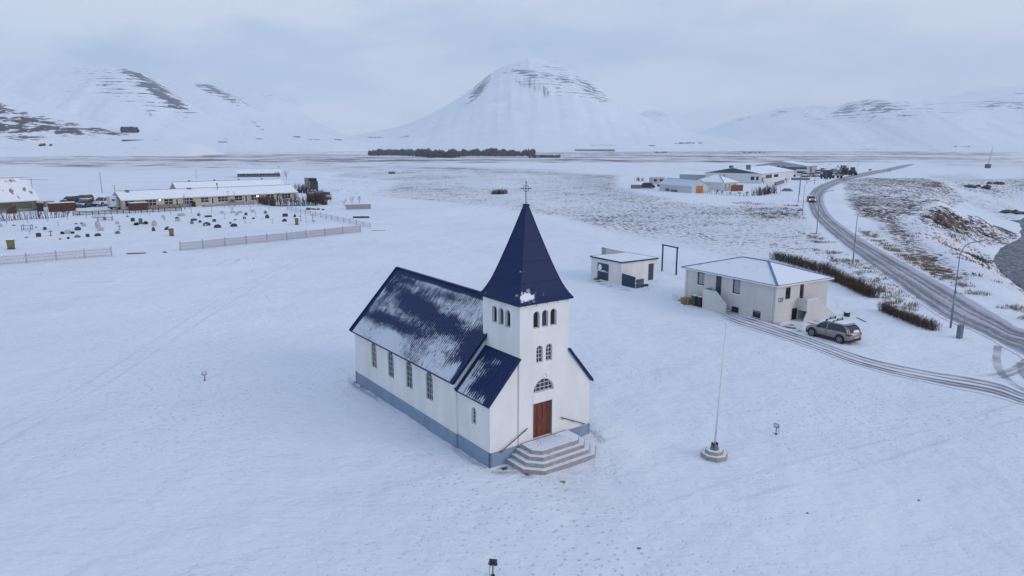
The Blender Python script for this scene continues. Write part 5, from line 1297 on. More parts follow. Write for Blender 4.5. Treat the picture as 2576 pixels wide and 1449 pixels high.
# ============================================================ SIMPLE LONG HOUSES
def ends(a, b): a, b = P(*a), P(*b); d = b-a; return a, math.atan2(d.y, d.x), math.hypot(d.x, d.y)
def gable_house(name, label, cat, a, b, depth, eave, ridge, wallm, roofm=None, gablem=None, ov=.4, holes=(), group=None, trimm=None, side_holes=(), z0=0., frame_m=None, gm=None):
    """front wall from a to b (picture units on the ground), house behind it"""
    o, ang, L_ = ends(a, b) if not isinstance(a, Vector) else (a, b[0], b[1])
    t = thing(name, label, cat, (o.x, o.y, z0), ang, group)
    mb = MB(); hs_ = [rect(*h[:4]) for h in holes if h[4] != 'skip']
    wall(mb, (0, 0, 0), X_, mY_, rect(0, L_, -.4, eave), hs_, .15)
    wall(mb, (0, depth, 0), X_, Y_, rect(0, L_, -.4, eave))
    sh_ = [rect(*h[:4]) for h in side_holes]
    gp = [(0, -.4), (depth, -.4), (depth, eave), (depth/2, ridge), (0, eave)]
    if gablem:
        low = rect(0, depth, -.4, eave); wall(mb, (0, 0, 0), Y_, mX_, low, sh_, .15); wall(mb, (L_, 0, 0), Y_, X_, low)
        g2 = MB(); wall(g2, (0, 0, 0), Y_, mX_, [(0, eave), (depth, eave), (depth/2, ridge)]); g2.build('gable', gablem, t)
        g2 = MB(); wall(g2, (L_, 0, 0), Y_, X_, [(0, eave), (depth, eave), (depth/2, ridge)]); g2.build('gable', gablem, t)
    else:
        wall(mb, (0, 0, 0), Y_, mX_, gp, sh_, .15); wall(mb, (L_, 0, 0), Y_, X_, gp)
    mb.build('wall', wallm, t)
    for (o_, u_, n__, HS) in (((0, 0, 0), X_, mY_, holes), ((0, 0, 0), Y_, mX_, side_holes)):
        for h in HS:
            kd = h[4] if len(h) > 4 else 'win'
            if kd == 'skip': continue
            if kd == 'door': 
                do = MB().extr(rect(*h[:4]), o_, u_, (0, 0, 1), n__, -.13, -.08).build('door', h[5] if len(h) > 5 else whitep, t)
                w_ = h[1]-h[0]; MB().extr(rect(h[0]+w_*.25, h[1]-w_*.25, h[2]+.4, h[3]-.25), o_, u_, (0, 0, 1), n__, -.08, -.07).build('pane', glass, do)
            else: window(t, o_, u_, n__, rect(*h[:4]), .13, h[5] if len(h) > 5 else 2, h[6] if len(h) > 6 else 1, .09, gm=gm, fm=frame_m or whitep, barw=.09)
    r = MB(); e0 = eave-(ridge-eave)/(depth/2)*ov
    for s_ in (0, 1):
        ye = -ov if s_ == 0 else depth+ov
        q = [(-ov, depth/2, ridge+.12), (L_+ov, depth/2, ridge+.12), (L_+ov, ye, e0+.12), (-ov, ye, e0+.12)]
        r.add(q+[(x, y, z-.14) for x, y, z in q], [(0, 1, 2, 3), (7, 6, 5, 4), (0, 4, 5, 1), (1, 5, 6, 2), (2, 6, 7, 3), (3, 7, 4, 0)])
    ro_ = r.build('roof', roofm or snow, t)
    tm_ = MB().bar((-ov-.03, -ov-.03, e0-.03), (L_+ov+.03, -ov-.03, e0-.03), .1, .26).bar((-ov-.03, depth/2, ridge+.02), (-ov-.03, -ov, e0), .08, .26).bar((-ov-.03, depth/2, ridge+.02), (-ov-.03, depth+ov, e0), .08, .26)
    tm_.build('fascia', trimm or whitep, t)
    if trimm or True: MB().bar((-ov, depth/2, ridge+.15), (L_+ov, depth/2, ridge+.15), .3, .06).build('ridge_cap', M('ridge_tin', (.11, .12, .15), .6), ro_)
    return t, L_
creamw = M('cream_boards', (.50, .44, .36), .8, var=.1, scale=1.); greyw = M('pale_grey_sheet', (.50, .53, .56), .7, var=.06); whitew = M('whitewashed_wall', (.64, .65, .66), .8, var=.07); greenm = M('grey_green_sheet', (.34, .38, .38), .7, var=.06)
slate = M('slate_green_sheet', (.055, .085, .10), .7); hallb = M('hall_blue_sheet', (.05, .085, .12), .6); gardenb = wood
# --- row of flats at the left
o, ang, RL = ends((312, 528), (744, 504.5))
hol = []; unit = RL/10.
for i in range(10):
    x = i*unit+.5
    if i % 2 == 0: hol += [(x, x+2.6, 1.0, 2.7, 'win', 2, 2), (x+3.3, x+4.25, .1, 2.75, 'door', whitep)]
    else: hol += [(x, x+3.2, .95, 2.75, 'win', 3, 2)]
hol = [h for h in hol if h[1] < RL-.4]
RE = 3.25
row, _ = gable_house('terraced_house', 'long single-storey cream row of flats with snow-covered roof behind the cemetery', 'row house', (312, 528), (744, 504.5), 9.5, RE, 5.3, creamw, snow, ov=.7, holes=hol, side_holes=[])
MB().box(2., 2.9, 3.6, 4.4, 4.9, 5.7).box(20, 21.2, 4.1, 4.9, 5.0, 5.65).build('chimney', stoneg, row)
MB().cyl((29, 3., 4.7), (29, 3., 6.4), .09, None, 6).cyl((29, 3, 6.3), (29, 3, 6.9), .22, None, 8).build('vent_pipe', black, row)
wl_ = M('porch_lamp', (1, .9, .6), .4, emit=(1., .84, .55), es=9.)
lamp_x = [((1997-1605)/(2415*1.0)), ]
for fx_ in (.187*RL, .745*RL, .755*RL): MB().blob((fx_, -.12, 2.45 if fx_ < .5*RL else 2.2), (.14, .09, .14), 8, 5, 0).build('porch_lamp', wl_, row)
RM = Matrix.Translation((o.x, o.y, 0)) @ Matrix.Rotation(ang, 4, 'Z')
rp = lambda x, y, z=0: RM @ Vector((x, y, z))
def boxthing(name, label, cat, pos, rz, dims, mat, top=None, group=None, slats=0):
    t = thing(name, label, cat, pos, rz, group); x, y, z = dims
    b_ = MB().box(-x/2, x/2, -y/2, y/2, -.2, z)
    b_.build('body', mat, t)
    if slats:
        s_ = MB()
        for i in range(slats): q = -x/2+x*(i+.5)/slats; s_.box(q-x/slats*.42, q+x/slats*.42, -y/2-.04, -y/2-.001, 0, z-.05)
        s_.build('boards', mat, t)
    MB().box(-x/2-.08, x/2+.08, -y/2-.08, y/2+.08, z, z+.12).build('lid', top or snow, t); return t
boxthing('garden_shed', 'dark red-brown garden shed against the left end of the cream row', 'shed', rp(3.4, -1.9), ang, (4.6, 2.6, 2.15), wood, slats=12)
# brown verandah fence + patio dividers in front of the flats
vf = thing('verandah_fence', 'dark slatted verandah fence in front of the left flats', 'fence', rp(6, -2.6), ang)
for i in range(5): MB().box(i*3.0-.06, i*3.0+.06, -.06, .06, -.1, 1.25).build('post', wood, vf)
r_ = MB()
for z in (.15, .4, .65, .9, 1.12): r_.box(0, 12, -.03, .03, z, z+.12)
r_.build('rail', wood, vf)
for i, (x, lb) in enumerate(((19.5, 'dark timber divider panel at the right end of the verandah fence'), (32., 'grey divider panel in the middle of the cream row'))):
    ob = MB().prism([(-.07, -3.2), (.07, -3.2), (.07, 0), (-.07, 0)], 0, 1.7, None).build('divider_panel', wood if i == 0 else stoneg); ob.location = rp(x, -.1); ob.rotation_euler = (0, 0, ang); tag(ob, lb, 'divider', 'patio dividers')
pt = MB().box(0, 16, -5.5, -3.4, -.2, .55); pt = pt.build('terrace_wall', M('terrace_concrete', (.30, .28, .29), .9)); pt.location = rp(21.5, 0); pt.rotation_euler = (0, 0, ang); tag(pt, 'low concrete terrace wall in front of the middle flats', 'wall')
pt = MB().box(0, 5, -3.3, -2.5, -.2, .9); pt = pt.build('terrace_step', M('terrace_concrete', (.3, .28, .29))); pt.location = rp(30, 0); pt.rotation_euler = (0, 0, ang); tag(pt, 'snow-topped concrete block behind the low terrace wall', 'wall')
# brown rail fence along the back of the cemetery
def rail_fence(a, b, n, h, label, mat, rails=(.35, .75, 1.1), w=.12, name='rail_fence', rr_m=None, rw2=.05, group=None, pw_=None):
    A, B = P(*a), P(*b); t = thing(name, label, 'fence', A, 0, group); d = B-A
    for i in range(n+1): q = d*i/n; MB().box(q.x-w/2, q.x+w/2, q.y-w/2, q.y+w/2, q.z-.2, q.z+h).build('post', mat, t)
    for z in rails:
        MB().bar(Vector((0, 0, z)), d+Vector((0, 0, z)), rw2, rw2*2).build('rail', rr_m or mat, t)
    return t
rail_fence(c6(950, 722), c6(2350, 660), 18, 1.15, 'long brown three-rail timber fence between the parked cars and the cemetery', wood, w=.14, rw2=.09)
rail_fence(c7(760, 625), c7(1210, 600), 8, 1.0, 'thin grey rail fence before the right-hand flats', steel, (.9,), .09, rw2=.05)
# second and third buildings behind
b2o = rp(26., 30.5)
G2 = (b2o, (ang-R(1.5), 50.))
second, _ = gable_house('long_house', 'second long house with plain snow roof behind the cream row', 'row house', b2o, (ang-R(1.0), 39.), 10, 3.1, 6.1, M('grey_gable_wall', (.26, .30, .36), .8), snow, ov=.5, holes=[])
for i in range(4): MB().box(5+i*9, 5.6+i*9, 4.9, 5.4, 5.9, 6.7).build('vent', stoneg, second)
b3o = P(598, 445.5)
third, _ = gable_house('low_house', 'low house with dark glazed front and hipped snow roof farthest behind the cream row', 'house', b3o, (R(22), 26.), 16, 2.6, 4.8, hallb, snow, ov=1.2, holes=[(1.5+i*4, 4.6+i*4, .5, 2.2, 'win') for i in range(6)])
# --- house at the left edge
lh, LL = gable_house('left_house', 'house at the left edge with snow-streaked roof and drab green wall', 'house', (-95, 541), (96, 529), 13, 3.6, 9.4, M('drab_wall', (.22, .22, .19), .8), None, ov=.6, holes=[(17, 19.5, .8, 2.6, 'win', 1, 3), (20.5, 23.0, .8, 2.6, 'win', 1, 3), (12, 15, .8, 2.6, 'win', 1, 3), (5, 9, .8, 2.6, 'win', 2, 2)])
for c_ in lh.children:
    if c_.name.startswith('roof'): lroof = c_
def streak_roof():
    m, nt, b = new_mat('streaked_snow_roof'); L = nt.links.new; ob = nd(nt, 'ShaderNodeTexCoord').outputs['Object']
    n_ = noise(nt, ob, .8, 6, .7, (1, .5, .5)); vo = nd(nt, 'ShaderNodeTexVoronoi', Scale=1.); mp = nd(nt, 'ShaderNodeMapping'); mp.inputs['Scale'].default_value = (.45, .32, .3)
    L(ob, mp.inputs[0]); L(mp.outputs[0], vo.inputs['Vector'])
    f = mth(nt, 'MAXIMUM', ramp(nt, mth(nt, 'ADD', n_, mth(nt, 'MULTIPLY', vo.outputs['Distance'], -.35)), .40, .48), 0.)
    L(mixc(nt, f, (.76, .76, .79), (.16, .15, .17)), b.inputs['Base Color']); b.inputs['Roughness'].default_value = .85; return m
lroof.data.materials.clear(); lroof.data.materials.append(streak_roof())
an = MB().cyl((0, 0, 3), (0, 0, 9.5), .06, .05, 6).bar((-3, 0, 9.1), (4.5, 0, 8.7), .09); an.build('aerial', black, lh).location = (LL+.3, 3, 0)
# cars between the two
cg = 'cars parked between the left houses'
def at_car(x, y, *a, **k): p = P(*c6(x, y)); k.setdefault('scale', 1.5); k.setdefault('group', cg); return car(a[0], (p.x, p.y, p.z), *a[1:], **k)
at_car(915, 560, 'black car with snowy windscreen, leftmost of those parked between the left houses', R(-100), blackp, scale=1.5)
at_car(1090, 545, 'tan car parked directly behind the white-roofed car', R(-95), tanp, scale=1.6)
at_car(1110, 605, 'car with snow-white bonnet parked in front of the tan car', R(-88), bluep, kind='sedan', Hh=1.42, scale=1.75)
at_car(1335, 592, 'pale SUV partly hidden behind the white camper', R(-95), whitep, scale=1.6, Hh=1.8)
# camper
cp_ = P(*c6(1455, 640)); cvn = thing('camper_van', 'white camper van parked at the left end of the cream row', 'camper', cp_, R(-8), None, 1.35)
MB().loft([[(-1.15, 0, .45), (1.15, 0, .45), (1.15, 0, 2.9), (-1.15, 0, 2.9)], [(-1.15, 5.2, .45), (1.15, 5.2, .45), (1.15, 5.2, 2.9), (-1.15, 5.2, 2.9)]]).build('body', whitep, cvn, bevel=.12)
MB().box(.15, .8, -.02, 0.01, 1.9, 2.3).build('rear_window', glass, cvn); MB().box(-1.05, 1.05, -.06, .1, .35, .62).build('rear_bumper', plastic, cvn)
MB().box(-1.0, 1.0, .1, 5.1, 2.9, 2.97).build('roof_snow', snow, cvn)
for x in (-1.0, 1.0):
    for y in (1., 4.2): MB().cyl((x-.12, y, .36), (x+.12, y, .36), .36, None, 14).build('wheel', tyre, cvn)
    MB().box(x-.1, x+.1, -.05, 0, .75, 1.05).build('tail_light', redl, cvn)
ld_ = MB()
for x in (-.85, -.5): ld_.tube([(x, -.1, .9), (x, -.1, 2.9)], .025, 5)
for i in range(7): ld_.bar((-.85, -.1, 1.+i*.3), (-.5, -.1, 1.+i*.3), .03)
ld_.build('ladder', steel, cvn)
# brown outbuildings by the hedge
p = P(*c6(750, 668)); boxthing('brown_outbuilding', 'flat dark-brown outbuilding with snowy edge by the hedge', 'outbuilding', p+Vector((0, 2, 0)), ang, (6.4, 2.4, 2.5), wood, slats=20)
p = P(*c6(840, 640)); fpn = MB().extr([(0, 0), (2.6, 0), (2.6, 2.2), (0, 3.5)], (0, 0, 0), (1, 0, 0), (0, 0, 1), (0, -1, 0), 0, .12).build('slanted_screen', wood); fpn.location = p+Vector((-1, 3, 0)); tag(fpn, 'slanting dark timber screen rising behind the brown outbuilding', 'screen')
p = P(*c6(525, 660)); boxthing('brown_fence_panel', 'tall brown panel just right of the left house', 'screen', p, ang, (1.5, .8, 2.5), wood, slats=6)
p = P(*c6(150, 690)); fpn = MB().extr([(-1.1, 0), (1.3, 0), (1.3, 2.4), (-1.1, 1.0)], (0, 0, 0), (1, 0, 0), (0, 0, 1), (0, -1, 0), 0, .12).build('slanted_screen', wood); fpn.location = p; fpn.rotation_euler = (0, 0, ang); tag(fpn, 'sloping brown timber screen before the left house windows', 'screen')
p = P(*c6(930, 600)); boxthing('skip', 'low grey snow-filled skip by the black car', 'skip', p, ang, (4., 1.6, 1.1), stoneg)
# hedges and trees, left
GHL = 'hedges bordering the cemetery'
hedge([c6(-60, 795), c6(60, 785), c6(300, 770)], .8, 2.9, 'wiry snow-dusted hedge below the left house, far left part', twigd, 5, GHL, .07, 3, 11)
hedge([c6(310, 768), c6(500, 760), c6(640, 752)], .8, 2.9, 'wiry hedge below the dark tree by the left house', twigd, 5, GHL, .07, 3, 12)
hedge([c6(650, 748), c6(760, 742), c6(860, 735)], .8, 2.8, 'wiry hedge in front of the brown outbuilding', twigd, 5, GHL, .07, 3, 13)
bare_tree(P(*c6(500, 740)), 9.5, 'dark bushy tree at the right corner of the left house', .2, None, 3, twigd, crown=.7)
bare_tree(P(*c6(880, 725)), 4.6, 'reddish bush at the right end of the brown outbuilding', .12, None, 4, twigr, crown=1., first=.2)
for k_, (x, y, s_, lb) in enumerate(((1005, 722, 1.5, 'small reddish shrub at the left end of the brown rail fence'), (1110, 1000, 0, ''))):
    if s_: bare_tree(P(*c6(x, y)), s_*1.3, lb, .08, None, 31, twigr, crown=1., first=.25)
hedge([c7(1170, 570), c7(1260, 590), c7(1370, 605)], 1.2, 3.1, 'clipped dark hedge running out from the cream row, left of the gravel gap', twigr, 12, 'hedges at the right end of the cream row', .08, 3, 15)
hedge([c7(1380, 608), c7(1550, 603), c7(1700, 600), c7(1860, 597)], 1.2, 3.4, 'long open-stemmed hedge in front of the right-hand flats', twigd, 8, 'hedges at the right end of the cream row', .08, 3, 16)
hedge([c7(1740, 545), c7(1850, 565), c7(1950, 592)], 1.4, 4.6, 'tall rounded end of the hedge beside the parked SUV', twigr, 12, 'hedges at the right end of the cream row', .09, 3, 17)
hedge([c7(1620, 445), c7(1700, 452), c7(1750, 452)], 1.4, 3.8, 'dark clipped hedge behind the cream row next to the truck', twigd, 8, 'hedges at the right end of the cream row', .1, 3, 18)
GT = 'bare trees near the cream row'
for k_, (x, y, h_, lb) in enumerate(((1410, 560, 8., 'bare spreading tree rising over the hedge before the flats, left of the two'), (1600, 560, 7., 'bare tree at the right end of the cream row'), (1490, 290, 10., 'tall bare tree by the low glazed house'), (1390, 270, 8.5, 'slim bare tree at the right corner of the low glazed house'),
    (2170, 590, 4.6, 'leaning bare shrub, largest of the group right of the parked SUV'), (2262, 585, 5., 'thin sapling behind the shrubs right of the parked SUV'), (2350, 595, 5.4, 'rightmost thin sapling near the stone block'), (2195, 628, 2.4, 'low bare shrub in front of the leaning one'), (2010, 560, 5., 'small bare sapling beside the parked SUV'))):
    bare_tree(P(*c7(x, y)), h_, lb, .13 if h_ > 5.5 else .06, GT, 40+k_, twigd if k_ in (0, 1, 2) else twig, crown=.62 if k_ not in (5, 6) else .3)
# truck and car
p = P(*c7(1785, 425)); tk = thing('box_truck', 'black box truck parked beyond the right end of the cream row', 'truck', p, R(-62), None, 1.5)
MB().box(-3.2, 2.0, -1.2, 1.2, 1.0, 3.7).build('box_body', blackp, tk, bevel=.04)
MB().loft([[(2.1, -1.15, .6), (2.1, 1.15, .6), (2.1, 1.15, 3.1), (2.1, -1.15, 3.1)], [(3.9, -1.1, .6), (3.9, 1.1, .6), (3.6, 1.1, 2.9), (3.6, -1.1, 2.9)]]).build('cab', blackp, tk)
MB().box(3.0, 3.72, -1.13, 1.13, 1.9, 2.6).build('cab_window', glass, tk); MB().box(-3.25, -3.19, -1.05, 1.05, 1.2, 3.5).build('rear_door', M('tarpaulin', (.02, .024, .028), .5), tk); MB().box(-3.2, 3.6, -.9, .9, .6, 1.0).build('chassis', black, tk)
MB().box(-3.26, -3.25, -.9, .9, 3.0, 3.15).build('snow_strip', snow, tk)
for x in (-2.2, 2.9):
    for y in (-1.05, 1.05): MB().cyl((x, y-.15, .5), (x, y+.15, .5), .5, None, 14).build('wheel', tyre, tk)
p = P(*c7(1962, 522)); car('light blue-grey SUV parked right of the tall hedge end', p, R(-70), paint('pale_blue_paint', (.36, .42, .48)), scale=1.55, Hh=1.75)
# poles
for x0, y0_, x1, y1_, lb in ((c6(1323, 425)+c6(1290, 165)+('tall leaning pole in the snowfield left of the cream row',)), (c6(1487, 400)+c6(1478, 330)+('short pole at the left gable of the cream row',)), (c7(430, 280)+c7(420, 188)+('lamp pole behind the second long house',)), (c7(1402, 245)+c7(1398, 135)+('T-topped pole by the low glazed house',))):
    p, hgt, ar = lamp_h((x0, y0_), (x1, y1_)); ob = MB().cyl((0, 0, -.2), (ar, 0, hgt), .16, .10, 6).bar((ar-.6, 0, hgt), (ar+.6, 0, hgt), .14).build('utility_pole', steel); ob.location = p; tag(ob, lb, 'pole', 'poles round the left houses')
for k_, (x, y, h_) in enumerate(((c7(297, 640)+(4.4,)), (c7(350, 640)+(3.7,)), (c7(812, 600)+(4.6,)), (c7(885, 610)+(4.6,)), (c6(2390, 640)+(3.9,)))):
    ob = MB().cyl((0, 0, -.1), (0, 0, h_), .08, None, 6).bar((-.4, 0, h_), (.4, 0, h_), .08).build('washing_line_post', steel); ob.location = P(x, y); tag(ob, ['leftmost thin post before the middle flats', 'second thin post before the middle flats', 'left one of the pair of posts before the right-hand flats', 'right one of the pair of posts before the right-hand flats', 'thin post at the right end of the verandah'][k_], 'post', 'thin posts before the cream row')
p = P(*c7(2340, 638)); boxthing('concrete_block', 'snow-capped concrete block beside the saplings', 'block', p, R(20), (7.2, 1.6, 1.5), M('terrace_concrete', (.3, .28, .29)))
p = P(*c7(2370, 742)); boxthing('timber_baulk', 'long dark baulk in the snow below the concrete block', 'timber', p, R(4), (4.2, .7, .45), twigd)
p = P(*c7(2570, 893)); boxthing('timber_plank', 'thin plank in the snow right of the rail fence', 'timber', p, R(8), (3.0, .4, .14), palew)
p = P(*c6(1765, 1210)); ob = MB().prism([(-1.5, -.28), (1.0, -.05), (1.5, .25), (-.4, .15), (-1.5, .05)], -.05, .14).build('wooden_board', twigd); ob.location = p; ob.rotation_euler = (0, 0, .15); tag(ob, 'dark board lying in the gap between the cemetery fences', 'board')
p = P(*c6(2130, 1195)); ob = MB().blob((0, 0, .08), (.55, .25, .14), 7, 5, .35).build('stone', stoneg); ob.location = p; ob.rotation_euler = (0, 0, -.5); tag(ob, 'grey stone lying in the snow by the end post of the cemetery fence', 'stone')
rnd = random.Random(12)
for k_ in range(8):
    x = 1735+rnd.random()*190; y = 636+rnd.random()*14; ob = MB().blob((0, 0, .1), (.7*rnd.uniform(.5, 1), .5, .4*rnd.uniform(.5, 1)), 7, 5, .3).build('boulder', stoned); ob.location = P(*c7(x, y)); tag(ob, 'dark boulder in the line of rocks below the open-stemmed hedge', 'boulder', 'dark rocks below the hedge')

# ============================================================ CEMETERY
GG = 'gravestones in the cemetery'
def stone(px, w, h, kind, mat, label, group=GG):
    p = P(*px); d = math.hypot(p.x, p.y); s = 1741/math.hypot(d, H)  # picture units per metre
    W = w/s*.95; Hh = h/s*1.12; t_ = max(.16, W*.22); mb = MB()
    if kind == 'slab': pr = [(-W/2, -.1), (W/2, -.1), (W/2, Hh*.92), (W*.3, Hh), (-W*.3, Hh), (-W/2, Hh*.92)]
    elif kind == 'round': pr = [(-W/2, -.1), (W/2, -.1)]+[(W/2*math.cos(math.pi*i/8), Hh*.45+Hh*.55*math.sin(math.pi*i/8)) for i in range(9)]
    elif kind == 'peak': pr = [(-W/2, -.1), (W/2, -.1), (W/2, Hh*.62), (0, Hh), (-W/2, Hh*.62)]
    elif kind == 'boulder':
        ob = MB().blob((0, 0, Hh*.42), (W/2, max(.3, W*.3), Hh*.58), 9, 6, .12).build('gravestone', mat); ob.location = p; ob.rotation_euler = (0, 0, ang+random.uniform(-.1, .1)); return tag(ob, label, 'gravestone', group)
    elif kind == 'cross':
        q = max(.10, W*.16); mb.box(-q/2, q/2, -q/2, q/2, -.1, Hh).box(-W/2, W/2, -q/2-.005, q/2+.005, Hh*.62, Hh*.62+q*.9).box(-W*.32, W*.32, -.2, .2, -.05, .08)
        ob = mb.build('grave_cross', mat); ob.location = p; ob.rotation_euler = (0, 0, ang-R(18)); return tag(ob, label, 'grave cross', 'crosses in the cemetery')
    elif kind == 'bush':
        rnd = random.Random(int(px[0]*10)); rr_ = W/2
        for i in range(160):
            v = Vector((rnd.gauss(0, 1), rnd.gauss(0, 1), abs(rnd.gauss(0, 1)))).normalized(); mb.cyl(v*rr_*.2, v*rr_*rnd.uniform(.8, 1.1)+Vector((0, 0, .15)), .06, .03, 3, False)
        ob = mb.build('grave_bush', mat); ob.location = p; return tag(ob, label, 'bush', 'round bushes by the graves')
    elif kind == 'railing':
        t = thing('grave_railing', label, 'railing', p, ang-R(20), 'railings round graves'); n = 6
        for X0, X1, Y0, Y1 in ((-W/2, W/2, 0, 0), (-W/2, W/2, 1.8, 1.8), (-W/2, -W/2, 0, 1.8), (W/2, W/2, 0, 1.8)):
            MB().bar((X0, Y0, Hh*.8), (X1, Y1, Hh*.8), .07).bar((X0, Y0, .3), (X1, Y1, .3), .06).build('rail', steel, t)
        for X0, Y0 in ((-W/2, 0), (W/2, 0), (-W/2, 1.8), (W/2, 1.8)): MB().box(X0-.06, X0+.06, Y0-.06, Y0+.06, -.1, Hh).build('post', steel, t)
        return t
    ob_t = thing('gravestone', label, 'gravestone', p, ang+random.uniform(-.12, .12)-R(12), group)
    MB().extr(pr, (0, 0, 0), X_, (0, 0, 1), mY_, -t_/2, t_/2).build('headstone', mat, ob_t, bevel=.02)
    MB().box(-W*.6, W*.6, -t_*.8, t_*.8, -.1, .07).build('footing', snow if mat is not stonel else stonel, ob_t)
    return ob_t
u6 = 1/5.143; u7 = 1/4.683
S6 = [(502,997,50,42,'slab',stoned,'square dark gravestone, leftmost of the dark ones above the left picket fence'),(583,902,38,30,'boulder',stoned,'small rounded dark stone up-left of the dark cross'),(1010,907,68,36,'boulder',stoned,'wide rounded dark stone right of the pale middle boulder row'),
 (1003,1006,62,32,'peak',stoneg,'low grey peaked stone in the front row, left'),(1136,998,38,36,'slab',stoned,'narrow dark stone between the peaked and the wide rounded stones of the front row'),(1268,988,68,34,'round',stoned,'wide rounded dark stone at the right end of the front left row'),
 (1720,797,45,40,'slab',stoned,'dark square stone up-left of the tall grey slab between bushes'),(1823,830,42,62,'slab',M('green_granite', (.07,.09,.10), .5),'tall grey slab standing between two round dark bushes'),(1765,842,62,40,'bush',twigr,'round dark bush left of the tall grey slab'),(1885,827,62,40,'bush',twigr,'round dark bush right of the tall grey slab'),
 (1988,922,38,50,'peak',stoned,'dark pointed stone right of the pale domed monument'),(2175,906,75,42,'peak',stoned,'wide dark stone with sloping shoulders behind the middle yellow box'),(1358,782,32,36,'slab',stoneg,'grey stone inside the low grave railing'),(2300,792,58,30,'slab',stonel,'pale block with a small dark plaque behind it'),
 (2292,770,40,28,'slab',stoned,'small dark stone set behind the pale block'),(8,862,36,32,'round',stonel,'pale stone cut by the left edge of the picture'),(1083,854,52,30,'boulder',stonel,'pale boulder stone in the upper middle of the left plot'),(1270,880,60,72,'boulder',stonel,'tall pale rugged boulder stone'),
 (1303,914,66,34,'slab',stonel,'low pale slab in front of the tall pale boulder'),(1520,827,42,32,'boulder',stonel,'small pale stone near the low railing'),(2000,852,66,58,'boulder',stonel,'large pale domed monument topped with a small figure'),(880,952,62,36,'slab',stonel,'pale low stone flanked by two small bushes'),
 (658,977,42,58,'cross',stoned,'dark cross on the left side of the cemetery'),(1547,897,36,46,'cross',redp,'dark red cross near the middle of the left plot'),(755,852,30,50,'cross',stonel,'faint pale cross up in the left plot'),(390,964,20,46,'cross',stonel,'small thin pale cross below the left grave railing'),
 (808,955,46,28,'bush',twigd,'small bush left of the low pale stone'),(942,950,40,28,'bush',twigd,'small bush right of the low pale stone'),(342,912,84,56,'railing',stonel,'tall narrow grave railing at the left'),(1355,790,150,44,'railing',stonel,'wide low grave railing near the brown fence'),
 (985,828,36,12,'boulder',stoneg,'low dark mound stone up-left of the pale boulder stone'),(1060,822,40,13,'boulder',stoneg,'low dark mound touching the pale boulder stone'),(468,873,20,10,'boulder',stoneg,'tiny dark marker left of the small rounded stone'),(780,1027,26,14,'boulder',stoneg,'tiny rounded marker at the front left'),
 (885,1018,30,28,'bush',twigd,'scraggly plant in the front left of the cemetery'),(180,848,40,10,'boulder',stoneg,'flat dark marker near the left edge'),(342,1003,30,10,'boulder',stoneg,'flat marker below the left grave railing'),(1650,735,34,12,'boulder',stoneg,'flat dark marker by the brown fence'),(1657,890,14,50,'cross',whitep,'slim white cross right of the red one'),
 (1270,745,140,26,'boulder',M('stone_kerb', (.55,.52,.53), .8),'long snowy grave mound with a kerb near the brown fence'),(1525,950,60,36,'bush',stonel,'frosted pale bush in the middle of the left plot'),(2115,740,40,22,'boulder',stonel,'pale low stone near the right end of the brown fence'),(2345,718,60,26,'boulder',stonel,'pale low stone flanked by bushes near the terrace'),(2130,775,30,20,'cross',stoneg,'tiny grey cross below the pale low stone')]
for x, y, w, h, k_, m_, lb in S6: stone(c6(x, y), w*u6, h*u6, k_, m_, lb)
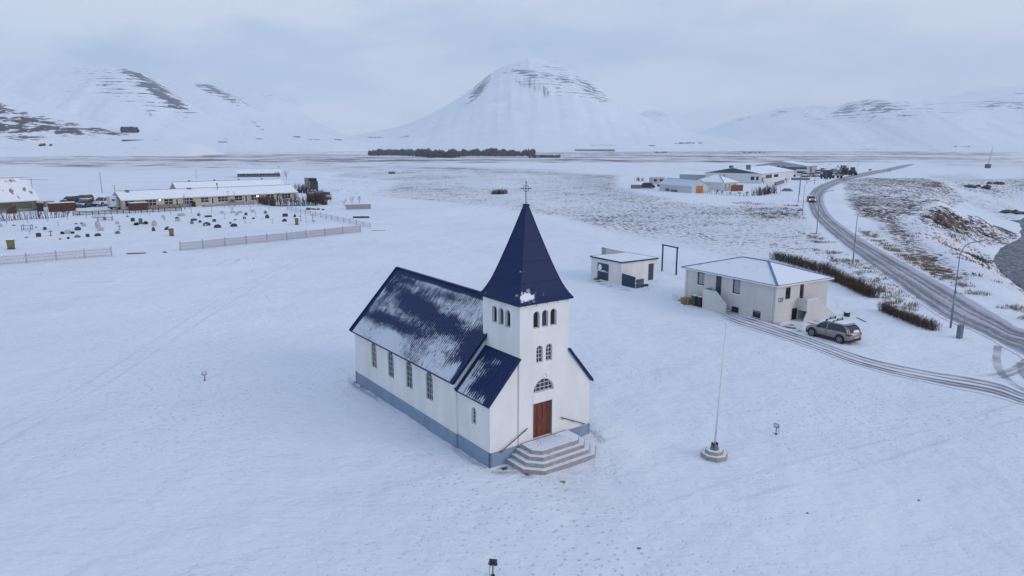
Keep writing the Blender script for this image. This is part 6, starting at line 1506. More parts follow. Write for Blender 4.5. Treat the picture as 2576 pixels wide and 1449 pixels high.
S7 = [(458,722,32,26,'slab',stoned,'small dark square stone at the back centre'),(570,737,74,20,'slab',stoned,'long low dark stone at the back centre'),(400,780,64,24,'slab',stoned,'long low dark stone behind the chunky grey one'),(378,813,40,32,'boulder',stoneg,'chunky grey stone in front of the long low one'),(472,802,32,30,'peak',stoned,'small peaked dark stone right of the chunky grey one'),
 (553,838,78,38,'round',stoned,'wide dark stone with a white cross before it'),(540,846,30,28,'cross',whitep,'little white cross in front of a wide dark stone'),(640,792,38,30,'slab',stoned,'dark square stone behind the front row, centre'),(680,864,76,38,'round',stoned,'broad dark stone, middle one of the three large ones in front'),(872,850,74,36,'round',stoned,'broad dark stone, rightmost of the three large ones in front'),
 (830,810,26,18,'boulder',stoned,'small dark lump up-left of the rightmost broad stone'),(995,757,34,26,'round',stoned,'small dark stone behind a pale cross'),(1013,714,32,28,'slab',stoned,'small dark stone with pale side at the back'),(1103,755,34,16,'boulder',stoned,'low dark hump right of centre'),(1243,692,40,28,'boulder',stoneg,'grey rounded stone at the back right'),(1264,750,46,44,'peak',stoned,'upright dark stone with slanted top'),
 (1476,732,60,36,'slab',stoned,'large dark upright stone in the right part, upper one'),(1468,790,54,34,'peak',stoned,'dark peaked stone in the right part, lower one'),(1590,747,30,46,'peak',stoned,'narrow dark figure-like stone behind the right yellow box'),(885,770,36,12,'boulder',stoneg,'flat dark marker above the rightmost broad stone'),
 (732,692,38,28,'round',stonel,'pale rounded stone at the back centre-right'),(905,714,32,38,'peak',stonel,'pale upright stone with a narrow top'),(1098,678,38,26,'slab',stonel,'pale square stone at the back right'),(250,718,92,26,'boulder',stonel,'low pale grave flanked by two dark bushes'),(1815,792,38,20,'boulder',stonel,'pale boulder at the foot of the rightmost cross'),
 (40,741,42,26,'boulder',stonel,'pale low stone at the back left of the right plot'),(860,684,60,18,'boulder',stonel,'long low pale kerb at the back, left one'),(945,684,60,20,'boulder',stonel,'long low pale kerb at the back, right one'),
 (764,753,24,60,'cross',stonel,'pale cross below the pale rounded stone'),(1130,728,24,50,'cross',stonel,'faint pale cross right of the pale square stone'),(1003,803,40,58,'cross',stonel,'pale cross standing before a small dark stone'),(1325,807,28,56,'cross',stonel,'thin pale cross in the right centre'),(1655,773,36,62,'cross',steel,'grey-blue cross right of the right yellow box'),
 (1722,797,24,72,'cross',stonel,'tall thin pale cross, second from the right'),(1800,773,36,78,'cross',steel,'tall grey cross, rightmost in the cemetery'),(465,740,26,76,'cross',stonel,'thin pale cross behind the small dark square stone'),(860,660,20,40,'cross',steel,'slim cross at the back fence')]
for x, y, w, h, k_, m_, lb in S7: stone(c7(x, y), w*u7, h*u7, k_, m_, lb)
ybox = M('yellow_box_paint', (.15, .115, .055), .8, var=.3, scale=2.)
for (px, w, h, lb) in ((c6(148, 1150), 84*u6, 100*u6, 'yellow-brown wooden bin cut off alone at the left of the cemetery'), (c6(2222, 978), 66*u6, 88*u6, 'yellow-brown wooden bin in the middle of the cemetery'), (c7(1613, 822), 56*u7, 76*u7, 'yellow-brown wooden bin at the right side of the cemetery')):
    p = P(*px); s = 1741/math.hypot(math.hypot(p.x, p.y), H); t = thing('wooden_bin', lb, 'bin', p, ang-R(28), 'yellow wooden bins in the cemetery'); W = w/s*.72; h_ = h/s*1.0
    MB().loft([[(-W*.42, -W*.4, .15), (W*.42, -W*.4, .15), (W*.42, W*.4, .15), (-W*.42, W*.4, .15)], [(-W*.5, -W*.45, h_), (W*.5, -W*.45, h_), (W*.5, W*.45, h_), (-W*.5, W*.45, h_)]]).build('body', ybox, t)
    MB().box(-W*.4, W*.4, -W*.46, -W*.42, h_*.30, h_*.85).build('front_panel', M('yellow_panel', (.19, .15, .065), .8), t)
    MB().box(-W*.5, W*.5, -W*.46, W*.46, -.1, .15).build('skid', black, t); MB().box(-W*.55, W*.55, -W*.52, W*.5, h_, h_+.14).build('lid_snow', snow, t)
# picket fences
pk = M('weathered_white_paint', (.44, .41, .46), .7, var=.15)
def picket(posts, label, h, per, group='picket fences round the cemetery'):
    A = P(*posts[0]); t = thing('picket_fence', label, 'fence', A, 0, group); n = 0
    for i, px in enumerate(posts):
        q = P(*px)-A; MB().box(q.x-.08, q.x+.08, q.y-.08, q.y+.08, q.z-.2, q.z+h*1.16).build('post', pk, t)
    for i in range(len(posts)-1):
        a, b_ = P(*posts[i])-A, P(*posts[i+1])-A; pn = MB(); u_ = (b_-a).normalized()
        for k_ in range(1, per): q = a.lerp(b_, k_/per); pn.bar(q+Vector((0, 0, .08)), q+Vector((0, 0, h)), .11, .05, (u_.x, u_.y, 0))
        for z in (.22, h*.55, h*.86): pn.bar(a+Vector((0, 0, z)), b_+Vector((0, 0, z)), .05, .075)
        pn.build('picket_panel', pk, t)
    return t
picket([c6(-420, 1390), c6(-40, 1358), c6(348, 1330), c6(733, 1295), c6(1098, 1268), c6(1447, 1242)], 'white picket fence along the left front of the cemetery', 1.42, 22)
picket([c7(240, 1130), c7(508, 1105), c7(768, 1076), c7(1018, 1051), c7(1262, 1028), c7(1496, 1005), c7(1722, 980), c7(1943, 958), c7(2156, 932), c7(2364, 912)], 'long white picket fence along the right front of the cemetery', 1.5, 24)
rail_fence(c7(1500, 652), c7(2478, 866), 15, 1.35, 'grey post-and-rail fence along the right side of the cemetery', pk, (.35, .7, 1.05), .16, rw2=.05)
rail_fence(c6(-200, 850), c6(1117, 755), 5, 1.5, 'widely spaced posts behind the left graves under the hedge', pk, (), .16)
rail_fence(c6(1355, 740), c7(1500, 640), 9, 1.7, 'widely spaced posts along the back of the cemetery before the flats', pk, (), .16)
# ============================================================ FAR PLACEMENT ON THE BUILT LAND
from mathutils.bvhtree import BVHTree
BV = []
for ob in [o_ for o_ in bpy.data.objects if o_.name.startswith(('ground', 'hills'))]:
    me = ob.data; BV.append(BVHTree.FromPolygons([v.co[:] for v in me.vertices], [tuple(p.vertices) for p in me.polygons]))
def FP(x, y):
    best = None; d = Vector(ray(x, y)).normalized()
    for bv in BV:
        h = bv.ray_cast(Vector((0, 0, H)), d, 15000)
        if h[0] is not None and (best is None or h[3] < best[1]): best = (h[0], h[3])
    return best[0] if best else None
# ============================================================ FARM AND DEPOT AT THE RIGHT
def hip_house(name, label, corner, ang_, LX, LY, eave, ridge, wallm, ridge_len=2., fholes=(), lholes=()):
    o = P(*corner); t = thing(name, label, 'house', o, ang_)
    mb = MB(); wall(mb, (0, 0, 0), X_, mY_, rect(0, LX, -.5, eave), [rect(*h) for h in fholes], .15); wall(mb, (0, 0, 0), Y_, mX_, rect(0, LY, -.5, eave), [rect(*h[:4]) for h in lholes], .15)
    wall(mb, (LX, 0, 0), Y_, X_, rect(0, LY, -.5, eave)); wall(mb, (0, LY, 0), X_, Y_, rect(0, LX, -.5, eave)); mb.build('wall', wallm, t)
    for h in fholes: window(t, (0, 0, 0), X_, mY_, rect(*h), .13, 1, 2, .12, fm=whitep, gm=curt)
    for h in lholes: window(t, (0, 0, 0), Y_, mX_, rect(*h[:4]), .13, 1, 1, .12, fm=whitep, gm=glass)
    v = .5; q = [(-v, -v, eave), (LX+v, -v, eave), (LX+v, LY+v, eave), (-v, LY+v, eave)]; r0, r1 = (LX/2, LY/2-ridge_len/2, ridge), (LX/2, LY/2+ridge_len/2, ridge)
    ro_ = MB().add(q+[r0, r1]+[(a, b_, c-.2) for a, b_, c in q], [(0, 1, 4), (1, 2, 5, 4), (2, 3, 5), (3, 0, 4, 5), (0, 6, 7, 1), (1, 7, 8, 2), (2, 8, 9, 3), (3, 9, 6, 0), (6, 9, 8, 7)]).build('roof', snow, t)
    hc_ = MB()
    for c_, e_ in ((q[0], r0), (q[1], r0), (q[2], r1), (q[3], r1)): hc_.bar((c_[0], c_[1], c_[2]+.05), (e_[0], e_[1], e_[2]+.05), .3, .1)
    hc_.build('hip_cap', M('ridge_tin', (.11, .12, .15)), ro_); return t
sd1, _ = gable_house('storage_shed', 'long pale grey shed with orange gable door left of the hip-roofed farmhouse', 'shed', cF(262, 382), cF(612, 413), 8.5, 3.0, 5.2, greyw, M('thin_snow_roof', (.52, .60, .70), .7, var=.12), ov=.35)
L1 = _; orange = M('orange_door', (.42, .17, .05), .6)
MB().box(L1+.01, L1+.08, 2.2, 5.6, 0, 3.0).build('gable_door', orange, sd1); MB().box(5, 7, -.5, -.01, .2, 1.3).box(9, 12.5, -.9, -.01, 0, .9).build('stacked_boards', stoneg, sd1)
hip_house('farmhouse', 'white hip-roofed farmhouse with three tall windows among bare shrubs', cF(948, 388), R(37), 10.5, 15.5, 3.7, 6.6, M('farmhouse_wall', (.60, .62, .63), .8), 3., [(.9, 2.5, .9, 3.1), (3.7, 5.2, .9, 3.1), (6.6, 9.4, .7, 3.2)], [(13.2, 14.4, 1.6, 2.9), (10.2, 11.3, .2, 3.0), (7.2, 8.4, 2.4, 2.9)])
chy = MB().box(-.5, .5, -.5, .5, 4.5, 7.0); cho = chy.build('chimney', stonel, [o_ for o_ in bpy.data.objects if o_.name == 'farmhouse'][0]); cho.location = (6.6, 4.2, 0)
lh2, _ = gable_house('long_hall', 'long low grey-green hall behind the farmhouse at the left', 'hall', cF(480, 277), cF(850, 290), 22, 3.7, 5.6, greenm, snow, ov=.4)
dh, DLn = gable_house('works_hall', 'white hall with dark slate gable and snowy roof, long window band to the road', 'hall', cF(1352, 309), cF(1700, 262), 30, 5.1, 7.9, whitew, snow, slate, ov=.6,
   holes=[(1, 4, .6, 3.2, 'win', 2, 1), (8, 20, 2.2, 4.2, 'win', 6, 1), (24, 33, 2.4, 4.0, 'win', 4, 1), (5, 6.4, 0, 3, 'door', whitep)], side_holes=[(1.2, 2.6, 1.6, 3.6, 'win', 1, 1), (3.4, 5.4, 1.6, 3.6, 'win', 1, 1)], frame_m=stonel)
MB().box(6, 8, 8, 10, 6, 9.4).build('chimney', stoneg, dh); MB().cyl((3, 17, 7.4), (3, 17, 9.0), .9, 1.1, 8).cyl((9, 19, 7.2), (9, 19, 8.8), 1., 1.2, 8).build('roof_vent', slate, dh)
bh, BLn = gable_house('depot_hall', 'hall with white upper gable and dark blue lower wall behind the parked vehicles', 'hall', cF(1842, 214), cF(1950, 203), 36, 6.0, 8.8, M('depot_wall', (.42, .42, .42), .7), snow, greenm, ov=.5, side_holes=[(15, 17.4, 5.0, 5.95), (18.6, 21., 5.0, 5.95)])
MB().box(-.16, -.01, .02, 36, 0, 5.).build('blue_cladding', hallb, bh); MB().box(9, 13, -.12, -.01, 0, 5.).build('tall_door', brownm, bh)
# ground-level bits
def barthing(name, label, cat, a, b, h, w, mat, group=None, snowtop=True):
    A, B = P(*a), P(*b); ob = thing(name, label, cat, A, 0, group); d = B-A
    MB().bar(Vector((0, 0, h/2-.1)), d+Vector((0, 0, h/2-.1)), w, h+.2).build('body', mat, ob)
    if snowtop: MB().bar(Vector((0, 0, h+.04)), d+Vector((0, 0, h+.04)), w*.9, .08).build('snow_cover', snow, ob)
    return ob
barthing('retaining_wall', 'long low blue-grey wall before the parked vehicles', 'wall', cF(1680, 270), cF(1880, 272), 1.3, .6, stoneg); barthing('retaining_wall', 'short dark wall below the works hall windows', 'wall', cF(1508, 330), cF(1600, 300), 1.8, .6, stoneg)
barthing('brown_screen', 'red-brown board screen in front of the farmhouse windows', 'screen', cF(1035, 392), cF(1158, 386), 2.6, .3, M('rust_boards', (.14, .05, .02), .8), snowtop=False)
for i in range(4): barthing('low_bench', ['nearest of the low dark bars in the snow right of the farm hedge', 'second of the low dark bars right of the farm hedge', 'third of the low dark bars right of the farm hedge', 'farthest of the low dark bars right of the farm hedge'][i], 'bar', cF(1590+10*i-20, 391-8*i), cF(1700-10*i, 391-7*i), .35, .5, stoneg, 'low bars in the snow', False)
for i, (x, y, h_, lb, m_) in enumerate(((880, 420, 5.2, 'tall bare shrub before the left wall of the farmhouse', twigd), (930, 425, 4.6, 'spreading bare shrub left of the board screen', twigd), (1020, 432, 3.8, 'dark shrub below the board screen', twigd), (1125, 440, 4.4, 'many-stemmed shrub right below the board screen', twigd), (1200, 442, 5.2, 'green-tinged shrub in the middle of the farm hedge', twigd), (1265, 438, 4.8, 'dense dark shrub in the farm hedge', twigd),
    (800, 412, 3.6, 'shrub at the left end of the farm hedge', twig), (735, 408, 3., 'small shrub at the far left of the farm garden', twig), (1150, 300, 7., 'dark tree before the works hall gable, right one', twigd), (1090, 295, 8.5, 'dark tree before the works hall gable, middle one', twigd), (1020, 285, 9.5, 'tall tree behind the farmhouse roof', twigd), (950, 270, 9., 'thin tall tree behind the farmhouse ridge', twigd), (880, 262, 8., 'round dark tree left behind the farmhouse', twigd), (1380, 310, 3.4, 'evergreen shrub at the corner of the works hall', twigd), (1545, 300, 3.6, 'small conifer left of the steps at the works hall', twigd), (1625, 300, 7.5, 'bare tree at the right end of the works hall', twigd), (660, 275, 3., 'small shrub before the long low hall', twig))):
    bare_tree(P(*cF(x, y)), h_, lb, .16 if h_ > 5 else .10, 'shrubs and trees round the farm', 80+i, m_, crown=.85, first=.2)
hedge([cF(1300, 440), cF(1400, 425), cF(1500, 408)], 2.2, 3.8, 'reddish twiggy hedge at the right end of the farm garden', twigr, 5, None, .10, 3, 25)
hedge([cF(20, 275), cF(90, 285)], 2, 2.4, 'low wild shrubs at the left of the farm', twig, 3, None, .09, 3, 26)
tree = None
rail_fence(cF(700, 412), cF(1215, 455), 12, 1.3, 'dark wire fence in front of the farm shrubs', steel, (.5, 1.1), .12, rw2=.04)
# vehicles of the depot
vg = 'vehicles parked at the depot'
def fcar(x, y, *a, **k): k.setdefault('group', vg); k.setdefault('scale', 1.9); p = P(*cF(x, y)); return car(a[0], p, *a[1:], **k)
fcar(1830, 238, 'small snow-covered car right of the white van', R(-120), whitep); fcar(1892, 234, 'white car between the van and the dark machines', R(-120), whitep, kind='sedan', Hh=1.5); fcar(1960, 236, 'dark-windowed white SUV left of the dark machines', R(-118), whitep, Hh=1.8)
fcar(2135, 214, 'white pickup standing before the blue container', R(-160), whitep, kind='pickup', Hh=1.9, L_=5.3, scale=2.3); fcar(115, 360, 'snow-dusted dark green car alone at the left of the grey shed', R(170), darkg, kind='sedan', Hh=1.45, scale=1.9, group='')
p = P(*cF(1768, 236)); vn = thing('white_van', 'white high-roofed van at the left end of the depot vehicles', 'van', p, R(160), vg, 2.0)
MB().loft([[(-2.3, -.95, .4), (-2.3, .95, .4), (-2.3, .85, 2.3), (-2.3, -.85, 2.3)], [(1.2, -.95, .4), (1.2, .95, .4), (1.0, .85, 2.35), (1.0, -.85, 2.35)], [(2.3, -.9, .4), (2.3, .9, .4), (2.1, .85, 1.1), (2.1, -.85, 1.1)]]).build('body', whitep, vn, bevel=.06)
MB().box(-2.33, -2.301, -.7, -.1, 1.3, 1.9).box(-2.33, -2.301, .1, .7, 1.3, 1.9).build('rear_window', glass, vn)
MB().box(-1.8, .9, .93, .965, 1.3, 1.85).build('side_window', glass, vn)
for x in (-1.5, 1.5):
    for y in (-.88, .88): MB().cyl((x, y-.1, .35), (x, y+.1, .35), .35, None, 12).build('wheel', tyre, vn)
p = P(*cF(240, 338)); cv = thing('caravan', 'small weathered caravan behind the left end of the grey shed', 'caravan', p, R(10), None, 2.)
MB().loft([[(-1.8, -1, .5), (-1.8, 1, .5), (-1.7, 1, 2.2), (-1.7, -1, 2.2)], [(1.8, -1, .5), (1.8, 1, .5), (1.5, 1, 2.2), (1.5, -1, 2.2)]]).build('body', stonel, cv, bevel=.15)
MB().box(-1.2, -.5, -1.03, -1.0, 1.2, 1.8).box(.3, 1.0, -1.03, -1.0, 1.2, 1.8).build('side_window', glass, cv); MB().cyl((0, -1.0, .33), (0, -.85, .33), .33, None, 12).build('wheel', tyre, cv)
def container(x, y, L_, label, rz, sc=2.):
    p = P(*cF(x, y)); t = thing('container', label, 'container', p, rz, 'blue containers'); b_ = MB().box(0, L_, 0, 3, 0, 3.1)
    for i in range(int(L_/1.2)): b_.box(i*1.2+.2, i*1.2+.8, -.12, -.001, .2, 2.9)
    b_.build('body', hallb, t); MB().box(0, L_, 0, 3, 3.1, 3.2).build('snow_cover', snow, t)
    for i in (0, 1): MB().box(L_+.01, L_+.12, .1+1.45*i, 1.45+1.4*i, .2, 2.9).build('door', hallb, t)
container(1945, 205, 3.2, 'small blue container right of the depot hall', R(2)); container(2050, 208, 12., 'long dark blue container behind the machines', R(4))
def tractor(x, y, rz, label, sc, m_, loader=False):
    p = P(*cF(x, y)); t = thing('tractor', label, 'tractor', p, rz, 'tractors at the depot', sc)
    MB().loft([[(0, -.4, .8), (0, .4, .8), (0, .4, 1.6), (0, -.4, 1.6)], [(2.0, -.35, .8), (2.0, .35, .8), (2.0, .3, 1.4), (2.0, -.3, 1.4)]]).build('bonnet', m_, t)
    MB().loft([[(-1.3, -.7, 1.2), (.2, -.7, 1.2), (.2, .7, 1.2), (-1.3, .7, 1.2)], [(-1.1, -.6, 2.6), (0, -.6, 2.6), (0, .6, 2.6), (-1.1, .6, 2.6)]]).build('cab', glass, t); MB().box(-1.2, .1, -.68, .68, 2.6, 2.72).build('cab_roof', m_, t)
    for s_ in (-1, 1): MB().cyl((-.8, s_*.65, .85), (-.8, s_*1.05, .85), .85, None, 16).build('rear_wheel', tyre, t); MB().cyl((1.5, s_*.6, .55), (1.5, s_*.9, .55), .55, None, 14).build('front_wheel', tyre, t)
    if loader:
        MB().tube([(-.2, .8, 1.8), (1.6, .8, 2.6), (3.0, .8, 1.4)], .1, 5).tube([(-.2, -.8, 1.8), (1.6, -.8, 2.6), (3.0, -.8, 1.4)], .1, 5).box(2.9, 3.5, -1, 1, .9, 1.6).build('loader', steel, t)
tractor(2225, 214, R(-140), 'green tractor with front loader beside the container', 2.4, darkg, True); tractor(2340, 218, R(-100), 'last tractor, standing apart at the right end of the depot', 2.0, tealp); tractor(2280, 212, R(-60), 'dark green tractor between the loader and the last one', 1.8, darkg); tractor(2012, 226, R(-110), 'dark machine just right of the white SUV', 1.9, blackp, True)
p = P(*cF(2052, 258)); tr_ = thing('dark_trailer', 'tall black trailer with pale side panels before the machines', 'trailer', p, R(-80), vg, 2.)
MB().box(-1.5, 1.5, -1, 1, .5, 2.7).build('body', blackp, tr_, bevel=.05); MB().box(-1.4, 1.4, -.9, .9, 2.7, 2.78).build('snow_cover', snow, tr_)
for y in (-1.02, 1.0): MB().box(-1., -.2, y, y+.02, 1.4, 2.2).build('side_panel', stonel, tr_)
for x in (-.8, .8):
    for y in (-.95, .95): MB().cyl((x, y-.1, .4), (x, y+.1, .4), .4, None, 12).build('wheel', tyre, tr_)
p = P(*cF(2155, 250)); tr_ = thing('flat_trailer', 'low flat trailer with snow on its bed, nearest the road', 'trailer', p, R(5), vg, 2.)
MB().box(-2.2, 2.2, -1, 1, .7, .95).build('bed', black, tr_); MB().box(-2.1, 2.1, -.9, .9, .95, 1.05).build('snow_cover', snow, tr_); MB().box(1.4, 2.2, -.9, .9, 1.05, 1.8).build('headboard', black, tr_)
for x in (-1.3, 1.3):
    for y in (-.95, .95): MB().cyl((x, y-.1, .4), (x, y+.1, .4), .4, None, 12).build('wheel', tyre, tr_)
p = P(*cF(16, 362)); boxthing('grey_crate', 'grey crate at the far left of the farm, beside the green car', 'crate', p, .1, (4.5, 2, 1.8), stoneg)
for x, y, lb in ((1465, 657, 'first small road sign seen from behind, left of the far road'), (1602, 663, 'second small sign with tan face beside the far road')):
    U_ = ((2500+x/1.9224)/1.49068, (300+(y+6)/1.9224)/1.49068); p = P(*U_); t = thing('road_sign', lb, 'sign', p, 0, 'road signs by the far road')
    MB().cyl((-1, 0, 0), (-1, 0, 2.6), .1, None, 6).cyl((1, 0, 0), (1, 0, 2.6), .1, None, 6).build('posts', steel, t) if False else None
    for s_ in (-1, 1): MB().cyl((s_, 0, -.1), (s_, 0, 2.6), .1, None, 6).build('post', steel, t)
    MB().box(-1.1, 1.1, -.06, .06, 1.2, 2.4).build('panel', stoneg if x < 1500 else palew, t)
p = P((2500+2314/1.9224)/1.49068, (300+634/1.9224)/1.49068); t = thing('mast', 'thin leaning mast on a dark hut near the right edge of the plain', 'mast', p, 0); MB().cyl((0, 0, 2), (2.2, 0, 19), .25, .12, 6).build('pole', steel, t); MB().box(-1.7, 1.7, -1.7, 1.7, -.5, 3.4).box(-1.9, 1.9, -1.9, 1.9, 3.4, 3.7).build('hut', slate, t)
p = P((2500+645/1.9224)/1.49068, (300+566/1.9224)/1.49068); boxthing('field_hut', 'lone grey hut in the plain above the long hall', 'hut', p, .1, (7, 5, 4), greyw)
p = P(1496, 377.6); 
# ============================================================ FAR PLAIN: forest, farms, clumps
rnd = random.Random(77)
fm_ = MB(); cnt = 0
def forest_m():
    m, nt, b = new_mat('mixed_wood'); L = nt.links.new; ob = nd(nt, 'ShaderNodeTexCoord').outputs['Object']
    f = ramp(nt, noise(nt, ob, .02, 3), .42, .6); g = ramp(nt, noise(nt, ob, .3, 4), .35, .65)
    L(mixc(nt, g, mixc(nt, f, (.008, .009, .012), (.030, .017, .015)), mixc(nt, f, (.022, .021, .02), (.050, .032, .026))), b.inputs['Base Color']); b.inputs['Roughness'].default_value = .95; return m
def tree_shape(mb, p, h, w, rnd, con):
    n = 6; lv = [(.0, .12), (.16, .75), (.40, 1.), (.7, .6 if con else .85), (1.0, .05 if con else .35)]
    secs = []
    for z, k in lv:
        secs.append([(p.x+math.cos(2*math.pi*i/n)*w*k*rnd.uniform(.65, 1.3), p.y+math.sin(2*math.pi*i/n)*w*k*rnd.uniform(.65, 1.3), p.z+h*z*rnd.uniform(.93, 1.05)) for i in range(n)])
    mb.loft(secs)
lo = lambda x: np.interp(x, [928, 945, 1000, 1050, 1085, 1150, 1180, 1240, 1300, 1345, 1400], [391, 391.5, 391, 394, 397, 396.5, 392, 393, 393, 394, 396])
hi = lambda x: np.interp(x, [928, 960, 1020, 1060, 1130, 1200, 1300, 1345, 1400], [388, 384, 382, 383, 386, 386, 387, 389, 393])
for k_ in range(1900):
    x = rnd.uniform(928, 1345); 
    if x > 1300 and rnd.random() < .35: continue
    t_ = rnd.random()**1.3; y = lo(x)+(hi(x)-lo(x))*t_; p = FP(x, y)
    if p is None: continue
    d = math.hypot(p.x, p.y); h = rnd.uniform(4, 9)*(1+.9*float(vnoise(x*.09, 3.)))*(d/1500)**.6
    tree_shape(fm_, p, h, h*rnd.uniform(.18, .3), rnd, rnd.random() < .5)
for k_ in range(110):
    x = rnd.uniform(1330, 1410); y = 395+rnd.random()*2; p = FP(x, y)
    if p is not None: tree_shape(fm_, p, rnd.uniform(3, 6), 1.2, rnd, False)
ob = fm_.build('forest', forest_m()); ob['kind'] = 'stuff'
def clump(x0, x1, y, n, h, label, seed):
    r_ = random.Random(seed); mb = MB(); o = FP((x0+x1)/2, y)
    if o is None: return
    for i in range(n):
        p = FP(r_.uniform(x0, x1), y+r_.uniform(-1, .6))
        if n < 12 and p is not None:
            mb = MB(); tree_shape(mb, Vector((0, 0, -1)), h*r_.uniform(.6, 1.1), h*r_.uniform(.3, .5), r_, False); ob = mb.build('tree', forest_m_); ob.location = p; tag(ob, label, 'tree', 'trees: '+label)
            continue
        if p is not None and (p-o).length < 1500: tree_shape(mb, p-o, h*r_.uniform(.6, 1.1), h*r_.uniform(.3, .5), r_, False)
    if n < 12: return
    ob = mb.build('shelterbelt', forest_m_); ob.location = o; tag(ob, label, 'trees', None, 'stuff')
forest_m_ = bpy.data.materials['mixed_wood']
for i, (x0, x1, y, n, h, lb) in enumerate([(928, 965, 346.5, 22, 9, 'dark clump of trees left of the central mountain foot'), (1008, 1030, 343.5, 10, 8, 'small clump of trees right of the first one below the mountain'), (305, 350, 333, 26, 14, 'dark plantation at the end of the heath slope'),
   (1708, 1765, 361, 30, 10, 'clump of trees in the valley mouth right of the mountain'), (1870, 1925, 384, 26, 6, 'row of bushes on the plain above the depot'), (1645, 1680, 384.5, 16, 6, 'row of bushes on the plain left of the depot'), (1480, 1545, 366, 14, 6, 'thin line of trees above the long greenhouse'), (2160, 2240, 375.5, 26, 5, 'dark line of bushes under the eastern range'), (2400, 2440, 369, 10, 8, 'speck of trees under the far right hills'), (100, 130, 366.5, 8, 7, 'two dark bushes on the plain at the left'), (2340, 2365, 378, 6, 5, 'small bushes on the right plain'), (778, 805, 352, 8, 7, 'dark farm trees in the valley at the left of the mountain'), (40, 60, 350, 5, 6, 'farm trees at the far left foot')]):
    clump(x0, x1, y, n, h, lb, 100+i)
for i, (x, y, w, lb, m_) in enumerate([(86, 352, 14, 'distant farm with pale gable below the left mountain', stonel), (40, 352, 14, 'distant low farm building at the left edge of the plain', stonel), (333, 353.5, 46, 'long dark farm shed on the plain below the plantation', slate), (560, 358, 20, 'distant farm building under the second left ridge', slate), (850, 352, 18, 'distant farm in the valley mouth', slate), (1640, 367, 16, 'tiny farm building right of the mountain', slate), (745, 345, 16, 'distant farm building by the end of the third left ridge', slate), (650, 350, 12, 'distant pale farm building beneath the left noses', stonel), (1015, 345, 10, 'tiny building below the central mountain', stonel), (1700, 362, 10, 'pale farm building left of the valley clump', stonel)]):
    p = FP(x, y)
    if p is None: continue
    d = math.hypot(p.x, p.y); s = d/1741; Lw = w*s*.9; t = thing('farm_building', lb, 'farm building', p, rnd.uniform(-.3, .3), 'distant farm buildings')
    hh_ = min(6, 2.5*s); MB().box(-Lw/2, Lw/2, 0, 10, -3, hh_).build('wall', m_, t)
    MB().add([(-Lw/2-1, -1, hh_), (Lw/2+1, -1, hh_), (Lw/2+1, 5, hh_*1.7), (-Lw/2-1, 5, hh_*1.7), (-Lw/2-1, 11, hh_), (Lw/2+1, 11, hh_)], [(0, 1, 2, 3), (3, 2, 5, 4), (0, 3, 4), (1, 5, 2), (0, 4, 5, 1)]).build('roof', snow, t)
p0_, p1_ = FP(1447, 379), FP(1545, 380)
if p0_ is not None and p1_ is not None:
    t = thing('greenhouse', 'very long low glazed shed on the plain right of the forest', 'greenhouse', p0_); d = p1_-p0_; d.z = 0; s = math.hypot(p0_.x, p0_.y)/1741
    if d.length > 400*1.0: d = d.normalized()*98*s
    h_ = 3.6*s
    b_ = MB().bar((0, 0, h_/2-1), d+Vector((0, 0, h_/2-1)), 12, h_+2); b_.build('wall', slate, t); MB().bar((0, 0, h_+.4), d+Vector((0, 0, h_+.4)), 9, .8).build('roof', snow, t)
    mb = MB()
    for i in range(16): q = d*(i+.5)/16; MB().box(q.x-.5*s*.6, q.x+.5*s*.6, q.y-6.4, q.y-6.1, 0, h_).build('window_bay', glass, t)
# thin fence posts and shrubs scattered on the moor
gx = [(1250, 488, 'low dark shrub in the moor beyond the church spire'), (985, 437, 'dark shrub patch on the open moor'), (1262, 487, 'second low shrub beside the first on the moor')]
for x, y, lb in gx:
    mb = MB(); twigs(mb, 0, 0, 90, 1.9, 1., 2.6, random.Random(int(x)), .07, .9, 2); ob = mb.build('shrub', twigd); ob.location = P(x, y); tag(ob, lb, 'shrub', 'low shrubs on the moor')

# ============================================================ GRASS AND HEATHER
def blades(name, mat, pts, h, w, n, seed, kind='stuff', sp=.25):
    r_ = np.random.RandomState(seed); V = []; F = []
    for (x, y) in pts:
        z = float(T(np.array([x]), np.array([y]))[0])
        for i in range(n):
            bx, by = x+r_.normal(0, sp), y+r_.normal(0, sp); a = r_.uniform(0, 6.28); l = r_.uniform(.2, .9)*h; hh = h*r_.uniform(.5, 1.1)
            dx, dy = math.cos(a)*l, math.sin(a)*l; o = len(V); px_, py_ = -math.sin(a)*w, math.cos(a)*w
            V += [(bx-px_, by-py_, z-.03), (bx+px_, by+py_, z-.03), (bx+dx, by+dy, z+hh)]; F.append((o, o+1, o+2))
    me = bpy.data.meshes.new(name); me.from_pydata(V, [], F); me.materials.append(mat); ob = bpy.data.objects.new(name, me); C.objects.link(ob); ob['kind'] = kind; return ob
def along(px, width, dens, seed):
    r_ = random.Random(seed); W = [Vector((*G(*p)[:2], 0)) for p in px]; out = []
    for i in range(len(W)-1):
        a, b_ = W[i], W[i+1]; L = (b_-a).length; d = (b_-a).normalized()
        for k_ in range(int(L*dens)):
            q = a.lerp(b_, r_.random())
            if float(vnoise(q.x*.35+seed, q.y*.35)) < .42: continue
            s_ = r_.gauss(0, 1)*width; out.append((q.x-d.y*s_, q.y+d.x*s_))
    return out
left = along([(2040,588),(2060,602),(2090,628),(2130,658),(2165,675),(2200,702),(2240,737),(2290,782)], 1.1, 5, 1)
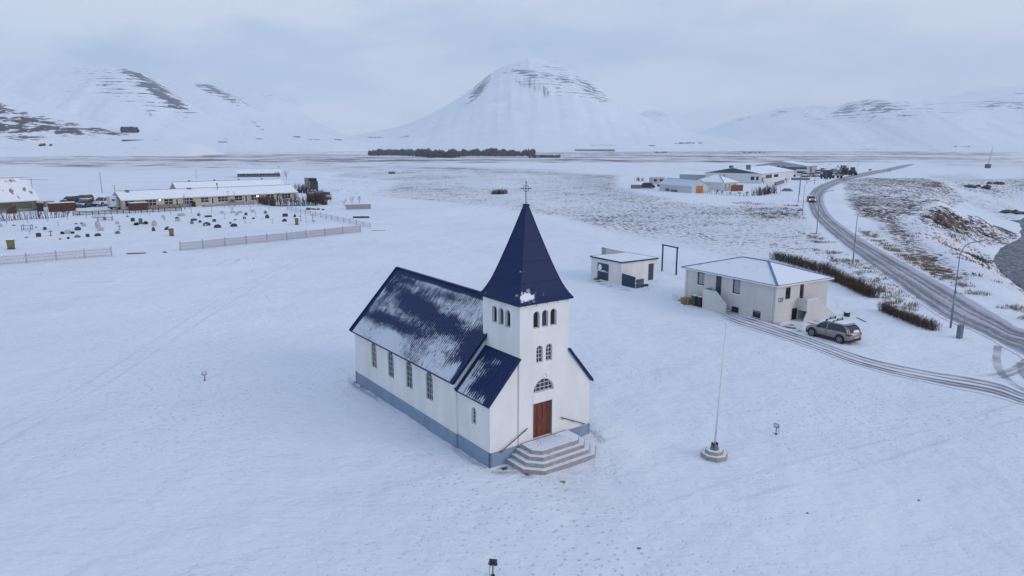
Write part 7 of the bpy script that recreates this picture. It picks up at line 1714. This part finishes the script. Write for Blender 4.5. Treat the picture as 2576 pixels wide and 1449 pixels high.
right = along([c3(*p) for p in [(530,700),(640,770),(760,850),(930,940),(1100,1020),(1250,1100),(1400,1180),(1600,1270),(1800,1360),(1963,1430),(2100,1500)]], .8, 6, 2)
blades('dry_grass', drygrass, left+right, .42, .03, 14, 5)
def zone(poly, n, seed, thr=.5, f=.18):
    W = wpoly(poly); xs = [p[0] for p in W]; ys = [p[1] for p in W]; r_ = np.random.RandomState(seed)
    x = r_.uniform(min(xs), max(xs), n); y = r_.uniform(min(ys), max(ys), n); k_ = pip(x, y, W) & (vnoise(x*f+seed, y*f) > thr)
    return list(zip(x[k_].tolist(), y[k_].tolist()))
crest = along([c3(*p) for p in [(1090,530),(1180,590),(1300,650),(1420,750),(1500,820),(1650,900),(1800,970),(1963,1050),(2100,1120)]], 1.6, 9, 3)
z1 = zone(VEG[8][0], 4000, 4, .42)+zone(VEG[10][0], 4200, 5, .40)+zone(VEG[9][0], 1800, 6, .55)+zone(VEG[2][0], 500, 7, .5)+zone(VEG[3][0], 500, 8, .5)
blades('heather', M('heather_brown', (.055, .038, .032), .95, var=.5, scale=.2), crest+z1, .40, .07, 10, 6, sp=.42)
z2 = zone(VEG[0][0], 5200, 9, .55, .05)
blades('moor_grass', M('moor_grass', (.12, .085, .065), .95, var=.5, scale=.2), z2, .34, .06, 7, 8, sp=.5)
for i, (x, y, s_, lb) in enumerate(((1705, 300, 3.0, 'dark rock outcrop high on the far side of the cove'), (1540, 328, 3.2, 'long dark outcrop at the plateau edge above the cove'), (1812, 552, 3.2, 'dark rock at the head of the cove shore'), (1940, 560, 4.0, 'dark rocks at the right edge by the water'))):
    U_ = c3(x, y); p = FP(*U_)
    if p is None: continue
    mb = MB(); r_ = random.Random(i)
    for k_ in range(7): mb.blob((r_.uniform(-2, 2)*s_*.8, r_.uniform(-1, 1)*s_, .1), (s_*r_.uniform(.3, .8), s_*.5, s_*r_.uniform(.15, .4)), 8, 6, .3, r_)
    ob = mb.build('rock_outcrop', stoned); ob.location = p; tag(ob, lb, 'rocks', 'rock outcrops round the cove')
for ob in bpy.data.objects:
    if 'group' in ob and not ob['group']: del ob['group']
